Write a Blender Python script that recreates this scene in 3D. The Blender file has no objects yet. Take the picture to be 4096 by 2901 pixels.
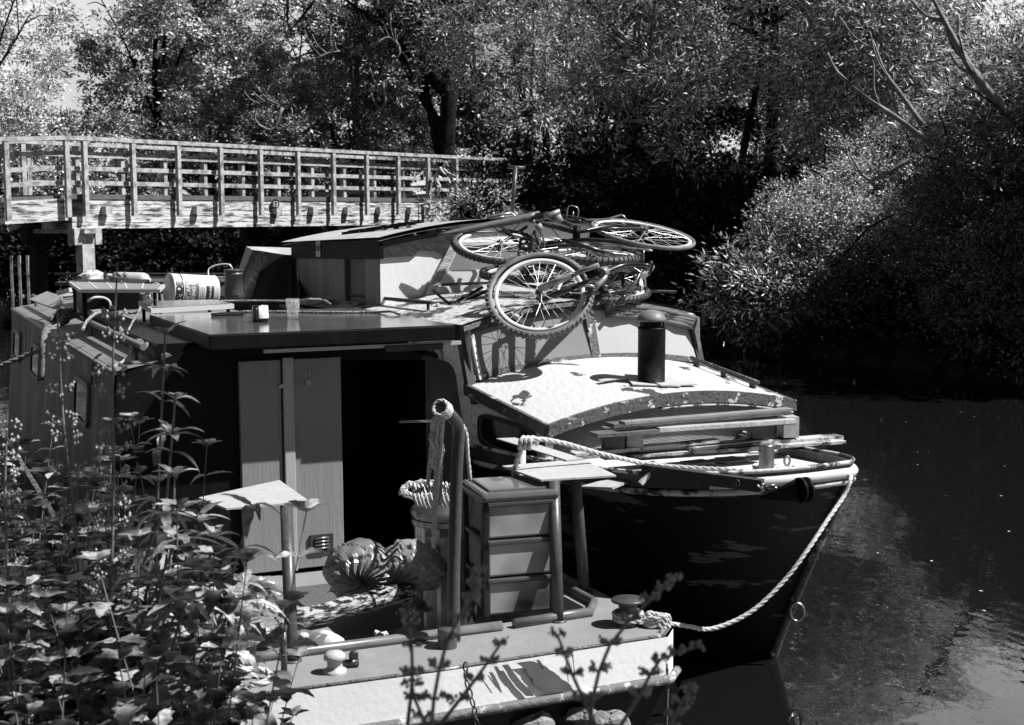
import bpy, bmesh, math, random
import numpy as np
from mathutils import Vector, Matrix, Euler
random.seed(7); RNG = np.random.default_rng(11)
S = bpy.context.scene
COL = S.collection
# ------------------------------------------------------------------ camera
H = 2.2; PITCH = math.radians(5.8); ROLL = math.radians(0.4); FPX = 5689.0
fv = Vector((0, math.cos(PITCH), -math.sin(PITCH))); u0 = Vector((0, math.sin(PITCH), math.cos(PITCH))); r0 = Vector((1, 0, 0))
rv = math.cos(ROLL) * r0 - math.sin(ROLL) * u0
uv = math.sin(ROLL) * r0 + math.cos(ROLL) * u0
cd = bpy.data.cameras.new('camera'); cam = bpy.data.objects.new('camera', cd); COL.objects.link(cam)
cam.matrix_world = Matrix(((rv.x, uv.x, -fv.x, 0), (rv.y, uv.y, -fv.y, 0), (rv.z, uv.z, -fv.z, H), (0, 0, 0, 1)))
cd.lens = 50; cd.sensor_width = 36; cd.clip_start = .05; cd.clip_end = 3000
cd.dof.use_dof = True; cd.dof.focus_distance = 9.0; cd.dof.aperture_fstop = 10.0
S.camera = cam
# ------------------------------------------------------------------ world, sun, exposure (a black and white picture: grey light)
SUN_EL = math.radians(52); SUN_DIR = Vector((math.cos(SUN_EL) * .993, -math.cos(SUN_EL) * .12, math.sin(SUN_EL))).normalized()
w = bpy.data.worlds.new('World'); S.world = w; w.use_nodes = True
nt = w.node_tree; nt.nodes.clear()
sky = nt.nodes.new('ShaderNodeTexSky'); sky.sky_type = 'NISHITA'; sky.sun_disc = False
sky.sun_elevation = SUN_EL; sky.sun_rotation = math.atan2(SUN_DIR.x, SUN_DIR.y); sky.air_density = .5; sky.dust_density = .4
bw = nt.nodes.new('ShaderNodeRGBToBW'); bg = nt.nodes.new('ShaderNodeBackground'); wo = nt.nodes.new('ShaderNodeOutputWorld')
nt.links.new(sky.outputs[0], bw.inputs[0]); nt.links.new(bg.outputs[0], wo.inputs[0])
# bright hazy cloud low in the sky, clear deep sky overhead
wtc = nt.nodes.new('ShaderNodeTexCoord'); wsp = nt.nodes.new('ShaderNodeSeparateXYZ'); nt.links.new(wtc.outputs['Generated'], wsp.inputs[0])
wmr = nt.nodes.new('ShaderNodeMapRange'); wmr.inputs[1].default_value = .62; wmr.inputs[2].default_value = .30; nt.links.new(wsp.outputs[2], wmr.inputs[0])
wnz = nt.nodes.new('ShaderNodeTexNoise'); wnz.inputs['Scale'].default_value = 2.2; wnz.inputs['Detail'].default_value = 5; nt.links.new(wtc.outputs['Generated'], wnz.inputs[0])
wrp = nt.nodes.new('ShaderNodeMapRange'); wrp.inputs[1].default_value = .25; wrp.inputs[2].default_value = .5; nt.links.new(wnz.outputs[0], wrp.inputs[0])
wml = nt.nodes.new('ShaderNodeMath'); wml.operation = 'MULTIPLY'; nt.links.new(wmr.outputs[0], wml.inputs[0]); nt.links.new(wrp.outputs[0], wml.inputs[1])
wmy = nt.nodes.new('ShaderNodeMapRange'); wmy.inputs[1].default_value = .45; wmy.inputs[2].default_value = .75; nt.links.new(wsp.outputs[1], wmy.inputs[0])
wm2 = nt.nodes.new('ShaderNodeMath'); wm2.operation = 'MULTIPLY'; nt.links.new(wml.outputs[0], wm2.inputs[0]); nt.links.new(wmy.outputs[0], wm2.inputs[1]); wml = wm2
wmx = nt.nodes.new('ShaderNodeMix'); wmx.data_type = 'RGBA'; nt.links.new(wml.outputs[0], wmx.inputs[0]); nt.links.new(bw.outputs[0], wmx.inputs[6]); wmx.inputs[7].default_value = (11, 11, 11, 1)
nt.links.new(wmx.outputs[2], bg.inputs[0])
bg.inputs[1].default_value = 0.05
sd = bpy.data.lights.new('sun', 'SUN'); sd.energy = 5.0; sd.angle = math.radians(.5); sd.color = (1, 1, 1)
so = bpy.data.objects.new('sun', sd); COL.objects.link(so); so.rotation_euler = (-SUN_DIR).to_track_quat('-Z', 'Y').to_euler(); so.location = (10, -5, 30)
S.view_settings.view_transform = 'Standard'; S.view_settings.look = 'None'; S.view_settings.exposure = 0.85; S.view_settings.gamma = 1
S.cycles.max_bounces = 5; S.cycles.diffuse_bounces = 1; S.cycles.glossy_bounces = 3; S.cycles.transmission_bounces = 5; S.cycles.transparent_max_bounces = 6
# ------------------------------------------------------------------ geometry helpers
def ray(px, py):
    return fv + rv * ((px - 2048) / FPX) - uv * ((py - 1450.5) / FPX)
def Z(px, py, z):                 # point of the view ray on the level z
    d = ray(px, py); t = (z - H) / d.z; return Vector((d.x * t, d.y * t, z))
def D(px, py, Y):                 # point of the view ray at the distance Y
    d = ray(px, py); t = Y / d.y; return Vector((d.x * t, Y, H + d.z * t))
class Frame:
    def __init__(s, o, ang):
        a = math.radians(ang); s.o = Vector((o[0], o[1], 0)); s.t = Vector((math.cos(a), math.sin(a), 0)); s.v = Vector((-math.sin(a), math.cos(a), 0)); s.ang = a
    def __call__(s, a, b, z): return s.o + s.t * a + s.v * b + Vector((0, 0, z))
    def onv(s, px, py, v):
        d = ray(px, py); t = (v + s.o.dot(s.v)) / d.dot(s.v); return Vector((d.x * t, d.y * t, H + d.z * t))
    def onu(s, px, py, u):
        d = ray(px, py); t = (u + s.o.dot(s.t)) / d.dot(s.t); return Vector((d.x * t, d.y * t, H + d.z * t))
    def loc(s, p):
        q = Vector((p[0], p[1], 0)) - s.o; return q.dot(s.t), q.dot(s.v), p[2]
N = Frame((-.302, 5.456), 24)     # the narrowboat: across, along (away), up
B = Frame((1.569, 6.53), 33)      # the cruiser
class MB:
    """collects shapes of one mesh"""
    def __init__(s): s.v = []; s.f = []; s.m = []; s.sm = []
    def add(s, vs, fs, mi=0, smooth=False):
        n = len(s.v); s.v += [Vector(p) for p in vs]
        for f in fs: s.f.append([i + n for i in f]); s.m.append(mi); s.sm.append(smooth)
    def hexa(s, p, mi=0):         # eight corners: bottom ring 0-3, top ring 4-7
        s.add(p, [(3, 2, 1, 0), (4, 5, 6, 7), (0, 1, 5, 4), (1, 2, 6, 5), (2, 3, 7, 6), (3, 0, 4, 7)], mi); return s
    def box(s, fr, u0, u1, v0, v1, z0, z1, mi=0):
        return s.hexa([fr(u0, v0, z0), fr(u1, v0, z0), fr(u1, v1, z0), fr(u0, v1, z0), fr(u0, v0, z1), fr(u1, v0, z1), fr(u1, v1, z1), fr(u0, v1, z1)], mi)
    def bar(s, a, b, w, h, up=(0, 0, 1), mi=0):      # rectangular bar from a to b
        a = Vector(a); b = Vector(b); d = (b - a).normalized(); up = Vector(up)
        sx = d.cross(up)
        if sx.length < 1e-4: sx = d.cross(Vector((1, 0, 0)))
        sx.normalize(); sy = sx.cross(d).normalized(); sx = sx * w / 2; sy = sy * h / 2
        return s.hexa([a - sx - sy, a + sx - sy, b + sx - sy, b - sx - sy, a - sx + sy, a + sx + sy, b + sx + sy, b - sx + sy], mi)
    def tube(s, pts, r, n=8, mi=0, caps=True, closed=False, smooth=True):
        pts = [Vector(p) for p in pts]; k = len(pts)
        rs = r if isinstance(r, (list, tuple)) else [r] * k
        vs = []; fs = []; nrm = None
        for i, p in enumerate(pts):
            if closed: d = pts[(i + 1) % k] - pts[i - 1]
            else: d = pts[min(i + 1, k - 1)] - pts[max(i - 1, 0)]
            if d.length < 1e-7: d = Vector((0, 0, 1))
            d.normalize()
            if nrm is None: nrm = d.orthogonal().normalized()
            else:
                nrm = nrm - d * nrm.dot(d)
                nrm = nrm.normalized() if nrm.length > 1e-5 else d.orthogonal().normalized()
            b = d.cross(nrm)
            for j in range(n):
                a = 2 * math.pi * j / n; vs.append(p + (nrm * math.cos(a) + b * math.sin(a)) * rs[i])
        for i in range(k if closed else k - 1):
            i2 = (i + 1) % k
            for j in range(n):
                j2 = (j + 1) % n; fs.append((i * n + j, i * n + j2, i2 * n + j2, i2 * n + j))
        s.add(vs, fs, mi, smooth)
        if caps and not closed:
            m = len(s.v) - len(vs)
            s.f.append([m + j for j in range(n)][::-1]); s.m.append(mi); s.sm.append(False)
            s.f.append([m + (k - 1) * n + j for j in range(n)]); s.m.append(mi); s.sm.append(False)
        return s
    def lathe(s, c, axis, prof, n=20, mi=0, smooth=True, ang=(0, 2 * math.pi)):   # prof: (radius, height)
        c = Vector(c); ax = Vector(axis).normalized(); e1 = ax.orthogonal().normalized(); e2 = ax.cross(e1)
        full = abs(ang[1] - ang[0] - 2 * math.pi) < 1e-5; m = n if full else n + 1
        vs = []; fs = []
        for (r, h) in prof:
            for j in range(m):
                a = ang[0] + (ang[1] - ang[0]) * j / n; vs.append(c + ax * h + (e1 * math.cos(a) + e2 * math.sin(a)) * r)
        for i in range(len(prof) - 1):
            for j in range(n):
                j2 = (j + 1) % m; fs.append((i * m + j, i * m + j2, (i + 1) * m + j2, (i + 1) * m + j))
        s.add(vs, fs, mi, smooth); return s
    def plate(s, pts, t, mi=0, dirn=None):            # polygon with thickness t along its normal (or dirn)
        pts = [Vector(p) for p in pts]; k = len(pts)
        if dirn is None:
            nn = Vector()
            for i in range(k): nn += (pts[i] - pts[0]).cross(pts[(i + 1) % k] - pts[0])
            dirn = nn.normalized()
        d = Vector(dirn) * t
        vs = pts + [p + d for p in pts]
        s.add(vs, [tuple(range(k))[::-1], tuple(range(k, 2 * k))] + [(i, (i + 1) % k, (i + 1) % k + k, i + k) for i in range(k)], mi); return s
    def grid(s, fn, nu, nv, mi=0, smooth=True):
        vs = [fn(i / nu, j / nv) for i in range(nu + 1) for j in range(nv + 1)]
        fs = [(i * (nv + 1) + j, (i + 1) * (nv + 1) + j, (i + 1) * (nv + 1) + j + 1, i * (nv + 1) + j + 1) for i in range(nu) for j in range(nv)]
        s.add(vs, fs, mi, smooth); return s
    def rope(s, pts, r, twist=None, n=6, mi=0, steps=None):  # laid rope of three strands along a smoothed path
        P = smooth_path(pts, .35 * r * 3 if steps is None else steps)
        tw = twist or r * 9; nrm = None; A = [[], [], []]; L = 0
        for i, p in enumerate(P):
            d = (P[min(i + 1, len(P) - 1)] - P[max(i - 1, 0)]).normalized()
            if i: L += (P[i] - P[i - 1]).length
            if nrm is None: nrm = d.orthogonal().normalized()
            nrm = (nrm - d * nrm.dot(d)).normalized(); b = d.cross(nrm)
            for k in range(3):
                a = 2 * math.pi * (k / 3 + L / tw); A[k].append(p + (nrm * math.cos(a) + b * math.sin(a)) * r * .5)
        for k in range(3): s.tube(A[k], r * .56, n, mi)
        return s
    def build(s, name, mats, parent=None, bevel=0, jitter=0):
        me = bpy.data.meshes.new(name); off = Vector((0, 0, 0)); q = parent
        while q is not None: off += q.location; q = q.parent
        me.from_pydata([tuple(p - off) for p in s.v], [], s.f)
        if not isinstance(mats, (list, tuple)): mats = [mats]
        for m in mats: me.materials.append(m)
        me.polygons.foreach_set('material_index', s.m); me.polygons.foreach_set('use_smooth', s.sm); me.update()
        bm = bmesh.new(); bm.from_mesh(me); bmesh.ops.recalc_face_normals(bm, faces=bm.faces); bm.to_mesh(me); bm.free()
        o = bpy.data.objects.new(name, me); COL.objects.link(o); o.parent = parent
        if bevel:
            b = o.modifiers.new('bevel', 'BEVEL'); b.width = bevel; b.segments = 2; b.limit_method = 'ANGLE'; b.angle_limit = .7
        return o
def smooth_path(pts, step):
    pts = [Vector(p) for p in pts]
    if len(pts) == 2:
        n = max(1, int((pts[1] - pts[0]).length / step)); return [pts[0].lerp(pts[1], i / n) for i in range(n + 1)]
    P = [pts[0] * 2 - pts[1]] + pts + [pts[-1] * 2 - pts[-2]]; out = []
    for i in range(1, len(P) - 2):
        a, b, c, d = P[i - 1:i + 3]; n = max(2, int((c - b).length / step))
        for k in range(n):
            t = k / n; out.append(.5 * ((2 * b) + (c - a) * t + (2 * a - 5 * b + 4 * c - d) * t * t + (3 * b - a - 3 * c + d) * t ** 3))
    out.append(pts[-1]); return out
def thing(name, label, cat, loc, group=None):
    o = bpy.data.objects.new(name, None); COL.objects.link(o); o.location = loc; o.empty_display_size = .1
    return tag(o, label, cat, group)
def tag(o, label=None, cat=None, group=None, kind=None):
    if label: o['label'] = label
    if cat: o['category'] = cat
    if group: o['group'] = group
    if kind: o['kind'] = kind
    return o
def lab(o, label): o['label'] = label; return o
# ------------------------------------------------------------------ materials (greys: the photograph is black and white)
def mat(name, c1, c2=None, scale=8, thr=.5, soft=.2, rough=.6, metal=0, bump=0, bscale=None, detail=6, spec=.5, stretch=(1, 1, 1), c3=None, trans=0, ior=1.45, rot=0):
    m = bpy.data.materials.new(name); m.use_nodes = True; nt = m.node_tree; N_ = nt.nodes; L = nt.links
    p = N_['Principled BSDF']; p.inputs['Roughness'].default_value = rough; p.inputs['Metallic'].default_value = metal
    p.inputs['Specular IOR Level'].default_value = spec; p.inputs['IOR'].default_value = ior
    p.inputs['Base Color'].default_value = (c1, c1, c1, 1)
    if trans: p.inputs['Transmission Weight'].default_value = trans
    tc = N_.new('ShaderNodeTexCoord'); mp = N_.new('ShaderNodeMapping'); mp.inputs['Scale'].default_value = stretch; mp.inputs['Rotation'].default_value = (0, 0, rot)
    L.new(tc.outputs['Object'], mp.inputs[0])
    if c2 is not None:
        nz = N_.new('ShaderNodeTexNoise'); nz.inputs['Scale'].default_value = scale; nz.inputs['Detail'].default_value = detail; nz.inputs['Roughness'].default_value = .62
        L.new(mp.outputs[0], nz.inputs[0])
        cr = N_.new('ShaderNodeValToRGB'); e = cr.color_ramp.elements
        e[0].position = max(0, thr - soft / 2); e[0].color = (c1, c1, c1, 1); e[1].position = min(1, thr + soft / 2); e[1].color = (c2, c2, c2, 1)
        L.new(nz.outputs[0], cr.inputs[0]); out = cr.outputs[0]
        if c3 is not None:
            n2 = N_.new('ShaderNodeTexNoise'); n2.inputs['Scale'].default_value = scale * 3.7; n2.inputs['Detail'].default_value = 5; L.new(mp.outputs[0], n2.inputs[0])
            r2 = N_.new('ShaderNodeValToRGB'); r2.color_ramp.elements[0].position = .56; r2.color_ramp.elements[1].position = .6; r2.color_ramp.elements[0].color = (0, 0, 0, 1)
            L.new(n2.outputs[0], r2.inputs[0]); mx = N_.new('ShaderNodeMix'); mx.data_type = 'RGBA'; L.new(r2.outputs[0], mx.inputs[0]); L.new(out, mx.inputs[6]); mx.inputs[7].default_value = (c3, c3, c3, 1); out = mx.outputs[2]
        L.new(out, p.inputs['Base Color'])
    if bump:
        nb = N_.new('ShaderNodeTexNoise'); nb.inputs['Scale'].default_value = bscale or scale * 3; nb.inputs['Detail'].default_value = 4
        L.new(mp.outputs[0], nb.inputs[0]); bp = N_.new('ShaderNodeBump'); bp.inputs['Strength'].default_value = bump; bp.inputs['Distance'].default_value = .02
        L.new(nb.outputs[0], bp.inputs['Height']); L.new(bp.outputs[0], p.inputs['Normal'])
    return m
def leafmat(name, lo, hi, rough=.45, trans=.25, spec=.6, mottle=0):
    m = bpy.data.materials.new(name); m.use_nodes = True; nt = m.node_tree; N_ = nt.nodes; L = nt.links
    p = N_['Principled BSDF']; p.inputs['Roughness'].default_value = rough; p.inputs['Specular IOR Level'].default_value = spec
    g = N_.new('ShaderNodeNewGeometry'); cr = N_.new('ShaderNodeValToRGB'); e = cr.color_ramp.elements
    e[0].position = .25; e[0].color = (lo, lo, lo, 1); e[1].color = (hi, hi, hi, 1); L.new(g.outputs['Random Per Island'], cr.inputs[0]); L.new(cr.outputs[0], p.inputs['Base Color'])
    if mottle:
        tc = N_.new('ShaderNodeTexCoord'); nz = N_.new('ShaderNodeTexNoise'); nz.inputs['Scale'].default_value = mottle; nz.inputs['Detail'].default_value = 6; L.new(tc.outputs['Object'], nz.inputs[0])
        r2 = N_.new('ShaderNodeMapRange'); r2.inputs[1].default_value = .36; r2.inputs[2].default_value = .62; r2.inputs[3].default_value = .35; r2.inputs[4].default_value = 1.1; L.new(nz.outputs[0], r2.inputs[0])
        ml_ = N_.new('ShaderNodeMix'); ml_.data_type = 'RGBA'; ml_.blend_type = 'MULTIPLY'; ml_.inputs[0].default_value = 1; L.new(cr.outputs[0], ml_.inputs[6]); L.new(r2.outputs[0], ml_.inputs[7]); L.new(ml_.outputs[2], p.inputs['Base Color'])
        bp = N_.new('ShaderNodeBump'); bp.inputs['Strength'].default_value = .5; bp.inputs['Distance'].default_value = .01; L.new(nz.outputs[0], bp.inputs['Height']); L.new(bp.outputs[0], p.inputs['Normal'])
    t = N_.new('ShaderNodeBsdfTranslucent'); L.new(cr.outputs[0], t.inputs[0]); mx = N_.new('ShaderNodeMixShader'); mx.inputs[0].default_value = trans
    L.new(p.outputs[0], mx.inputs[1]); L.new(t.outputs[0], mx.inputs[2]); L.new(mx.outputs[0], N_['Material Output'].inputs[0])
    return m
M = {}
M['black'] = mat('black_paint', .004, .008, 5, .55, .2, rough=.5, bump=.05, spec=.12)
M['cabin_side'] = mat('dull_cabin_paint', .003, .10, 5, .54, .14, rough=.4, bump=.05, stretch=(1, 1, .35), spec=.12)  # paler blotches painted in for reflections of the plants
M['roofgrey'] = mat('roof_paint', .17, .11, 4, .5, .4, rough=.55, bump=.1, bscale=60)
M['deck'] = mat('deck_paint', .24, .17, 5, .5, .5, rough=.6, bump=.15, bscale=90, c3=.2)
M['rim'] = mat('rim_paint', .13, .07, 10, .55, .3, rough=.35)
M['cream'] = mat('cream_paint', .66, .58, 3, .5, .5, rough=.45, bump=.08, bscale=40)
M['creampeel'] = mat('peeling_cream_paint', .62, .05, 6, .62, .04, rough=.5, bump=.2, bscale=30)
M['rust'] = mat('rusty_steel', .10, .35, 14, .56, .06, rough=.7, bump=.5, bscale=40)
M['door'] = mat('grey_door_paint', .24, .19, 4, .5, .6, rough=.5, bump=.12, bscale=60, stretch=(1.5, 1.5, .12), spec=.25, c3=.205)
M['doorstrip'] = mat('pale_strip_paint', .36, .32, 4, .5, .6, rough=.45, bump=.08, stretch=(1.5, 1.5, .08))
M['plate'] = mat('pale_plate_paint', .42, .36, 6, .5, .5, rough=.5, bump=.1, bscale=50, c3=.36)
M['post'] = mat('dark_grey_post_paint', .055, .04, 12, .6, .1, rough=.38, c3=.07)
M['steel'] = mat('dark_steel', .05, .03, 12, .5, .4, rough=.35)
M['galv'] = mat('galvanised_steel', .5, .2, 9, .5, .5, rough=.28, metal=.9, stretch=(1, 1, .3))
M['rope'] = mat('rope_fibre', .55, .35, 40, .5, .5, rough=.85, bump=.3, bscale=200)
M['ropedark'] = mat('dark_rope_fibre', .12, .06, 40, .5, .5, rough=.85, bump=.3, bscale=200)
M['bag'] = mat('black_refuse_sack', .24, .07, 5, .5, .4, rough=.36, bump=.12, bscale=18, spec=1.0)
M['bark'] = mat('log_bark', .42, .12, 16, .48, .12, rough=.85, bump=.9, bscale=30, stretch=(1, 1, 1))
M['drawerframe'] = mat('black_plastic_frame', .012, .02, 5, .5, .5, rough=.25)
M['drawer'] = mat('frosted_grey_plastic', .33, .05, 4.2, .52, .3, rough=.25, spec=.7, detail=1)
M['white'] = mat('white_paint', .55, .45, 8, .5, .5, rough=.4)
M['wood'] = mat('weathered_wood', .40, .14, 7, .52, .3, rough=.75, bump=.4, bscale=30, stretch=(1, 1, 8))
M['plank'] = mat('pale_plank_wood', .42, .25, 9, .5, .4, rough=.7, bump=.3, bscale=40)
M['plankdark'] = mat('dark_plank_wood', .12, .06, 9, .5, .4, rough=.7, bump=.3, bscale=40)
M['brown'] = mat('brown_door_boards', .16, .05, 5, .5, .5, rough=.4, bump=.1, stretch=(3, 3, .25))
M['roofpeel'] = mat('peeling_roof_paint', .43, .045, 5.5, .60, .02, rough=.6, bump=.35, bscale=30, stretch=(1, .55, 1))
M['roofpeel2'] = mat('worn_roof_paint', .42, .04, 6.5, .53, .06, rough=.6, bump=.35, bscale=30, c3=.20)
M['trimpeel'] = mat('chipped_trim_paint', .07, .45, 13, .605, .04, rough=.6, bump=.4, bscale=50, c3=.03)
M['trimwhite'] = mat('chipped_white_paint', .46, .03, 9, .53, .05, rough=.6, bump=.3, bscale=50)
M['hull'] = mat('black_hull_paint', .008, .075, 2.6, .585, .02, rough=.5, bump=.15, bscale=25, stretch=(.7, .7, 3), spec=.15)
M['pane'] = mat('shade_darkened_pane', .21, .15, 2, .5, .6, rough=.15, spec=.5)  # left windscreen pane darkened: the bicycles' shadow is put into the colour
M['darkglass'] = mat('dark_glass', .012, .03, 3, .5, .4, rough=.06, spec=.9)
M['tarp'] = mat('dark_tarpaulin', .012, .005, 6, .5, .4, rough=.5, bump=.6, bscale=25, spec=.3)
M['tarptop'] = mat('pale_tarpaulin', .42, .3, 6, .5, .4, rough=.6, bump=.3, bscale=25)  # the tarpaulin is pale on its top face only
M['rubber'] = mat('tyre_rubber', .035, .09, 30, .6, .2, rough=.6)
M['alloy'] = mat('wheel_rim_alloy', .7, .55, 20, .5, .4, rough=.35, metal=.15)
M['spoke'] = mat('spoke_steel', .75, rough=.3, metal=.4)
M['frame'] = mat('dark_bicycle_paint', .02, .05, 10, .6, .1, rough=.28, spec=.5)
M['framelight'] = mat('silver_bicycle_paint', .35, .2, 10, .5, .2, rough=.25, metal=.4)
M['mug'] = mat('mug_glaze', .66, rough=.12)
M['mugdark'] = mat('dark_mug_glaze', .012, rough=.1)
M['glass'] = mat('drinking_glass', .95, rough=.03, trans=1.0, ior=1.45)
M['solar'] = mat('solar_cells', .16, .12, 20, .5, .5, rough=.22)
M['alu'] = mat('aluminium_frame', .55, rough=.35, metal=.3)
M['ink'] = mat('black_ink', .012, rough=.5)
M['skin'] = mat('skin', .42, rough=.6)
M['cloth'] = mat('pale_cloth', .6, .5, 20, .5, .5, rough=.9)
M['clothgrey'] = mat('grey_cloth', .22, .18, 20, .5, .5, rough=.9)
M['clothdark'] = mat('dark_cloth', .03, rough=.9)
M['leaf'] = leafmat('broad_leaves', .03, .42, trans=.15)
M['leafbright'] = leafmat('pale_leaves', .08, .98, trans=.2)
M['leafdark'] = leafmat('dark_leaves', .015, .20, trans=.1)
M['willow'] = leafmat('willow_leaves', .04, .95, rough=.4, trans=.25)
M['nettle'] = leafmat('nettle_leaves', .22, .5)
M['stem'] = mat('plant_stem', .12, .2, 30, .5, .4, rough=.6)
M['trunk'] = mat('tree_bark', .02, .008, 6, .5, .3, rough=.95, bump=.8, bscale=14, spec=.05)
M['trunkpale'] = mat('pale_tree_bark', .26, .10, 6, .5, .3, rough=.9, bump=.6, bscale=14)
M['stone'] = mat('stone', .25, .12, 6, .5, .4, rough=.9, bump=.6, bscale=20)
M['ground'] = mat('earth', .012, .035, 3, .5, .3, rough=.95, bump=.8, bscale=12, spec=.05)
M['corr'] = mat('ribbed_plastic_sheet', .32, .2, 2.5, .5, .4, rough=.2, spec=.6)
def bridgewood():
    m = bpy.data.materials.new('bridge_timber'); m.use_nodes = True; nt = m.node_tree; N_ = nt.nodes; L = nt.links; p = N_['Principled BSDF']; p.inputs['Roughness'].default_value = .8
    tc = N_.new('ShaderNodeTexCoord'); mp = N_.new('ShaderNodeMapping'); mp.inputs['Rotation'].default_value = (0, 0, -math.atan2(9, 6.35)); L.new(tc.outputs['Object'], mp.inputs[0])
    m2 = N_.new('ShaderNodeMapping'); m2.inputs['Scale'].default_value = (1.2, 1, 9); L.new(mp.outputs[0], m2.inputs[0])
    nz = N_.new('ShaderNodeTexNoise'); nz.inputs['Scale'].default_value = 1.6; nz.inputs['Detail'].default_value = 9; nz.inputs['Roughness'].default_value = .7; L.new(m2.outputs[0], nz.inputs[0])
    cr = N_.new('ShaderNodeValToRGB'); e = cr.color_ramp.elements; e[0].position = .42; e[0].color = (.05, .05, .05, 1); e[1].position = .53; e[1].color = (.52, .52, .52, 1)
    L.new(nz.outputs[0], cr.inputs[0]); L.new(cr.outputs[0], p.inputs['Base Color'])
    return m
M['beam'] = bridgewood()
M['rail'] = mat('rail_timber', .40, .09, 6, .56, .25, rough=.8, bump=.4)
def watermat():
    m = bpy.data.materials.new('river_water'); m.use_nodes = True; nt = m.node_tree; N_ = nt.nodes; L = nt.links; p = N_['Principled BSDF']
    p.inputs['Base Color'].default_value = (.006, .006, .006, 1); p.inputs['Roughness'].default_value = .02; p.inputs['IOR'].default_value = 1.95; p.inputs['Specular IOR Level'].default_value = .5
    tc = N_.new('ShaderNodeTexCoord'); mp = N_.new('ShaderNodeMapping'); mp.inputs['Scale'].default_value = (1, .55, 1); L.new(tc.outputs['Object'], mp.inputs[0])
    a = N_.new('ShaderNodeTexNoise'); a.inputs['Scale'].default_value = 2.2; a.inputs['Detail'].default_value = 3; L.new(mp.outputs[0], a.inputs[0])
    b = N_.new('ShaderNodeTexNoise'); b.inputs['Scale'].default_value = 14; b.inputs['Detail'].default_value = 2; L.new(mp.outputs[0], b.inputs[0])
    b1 = N_.new('ShaderNodeBump'); b1.inputs['Strength'].default_value = .13; b1.inputs['Distance'].default_value = .05; L.new(a.outputs[0], b1.inputs['Height'])
    b2 = N_.new('ShaderNodeBump'); b2.inputs['Strength'].default_value = .08; b2.inputs['Distance'].default_value = .01; L.new(b.outputs[0], b2.inputs['Height']); L.new(b1.outputs[0], b2.inputs['Normal'])
    L.new(b2.outputs[0], p.inputs['Normal'])
    return m
M['water'] = watermat()
M['hatchtop'] = mat('varnished_hatch', .10, .05, 3, .5, .5, rough=.10, spec=.8, bump=.03, bscale=40)
M['lid'] = mat('grey_plastic_lid', .07, .1, 8, .5, .5, rough=.3)
M['deckpale'] = mat('worn_foredeck_paint', .58, .3, 5, .62, .1, rough=.6, bump=.2, bscale=40, c3=.42)
M['creamchip'] = mat('chipped_cream_side', .85, .10, 9, .66, .05, rough=.5, bump=.1, bscale=40, c3=.6)
M['trimdark'] = mat('dark_trim_paint', .03, .08, 12, .6, .1, rough=.5)
M['chim'] = mat('black_chimney_steel', .006, .02, 9, .6, .2, rough=.5, bump=.1, bscale=60, spec=.15)
M['cowl'] = mat('grey_cowl_steel', .12, .17, 30, .5, .5, rough=.5)
M['roofwh'] = mat('faded_wheelhouse_roof', .40, .25, 6, .5, .3, rough=.6, bump=.2)
M['flake'] = mat('flaking_black_paint', .022, .3, 9, .66, .03, rough=.45, bump=.5, bscale=20)
M['brown2'] = mat('dark_door_boards', .05, .02, 5, .5, .5, rough=.4, stretch=(3, 3, .25))
M['plank2'] = mat('grey_plank_wood', .22, .15, 9, .5, .5, rough=.7, bump=.2)
M['plankchip'] = mat('dirty_plank_wood', .40, .04, 9, .52, .08, rough=.75, bump=.4, bscale=30)
M['plankgrain'] = mat('grained_block_wood', .38, .25, 18, .5, .3, rough=.7, stretch=(1, 1, .3))
M['beamsteel'] = mat('worn_beam_steel', .035, .10, 9, .6, .1, rough=.5, bump=.2, spec=.3)
M['rubberlight'] = mat('dusty_tyre_rubber', .16, .05, 14, .58, .3, rough=.6)
M['grip'] = mat('grey_grip_rubber', .28, .2, 30, .5, .3, rough=.6)
M['poletube'] = mat('padded_pole_cover', .12, .09, 20, .5, .4, rough=.4)
M['canvas'] = mat('grey_canvas', .16, .05, 14, .5, .4, rough=.85, bump=.4, stretch=(1, 1, 4))
M['mugpale'] = mat('pale_mug_glaze', .62, .55, 3, rough=.1)
M['ropefleck'] = mat('flecked_cord', .03, .6, 260, .55, .05, rough=.7, detail=1)
M['ropemid'] = mat('grey_rope_fibre', .2, .1, 40, .5, .5, rough=.85, bump=.3, bscale=200)
M['bark2'] = mat('mossy_bark', .22, .08, 24, .5, .3, rough=.95, bump=.8, bscale=60)
M['plywood'] = mat('plywood', .30, .24, 6, .5, .5, rough=.6)
M['inkgrey'] = mat('grey_ink', .09, rough=.5)
M['solarpale'] = mat('dusty_solar_cells', .22, .19, 10, .5, .5, rough=.3)
def stripes(name, c1, c2, sc):
    m = bpy.data.materials.new(name); m.use_nodes = True; nt = m.node_tree; p = nt.nodes['Principled BSDF']; p.inputs['Roughness'].default_value = .25
    tc = nt.nodes.new('ShaderNodeTexCoord'); wv = nt.nodes.new('ShaderNodeTexWave'); wv.inputs['Scale'].default_value = sc; nt.links.new(tc.outputs['Object'], wv.inputs[0])
    cr = nt.nodes.new('ShaderNodeValToRGB'); cr.color_ramp.elements[0].color = (c1, c1, c1, 1); cr.color_ramp.elements[1].color = (c2, c2, c2, 1); cr.color_ramp.elements[0].position = .45; cr.color_ramp.elements[1].position = .55
    nt.links.new(wv.outputs[0], cr.inputs[0]); nt.links.new(cr.outputs[0], p.inputs['Base Color']); return m
M['solarline'] = stripes('lined_solar_cells', .08, .26, 18)
M['logbark'] = mat('log_bark', .34, .02, 60, .50, .10, rough=.9, bump=1.0, bscale=50, stretch=(.35, .35, 1.3), spec=.1)
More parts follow.
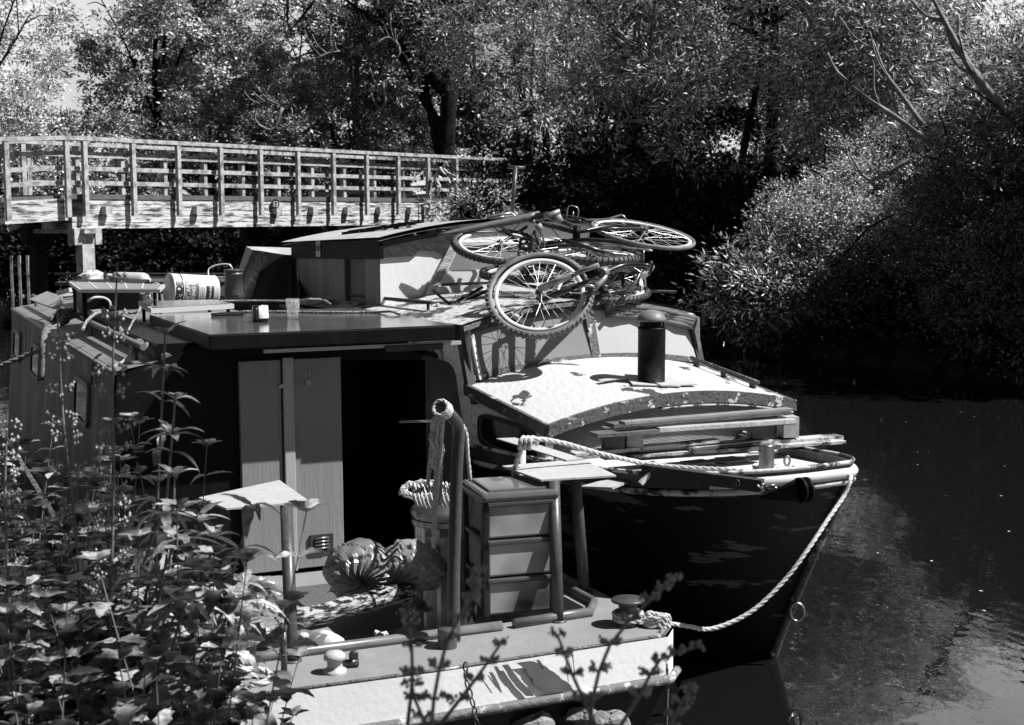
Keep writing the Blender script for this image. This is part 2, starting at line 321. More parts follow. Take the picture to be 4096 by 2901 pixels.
M['bladeleaf'] = mat('near_leaf', .34, .24, 14, .5, .6, rough=.45, bump=.5, bscale=60)
M['seed'] = mat('seed_heads', .45, .16, 60, .5, .3, rough=.8)
M['bigleaf'] = mat('broad_near_leaf', .22, .14, 8, .5, .5, rough=.5, bump=.6, bscale=22)
M['creamband'] = mat('pale_stern_band', .80, .70, 3, .5, .5, rough=.5, bump=.08, bscale=40)
M['clearglass'] = bpy.data.materials.new('clear_glass'); M['clearglass'].use_nodes = True
_n = M['clearglass'].node_tree; _p = _n.nodes['Principled BSDF']; _p.inputs['Base Color'].default_value = (.6, .6, .6, 1); _p.inputs['Roughness'].default_value = .05
_t = _n.nodes.new('ShaderNodeBsdfTransparent'); _x = _n.nodes.new('ShaderNodeMixShader'); _x.inputs[0].default_value = .16
_n.links.new(_t.outputs[0], _x.inputs[1]); _n.links.new(_p.outputs[0], _x.inputs[2]); _n.links.new(_x.outputs[0], _n.nodes['Material Output'].inputs[0])
M['leafblack'] = leafmat('leaves_coloured_as_shade', .002, .035, trans=.03, spec=.1)  # near-black leaves: shade under bridge and willows is put into the colour
M['leafdim'] = leafmat('shade_darkened_leaves', .006, .16, trans=.08)  # darkened leaf copy: the right bank's shade is put into the colour
M['patch'] = mat('bare_dark_steel', .07, .12, 7, .5, .4, rough=.5)
M['lip'] = mat('shiny_plastic_lip', .05, .08, 5, .5, .5, rough=.2, spec=.9)
M['panelight'] = mat('light_brightened_pane', .40, .32, 2, .5, .6, rough=.15, spec=.5)  # right windscreen pane made paler: its stronger light is put into the colour
# ================================================================== SETTING: ground, water
def riverq(x, y): return (x + 1.44) * .9135 + (y - 5) * .4067
def hgt(x, y):
    q = riverq(x, y); nx = x + .302; ny = y - 5.456; u = nx * .9135 + ny * .4067; v = -nx * .4067 + ny * .9135
    n = .08 * math.sin(x * 1.7 + y * .6) + .05 * math.sin(x * .5 - y * 1.9)
    land = .18 + n + (min(1.2, max(0, -q - 2) * .12)) if q < 6 else .35 + n * 2 + min(2.5, (q - 12.2) * .22)
    def sst(a, b, t):
        t = min(1, max(0, (t - a) / (b - a))); return t * t * (3 - 2 * t)
    bank = max(1 - sst(-.25, .1, q), sst(11.9, 13.2, q), (1 - sst(-.55, -.3, v)) * (1 - sst(.55, .95, u)))
    return -.9 + (land + .9) * bank
mb = MB(); NG = 240
def gw(t):
    s = (t - .5) * 2; return math.copysign(abs(s) ** 1 * 8 + abs(s) ** 5 * 900, s)
mb.grid(lambda a, b: Vector((gw(a), 6 + gw(b), hgt(gw(a), 6 + gw(b)))), NG, NG)
mb.build('ground', M['ground']); tag(bpy.data.objects['ground'], kind='structure')
mb = MB(); mb.add([(-900, -900, 0), (900, -900, 0), (900, 900, 0), (-900, 900, 0)], [(0, 1, 2, 3)]); tag(mb.build('water', M['water']), kind='structure')

# ================================================================== NARROWBOAT
nb = thing('narrowboat', 'black narrowboat with grey stern deck and pale doors moored nearest the bank', 'boat', N(0, 0, 0))
# hull
out = [(-1.06, 9.0), (-1.06, .45), (-1.0, .12), (-.86, -.05), (0, -.07), (1.02, -.045), (1.1, .05), (1.1, 9.0)]
low = [(-1.0, 9), (-1.0, .6), (-.9, .35), (-.75, .25), (0, .25), (.9, .25), (.98, .4), (1.0, 9)]
mb = MB()
zt, zm = .445, .27
for i in range(len(out) - 1):
    a, b = out[i], out[i + 1]
    mi = 1 if 1 <= i <= 5 else 0
    mb.add([N(*a, zm), N(*b, zm), N(*b, zt), N(*a, zt)], [(0, 1, 2, 3)], mi)
    c, d = low[i], low[i + 1]
    mb.add([N(*c, -.4), N(*d, -.4), N(*b, zm), N(*a, zm)], [(0, 1, 2, 3)], 0)
mb.build('hull', [M['black'], M['creamband']], nb)
mb = MB(); mb.tube([N(u * 1.012, v - .012, zm - .005) for u, v in out[1:7]], .02, 6)
mb.build('rubbing_strake', M['rust'], nb)
# bare patches where the cream has come off
mb = MB()
def band(px, py): p = N.onv(px, py, -.073); u = N.loc(p)[0]; return N(u, -.0765 + .014 * (u - .1), min(max(p.z, zm + .015), zt - .008))
for arcp in ([(2058, 2636, 40), (2125, 2660, 46), (2177, 2705, 58), (2215, 2745, 70), (2245, 2775, 52)], [(2013, 2650, 13), (2036, 2682, 14), (2058, 2716, 17), (2090, 2752, 20), (2121, 2785, 16)], [(1975, 2656, 6), (1992, 2685, 9), (2008, 2718, 9), (2024, 2746, 4)], [(2146, 2632, 5), (2160, 2655, 8), (2172, 2678, 4)], [(1950, 2700, 2), (1965, 2720, 4), (1985, 2750, 3)], [(2290, 2610, 3), (2296, 2660, 2), (2300, 2700, 2)]):
    P_ = smooth_path([Vector(q) for q in arcp], 9); ws = [q.z * (1 + .05 * math.sin(i_ * 1.1) + .04 * math.sin(i_ * 2.3)) for i_, q in enumerate(P_)]
    for i_ in range(len(P_) - 1):
        a, b = P_[i_], P_[i_ + 1]; mb.add([band(a.x - ws[i_], a.y), band(b.x - ws[i_ + 1], b.y), band(b.x + ws[i_ + 1], b.y), band(a.x + ws[i_], a.y)], [(0, 1, 2, 3)])
lab(mb.build('bare_patch', M['patch'], nb), 'curved dark streaks where the cream paint has come away')
# deck: rim deck round a sunken well
def ring(pts_o, pts_i, z, m):
    k = len(pts_o); mm = MB()
    for i in range(k - 1): mm.add([N(*pts_o[i], z), N(*pts_o[i + 1], z), N(*pts_i[i + 1], z), N(*pts_i[i], z)], [(0, 1, 2, 3)])
    return mm
do = [(-1.04, 1.68), (-1.04, .45), (-.98, .13), (-.85, -.035), (0, -.055), (1.01, -.03), (1.085, .06), (1.085, 1.68)]
di = [(-.24, 1.68), (-.24, .6), (-.24, .5), (-.2, .42), (0, .41), (.84, .43), (.9, .5), (.9, 1.68)]
mb = ring(do, di, .45, None)
for i in range(len(di) - 1): mb.add([N(*di[i], .45), N(*di[i + 1], .45), N(*di[i + 1], .18), N(*di[i], .18)], [(0, 1, 2, 3)])
mb.add([N(*p, .18) for p in di], [tuple(range(len(di)))])
mb.box(N, -.238, .898, 1.42, 1.69, .181, .446)
mb.build('deck', M['deck'], nb)
mb = MB(); mb.tube([N(-.74, .36, .468), N(-.6, .345, .468), N(.42, .33, .468)], .022, 8); mb.tube([N(.48, .335, .468), N(.86, .36, .468), N(.95, .5, .468), N(.96, 1.66, .468)], .022, 8)
mb.build('deck_rim', M['rim'], nb)
mb = MB(); mb.tube([N(p[0], p[1], .447) for p in do[1:7]], .008, 6); mb.build('deck_edge', M['trimpeel'], nb)
# cabin
VB = 1.70; VE = 7.15
def croof(u): return 1.60 - .11 * ((u + .08) / .86) ** 2
sec = [(-1.03, .45), (-.95, 1.485), (-.935, 1.5)] + [(u, croof(u)) for u in (-.7, -.4, -.08, .2)] + [(.36, 1.565), (.52, 1.525), (.665, 1.485), (.73, 1.462), (.757, 1.43), (.77, 1.39), (.90, .45)]
mb = MB()
k = len(sec)
vs = [N(u, v, z) for v in (VB, VE) for u, z in sec]
for i in range(k - 1):
    side = i in (0, k - 2); mb.add([vs[i], vs[i + 1], vs[k + i + 1], vs[k + i]], [(0, 1, 2, 3)], 1 if side else 0, False)
mb.add(vs[k:], [tuple(range(k))], 2)
mb.build('cabin_shell', [M['roofgrey'], M['cabin_side'], M['black']], nb)
# bulkhead facing the deck, with the doorway beside the pale doors left open
mb = MB()
mb.add([N(-1.03, VB, .45), N(-.37, VB, .45), N(-.37, VB, 1.66), N(-.9, VB, 1.49), N(-.94, VB, 1.485)], [(0, 1, 2, 3, 4)])
mb.add([N(.6, VB, .45), N(.90, VB, .45), N(.77, VB, 1.39), N(.757, VB, 1.43), N(.73, VB, 1.462), N(.665, VB, 1.485), N(.6, VB, 1.503)], [(0, 1, 2, 3, 4, 5, 6)])
mb.box(N, -.37, .30, VB - .005, VB + .03, 1.50, 1.60); mb.add([N(.14, VB, 1.50), N(.6, VB, 1.48), N(.6, VB, 1.503), N(.36, VB, 1.565), N(.14, VB, 1.58)], [(0, 1, 2, 3, 4)])
mb.add([N(.14, 2.7, .3), N(.6, 2.7, .3), N(.6, 2.7, 1.55), N(.14, 2.7, 1.55)], [(0, 1, 2, 3)]); mb.add([N(.6, VB, .3), N(.6, 2.7, .3), N(.6, 2.7, 1.55), N(.6, VB, 1.55)], [(0, 1, 2, 3)])
mb.build('bulkhead', M['black'], nb)
# pale doors: two leaves and a cover strip
for (ua, ub) in ((-.37, -.165), (-.112, .14)):
    mb = MB(); mb.box(N, ua, ub, VB - .035, VB - .002, .47, 1.52); d_ = mb.build('door', M['door'], nb, bevel=.004)
mb = MB(); mb.box(N, -.158, -.105, VB - .052, VB - .03, .465, 1.53); mb.build('door_strip', M['doorstrip'], nb, bevel=.004)
def vent(pt, wd, hg, parent):
    fr = Frame((pt.x, pt.y), 24); m_ = MB(); m_.box(fr, -wd / 2, wd / 2, -.012, 0, pt.z - hg / 2, pt.z + hg / 2, 0)
    for i in range(4):
        z = pt.z - hg * .3 + i * hg * .2; m_.tube([fr(-wd * .3, -.016, z), fr(wd * .3, -.016, z)], .005, 6, 1)
    m_.build('vent', [M['steel'], M['galv']], parent)
vent(N.onv(1285, 2170, VB - .036), .118, .085, nb)
# hasp and padlock
mb = MB(); a = N.onv(1115, 1550, VB - .045); b = N.onv(1165, 1528, VB - .045); mb.bar(a, b, .012, .018, (0, 0, 1)); mb.build('hasp', M['galv'], nb)
c = N.onv(1230, 1530, VB - .075); pl = thing('padlock', 'closed padlock hanging at the top of the pale doors', 'padlock', c)
mb = MB(); fr = Frame((c.x, c.y), 24); mb.box(fr, -.014, .014, -.008, .008, c.z - .014, c.z + .014); mb.build('lock_body', M['galv'], pl, bevel=.003)
mb = MB(); mb.tube([fr(-.010, 0, c.z + .01), fr(-.010, 0, c.z + .045), fr(-.006, 0, c.z + .056), fr(.006, 0, c.z + .056), fr(.010, 0, c.z + .045), fr(.010, 0, c.z + .01)], .003, 6); mb.build('shackle', M['galv'], pl)
# sliding hatch over the doors, overhanging the deck
mb = MB(); mb.box(N, -.56, .66, 1.43, 3.0, 1.60, 1.672); h_ = mb.build('hatch', [M['black']], nb, bevel=.006)
mb = MB(); mb.box(N, -.558, .658, 1.432, 3.0, 1.6735, 1.676); mb.build('hatch_top', M['hatchtop'], nb)
mb = MB(); mb.box(N, -.30, .70, 1.45, 1.47, 1.575, 1.592); mb.build('hatch_batten', M['doorstrip'], nb)
mb = MB(); mb.box(N, -.745, -.565, 1.74, 4.3, 1.50, 1.615); mb.build('hatch_runner', M['black'], nb)
mb = MB(); mb.box(N, .3, .60, 1.44, 1.46, 1.555, 1.585); mb.build('door_track', M['black'], nb)
# handrails along the roof, gutter, windows
for s_ in (-.80, .62):
    mb = MB(); mb.tube([N(s_, v, 1.60) for v in (1.78, 3.5, 6, 7.0)], .017, 8)
    for v in (2.0, 3.6, 5.2, 6.8): mb.tube([N(s_, v, 1.60), N(s_, v, 1.52)], .01, 6)
    mb.build('handrail', M['roofgrey'], nb)
mb = MB(); mb.tube([N(-.952, VB, 1.49), N(-.952, VE, 1.49)], .012, 6); mb.build('gutter', M['roofgrey'], nb)
def sidept(v, z): # on the sloping left cabin side
    f = (z - .45) / (1.485 - .45); return N(-1.03 + .08 * f - .004, v, z)
for v0 in (2.75, 5.15, 6.55):
    w2 = .28
    fr_ = []; n_ = 24; za, zb = 1.12, 1.36
    m_ = MB(); o1 = []; o2 = []
    for j in range(n_):
        a = 2 * math.pi * j / n_; cx_ = math.copysign(abs(math.cos(a)) ** .3, math.cos(a)); cz_ = math.copysign(abs(math.sin(a)) ** .3, math.sin(a))
        o1.append(sidept(v0 + w2 * cx_, (za + zb) / 2 + (zb - za) / 2 * cz_)); o2.append(sidept(v0 + (w2 - .035) * cx_, (za + zb) / 2 + ((zb - za) / 2 - .03) * cz_))
    o1b = [p - N.t * .012 for p in o1]; o2b = [p - N.t * .012 for p in o2]
    for j in range(n_):
        j2 = (j + 1) % n_; m_.add([o1b[j], o1b[j2], o2b[j2], o2b[j]], [(0, 1, 2, 3)]); m_.add([o1[j], o1[j2], o1b[j2], o1b[j]], [(0, 1, 2, 3)])
    wo_ = m_.build('window', M['roofgrey'], nb)
    m_ = MB(); m_.add([p - N.t * .005 for p in o2], [tuple(range(n_))]); m_.build('pane', M['darkglass'], wo_)
# ------------------------------------------------ stern fittings (parts of the narrowboat)
def seat(corners_px, z, posts, name_lab, lean=(0, 0)):
    pts = [Z(px, py, z) for px, py in corners_px]
    m_ = MB(); m_.plate([p - Vector((0, 0, .006)) for p in pts], .008, dirn=(0, 0, 1)); s_ = m_.build('seat_plate', M['plate'], nb); lab(s_, name_lab)
    for (base, top) in posts:
        m_ = MB(); m_.tube([base, base.lerp(top, .5), top], .0265, 16); m_.lathe(base, (0, 0, 1), [(.04, 0), (.04, .006), (.0265, .008)], 16); m_.build('seat_post', M['post'], nb)
zs = 1.02
seat([(795, 1992), (1118, 1922), (1238, 2007), (905, 2035)], zs, [(Z(1168, 2645, .45), Z(1145, 2020, zs - .01))], 'pale rectangular seat plate on one post, left of the deck')
zr = 1.05
seat([(2008, 1865), (2330, 1838), (2465, 1903), (2165, 1921)], zr, [(Z(2232, 2485, .45), Z(2215, 1925, zr - .01)), (Z(2338, 2368, .45), Z(2300, 1905, zr - .01))], 'pale seat plate on two posts, right of the deck')
# tail plate of the right seat
mb = MB(); q = [Z(1985, 1758, 1.06), Z(2060, 1755, 1.06), Z(2330, 1838, 1.054), Z(2265, 1845, 1.054)]; mb.plate(q, .006, dirn=(0, 0, 1)); mb.tube([Z(2090, 1765, 1.055), Z(2085, 2100, .7)], .02, 10); mb.build('seat_arm', M['plate'], nb)
# tiller: swan neck tube
base = Z(1815, 2560, .47); mbx = MB()
tp = [base, D(1815, 2300, base.y + .02), D(1826, 1900, base.y + .0), D(1834, 1740, base.y - .02), D(1826, 1690, base.y - .05), D(1790, 1650, base.y - .12), D(1762, 1632, base.y - .18)]
tp = smooth_path(tp, .04); mbx.tube(tp, [.027 - .003 * i / len(tp) for i in range(len(tp))], 16); mbx.build('tiller', M['post'], nb)
mb = MB(); bs = Z(1790, 2590, .45); mb.lathe(bs, (0, 0, 1), [(.04, 0), (.04, .075), (.036, .08), (0, .082)], 20); mb.build('rudder_tube', M['post'], nb)
mb = MB(); a = D(1775, 1684, base.y - .1); b = D(1600, 1688, base.y + .25); mb.tube([a, b], .005, 6); mb.build('tiller_pin', M['galv'], nb)
# bollards with round plates
for (px, py, hg) in ((985, 2680, .10), (2512, 2500, .10)):
    c = Z(px, py, .45); mb = MB(); mb.lathe(c, (0, 0, 1), [(.05, 0), (.048, .02), (.038, .06), (.044, hg), (.072, hg + .004), (.074, hg + .010), (.07, hg + .016), (0, hg + .017)], 28); mb.build('mooring_bollard', M['post'], nb)
# small cleat with a domed filler cap
c = Z(1340, 2690, .45); mb = MB(); mb.lathe(c, (0, 0, 1), [(.045, 0), (.045, .012), (.03, .016), (.03, .05), (.044, .055), (.042, .07), (.03, .082), (0, .088)], 24); mb.build('filler_cap', M['plate'], nb)
c2 = Z(1415, 2670, .45); mb = MB(); fr = Frame((c2.x, c2.y), 10); mb.box(fr, -.018, .018, -.004, .004, .45, .51); mb.tube([fr(.0, -.02, .505), fr(0, .03, .505)], .012, 10); mb.tube([fr(-.05, .0, .47), fr(.02, .0, .47)], .014, 8); mb.build('deck_cleat', M['steel'], nb)
mb = MB(); c3 = Z(1137, 2690, .45); mb.tube([c3, c3 + Vector((0, 0, .165))], .0125, 10); mb.lathe(c3 + Vector((0, 0, .165)), (0, 0, 1), [(.014, 0), (.016, .004), (.016, .022), (0, .024)], 14); mb.build('vent_pipe', M['post'], nb)

# ================================================================== THINGS ON THE STERN DECK
# frosted drawer tower, turned a little against the deck
qa = Z(1938, 2480, .452); qb = Z(2222, 2448, .452); TA = math.degrees(math.atan2(qb.y - qa.y, qb.x - qa.x)) - 4; TF = Frame((qa.x, qa.y), TA); TW = (qb - qa).length; TD = .36; zb = .452; hd = .171
dt = thing('drawer_tower', 'frosted grey plastic drawer tower under the right seat plate', 'drawers', TF(TW / 2, TD / 2, zb))
for i in range(3):
    za = zb + i * hd
    mb = MB(); mb.box(TF, .02, TW - .02, .006, TD - .02, za + .014, za + hd - .010); mb.build('drawer', M['drawer'], dt, bevel=.01)
    mb = MB(); mb.box(TF, .016, TW - .016, -.010, .01, za + hd - .012, za + hd + .008); mb.box(TF, .002, TW - .002, .012, TD, za + hd - .012, za + hd + .01); mb.build('drawer_lip', M['lip'], dt, bevel=.006)
for u in (-.004, TW - .026):
    for v in (.0, TD - .035):
        mb = MB(); mb.box(TF, u, u + .03, v, v + .045, zb, zb + 3 * hd); mb.build('corner_post', M['drawerframe'], dt, bevel=.006)
mb = MB(); mb.box(TF, -.012, TW + .012, -.014, TD + .012, zb + 3 * hd + .004, zb + 3 * hd + .046); mb.build('top_shell', M['lid'], dt, bevel=.018)
mb = MB(); mb.box(TF, .03, TW - .03, .03, TD - .03, zb + 3 * hd + .040, zb + 3 * hd + .056); mb.build('top_lid', M['lid'], dt, bevel=.012)
# dustbin
c = N(.50, 1.18, .182); bn = thing('dustbin', 'fluted galvanised dustbin in the deck well behind the tiller', 'dustbin', c)
mb = MB(); n_ = 48; prof = [(.135, 0), (.142, .03), (.15, .52), (.158, .56), (.165, .565), (.165, .59), (.158, .595), (.158, .63)]
vs = []; fs = []
for (r, h) in prof:
    for j in range(n_):
        rr = r + (.004 if (j // 2) % 2 and .02 < h < .54 else 0); a = 2 * math.pi * j / n_; vs.append(c + Vector((math.cos(a) * rr, math.sin(a) * rr, h)))
for i in range(len(prof) - 1):
    for j in range(n_): fs.append((i * n_ + j, i * n_ + (j + 1) % n_, (i + 1) * n_ + (j + 1) % n_, (i + 1) * n_ + j))
mb.add(vs, fs, 0, False); mb.build('bin_body', M['galv'], bn)
mb = MB(); mb.lathe(c + Vector((0, 0, .63)), (0, 0, 1), [(.168, -.02), (.17, 0), (.16, .012), (.10, .045), (.03, .06), (0, .06)], 32); mb.build('bin_lid', M['galv'], bn)
# coil of rope lying on the bin lid, edge over the left
def coil(name, label, cen, ax, ay, r, turns, rr, m, thick=.5, group=None):
    P = []
    for i in range(int(turns * 22)):
        a = 2 * math.pi * i / 22; k = 1 - .25 * random.random() * .3 - .25 * (i / (turns * 22))
        P.append(cen + ax * math.cos(a) * r * k + ay * math.sin(a) * r * k * thick + Vector((0, 0, random.uniform(-.3, .9) * rr * 2)))
    m_ = MB(); m_.rope(P, rr, steps=.02); o = m_.build(name, m); return tag(o, label, 'rope', group)
cc = D(1690, 1965, 6.5); coil('rope_coil', 'untidy pale rope coil heaped on the dustbin lid', cc, Vector((1, 0, 0)), Vector((.2, .4, .9)).normalized(), .11, 7, .0085, M['rope'], .38)
mb = MB()
for k in range(11):
    a = k / 11; p0 = D(1640 + 16 * k, 1935 + random.uniform(-8, 8), 6.45 - .03 * k); mb.rope([p0, p0 + Vector((.015, -.05, -.02)), p0 + Vector((.03, -.06, -.075)), p0 + Vector((.035, -.02, -.1))], .008, steps=.02)
tag(mb.build('rope_hank', M['rope']), 'pale rope hank bound in tight turns beside the coil on the bin', 'rope')
# ropes hanging on the tiller
ty = base.y
mb = MB(); top = D(1765, 1640, ty - .18)
for k, (dx, ln, sx) in enumerate(((-5, 420, -8), (5, 330, 6), (-18, 250, -16), (12, 500, -22), (-26, 200, -4))):
    P = [D(1790 + dx * .3, 1640, ty - .13), D(1760 + dx, 1680, ty - .12), D(1756 + dx + sx * .3, 1690 + ln * .3, ty - .03), D(1752 + dx + sx, 1690 + ln * .7, ty + .02), D(1748 + dx + sx * 1.2, 1690 + ln, ty + .03)]
    mb.rope(P, .0095, steps=.02)
for k in range(3):
    a0 = tp[-1].lerp(tp[-4], k / 6); d_ = (tp[-1] - tp[-4]).normalized(); e1 = d_.orthogonal().normalized(); e2 = d_.cross(e1)
    mb.rope([a0 + (e1 * math.cos(a) + e2 * math.sin(a)) * .031 for a in [j * .7 for j in range(10)]], .008, steps=.02)
for k in range(3):
    P = [D(1735 + 14 * k, 1715, ty - .06), D(1722 + 20 * k, 1760, ty - .07), D(1740 + 16 * k, 1800, ty - .04), D(1725 + 18 * k, 1850, ty - .02), D(1745 + 10 * k, 1880, ty)]
    mb.rope(P, .010, steps=.02)
tag(mb.build('hanging_rope', M['rope']), 'tangled pale rope hanging in loops from the curved tiller', 'rope')
mb = MB(); mb.rope([D(1850, 1700, ty), D(1866, 1740, ty + .02), D(1872, 1830, ty + .03), D(1882, 1925, ty + .05)], .009, steps=.02); tag(mb.build('short_rope', M['rope']), 'short pale rope end hanging against the right side of the tiller', 'rope')
# sacks
def sack(name, label, cen, rad, seed, folds, m, gather, dent=.30):
    rr = random.Random(seed); m_ = MB(); nu, nv = 84, 30
    ph = [rr.uniform(0, 6.28) for _ in range(10)]; g = Vector(gather).normalized(); e1 = g.orthogonal().normalized(); e2 = g.cross(e1)
    sites = [Vector((rr.gauss(0, 1), rr.gauss(0, 1), rr.gauss(0, 1))).normalized() for _ in range(46)]; hs = [rr.uniform(-.10, .16) for _ in sites]
    def fn(a, b):   # polar grid round the gathered neck: sharp pleats that run out into crumpled facets
        az = a * 2 * math.pi; ang = .06 + b * (math.pi - .06); az2 = az + .18 * math.sin(3 * ang + ph[0])
        d = g * math.cos(ang) + (e1 * math.cos(az2) + e2 * math.sin(az2)) * math.sin(ang)
        w_ = folds * (1 + .12 * math.sin(az + ph[1])) ; pl = abs(((az * w_ / (2 * math.pi) + ph[2]) % 1) * 2 - 1)
        k = math.exp(-((ang - .45) / .55) ** 2)
        r = 1 - dent * math.exp(-(ang / .38) ** 2) - .20 * k * pl
        ds = sorted(((d - q).length, i) for i, q in enumerate(sites))[:3]
        cr_ = 1 - k * .7; r += cr_ * (hs[ds[0][1]] * (1 - ds[0][0] / .6) + .10 * max(0, .09 - (ds[1][0] - ds[0][0])) / .09 * (1 if ds[0][1] % 2 else -.6))
        r += .025 * math.sin(17 * az + 9 * ang) * cr_ * .4
        q = Vector((d.x * rad[0], d.y * rad[1], d.z * rad[2])) * r; q.z = max(q.z, -rad[2] * .85); return cen + q
    m_.grid(fn, nu, nv, smooth=False); o = m_.build(name, m); return tag(o, label, 'rubbish sack', 'black refuse sacks on the stern deck')
sack('refuse_sack', 'big shiny black sack with gathered neck on the deck before the doors', N.onv(1448, 2282, 1.02), (.165, .14, .135), 3, 17, M['bag'], (.12, -1, -.35))
sack('refuse_sack', 'crumpled black sack leaning right behind the big gathered sack', N.onv(1640, 2272, .94), (.17, .11, .12), 9, 15, M['bag'], (-.45, -.75, -.5), .15)
sack('refuse_sack', 'crumpled shiny sack at the left of the deck behind the left seat post', N.onv(975, 2420, .95), (.20, .14, .13), 8, 9, M['bag'], (.2, -.5, 1), .1)
sack('refuse_sack', 'flattened glossy sack under the left seat plate by the bollard', N.onv(1040, 2560, .62), (.20, .13, .085), 12, 15, M['bag'], (-.9, -.3, .2), .2)
# log
a = N.onv(1170, 2462, .66); b = N.onv(1640, 2376, .86); a.z = .505; b.z = .52
P = [a.lerp(b, t / 14) for t in range(15)]; mb = MB(); mb.tube([p + Vector((0, 0, .004 * math.sin(i * 1.3))) for i, p in enumerate(P)], [.044 + .002 * math.sin(i * 2.1) for i in range(15)], 24); tag(mb.build('log', M['logbark']), 'rough barked log lying across the stern deck well', 'log')
# oil can with pale tip by the rim
c = Z(1320, 2570, .40); mb = MB(); fr = Frame((c.x, c.y), 0); oc = thing('jerry_can', 'glossy dark container with screw cap beside the left seat post', 'container', Z(1215, 2590, .40))
p0 = Z(1170, 2560, .46); p1 = Z(1290, 2590, .46); mb.tube(smooth_path([p0, p0.lerp(p1, .3), p0.lerp(p1, .7), p1], .02), .055, 16); mb.build('can_body', M['bag'], oc)
cp = Z(1215, 2555, .505); mb = MB(); mb.lathe(cp, (.15, -.2, 1), [(.02, -.01), (.02, .018), (.017, .022), (0, .022)], 18); mb.build('screw_cap', M['plate'], oc)
a = Z(1275, 2560, .47); b = Z(1345, 2590, .45); mb = MB(); mb.lathe(a, (b - a), [(.0, -.002), (.045, 0), (.05, .02), (.05, .07), (.045, .10), (0, .10)], 24); tag(mb.build('tin_pot', M['white']), 'pale round pot tipped over against the deck rim', 'pot')
# scrap of plastic in the well
mb = MB(); c = Z(1665, 2450, .33); rr = random.Random(4)
mb.grid(lambda a, b: c + Vector(((a - .5) * .14, (b - .5) * .1, .03 * abs(math.sin(7 * a + 4 * b)) + .05 * (1 - abs(a - .5) * 2) * b)), 6, 5, smooth=False); tag(mb.build('plastic_scrap', M['bag']), 'small crumpled plastic scrap lying in the deck well by the log', 'scrap')
mb = MB(); mb.rope([Z(1505, 2530, .46), Z(1520, 2540, .47), Z(1545, 2536, .46)], .012, steps=.01); tag(mb.build('rope_end', M['rope']), 'short frayed rope end lying by the deck rim', 'rope')
# ------------------------------------------------ mooring rope from bollard to the cruiser bow
cb = Z(2512, 2500, .45)
def loop(c, r, z, n=16, tilt=.0): return [c + Vector((math.cos(a) * r, math.sin(a) * r, z + tilt * math.cos(a))) for a in [2 * math.pi * i / n for i in range(n + 1)]]
mb = MB()
mb.rope(loop(cb, .058, .03) + loop(cb, .06, .05), .011, steps=.02)
kn = Z(2630, 2490, .47)
for k in range(4): mb.rope([kn + Vector((.05 * math.cos(a + k), .03 * math.sin(a * 1 + k), .022 * math.sin(a * 2 + k) + .005 * k)) for a in [j * .6 for j in range(11)]], .0115, steps=.015)
def rp(px, py, Y): return D(px, py, Y)
run = [kn + Vector((.02, 0, 0)), rp(2750, 2505, 6.0), rp(2850, 2515, 6.05), rp(3000, 2450, 6.1), rp(3130, 2330, 6.15), rp(3230, 2200, 6.2), rp(3310, 2080, 6.3), rp(3375, 1985, 6.4), rp(3400, 1925, 6.42), rp(3395, 1900, 6.5), B(-.05, .1, 1.02) , B(-.1, .3, 1.0), Z(3200, 1890, 1.0), Z(3090, 1886, 1.0)]
mb.rope(run, .0108, steps=.02)
tag(mb.build('mooring_rope', M['rope']), 'long pale mooring rope sagging from the right bollard up to the cruiser bow', 'rope')
mb = MB(); sp = Z(3065, 1900, .96)
mb.rope(loop(sp, .055, .02) + loop(sp, .056, .04), .0125, steps=.02)
mb.rope([Z(3060, 1893, 1.0), Z(2900, 1880, 1.0), Z(2700, 1868, 1.0), D(2560, 1850, 6.75), D(2400, 1815, 6.6), D(2260, 1775, 6.5), D(2160, 1757, 6.42), D(2110, 1765, 6.38), D(2080, 1810, 6.40), D(2060, 1870, 6.45), D(2050, 1930, 6.5)], .0125, steps=.02)
for k in range(3): mb.rope([D(2080 + 18 * k, 1795, 6.36), D(2084 + 18 * k, 1762, 6.33), D(2100 + 18 * k, 1752, 6.4), D(2110 + 18 * k, 1775, 6.5)], .0125, steps=.02)
tag(mb.build('mooring_rope', M['rope']), 'pale rope stretched from the right seat plate to the steel post on the bow', 'rope')
mb = MB(); mb.rope([Z(2640, 2520, .46), rp(2655, 2600, 5.84), rp(2670, 2700, 5.83), rp(2668, 2800, 5.84), rp(2665, 2900, 5.85), rp(2660, 3050, 5.85)], .008, steps=.02); tag(mb.build('trailing_rope', M['ropedark']), 'thin rope hanging down the corner of the stern into the water', 'rope')
# chain hanging over the cream stern band
def chain(P, r, t, mb):
    P = smooth_path(P, r * 2.6)
    for i in range(len(P) - 1):
        c = P[i]; d = (P[i + 1] - P[i]).normalized(); s_ = d.orthogonal().normalized(); s2 = d.cross(s_); sd_ = s_ if i % 2 else s2
        mb.tube([c + d * math.cos(a) * r * 1.7 + sd_ * math.sin(a) * r for a in [j * math.pi / 5 for j in range(10)]], t, 5, closed=True)
mb = MB(); chain([D(1862, 2668, 5.22), D(1870, 2740, 5.18), D(1890, 2810, 5.18), D(1905, 2890, 5.18), D(1912, 2960, 5.2)], .011, .0035, mb); tag(mb.build('chain', M['steel']), 'dark chain hanging down over the cream stern band', 'chain')
mb = MB(); c = Z(1010, 2720, .46); mb.rope([c + Vector((.02 + .05 * math.cos(a), .0 + .05 * math.sin(a), .01 + .008 * a)) for a in [j * .6 - 2 for j in range(9)]], .014, steps=.02); tag(mb.build('rope_loop', M['rope']), 'thick rope loop round the foot of the left bollard', 'rope')
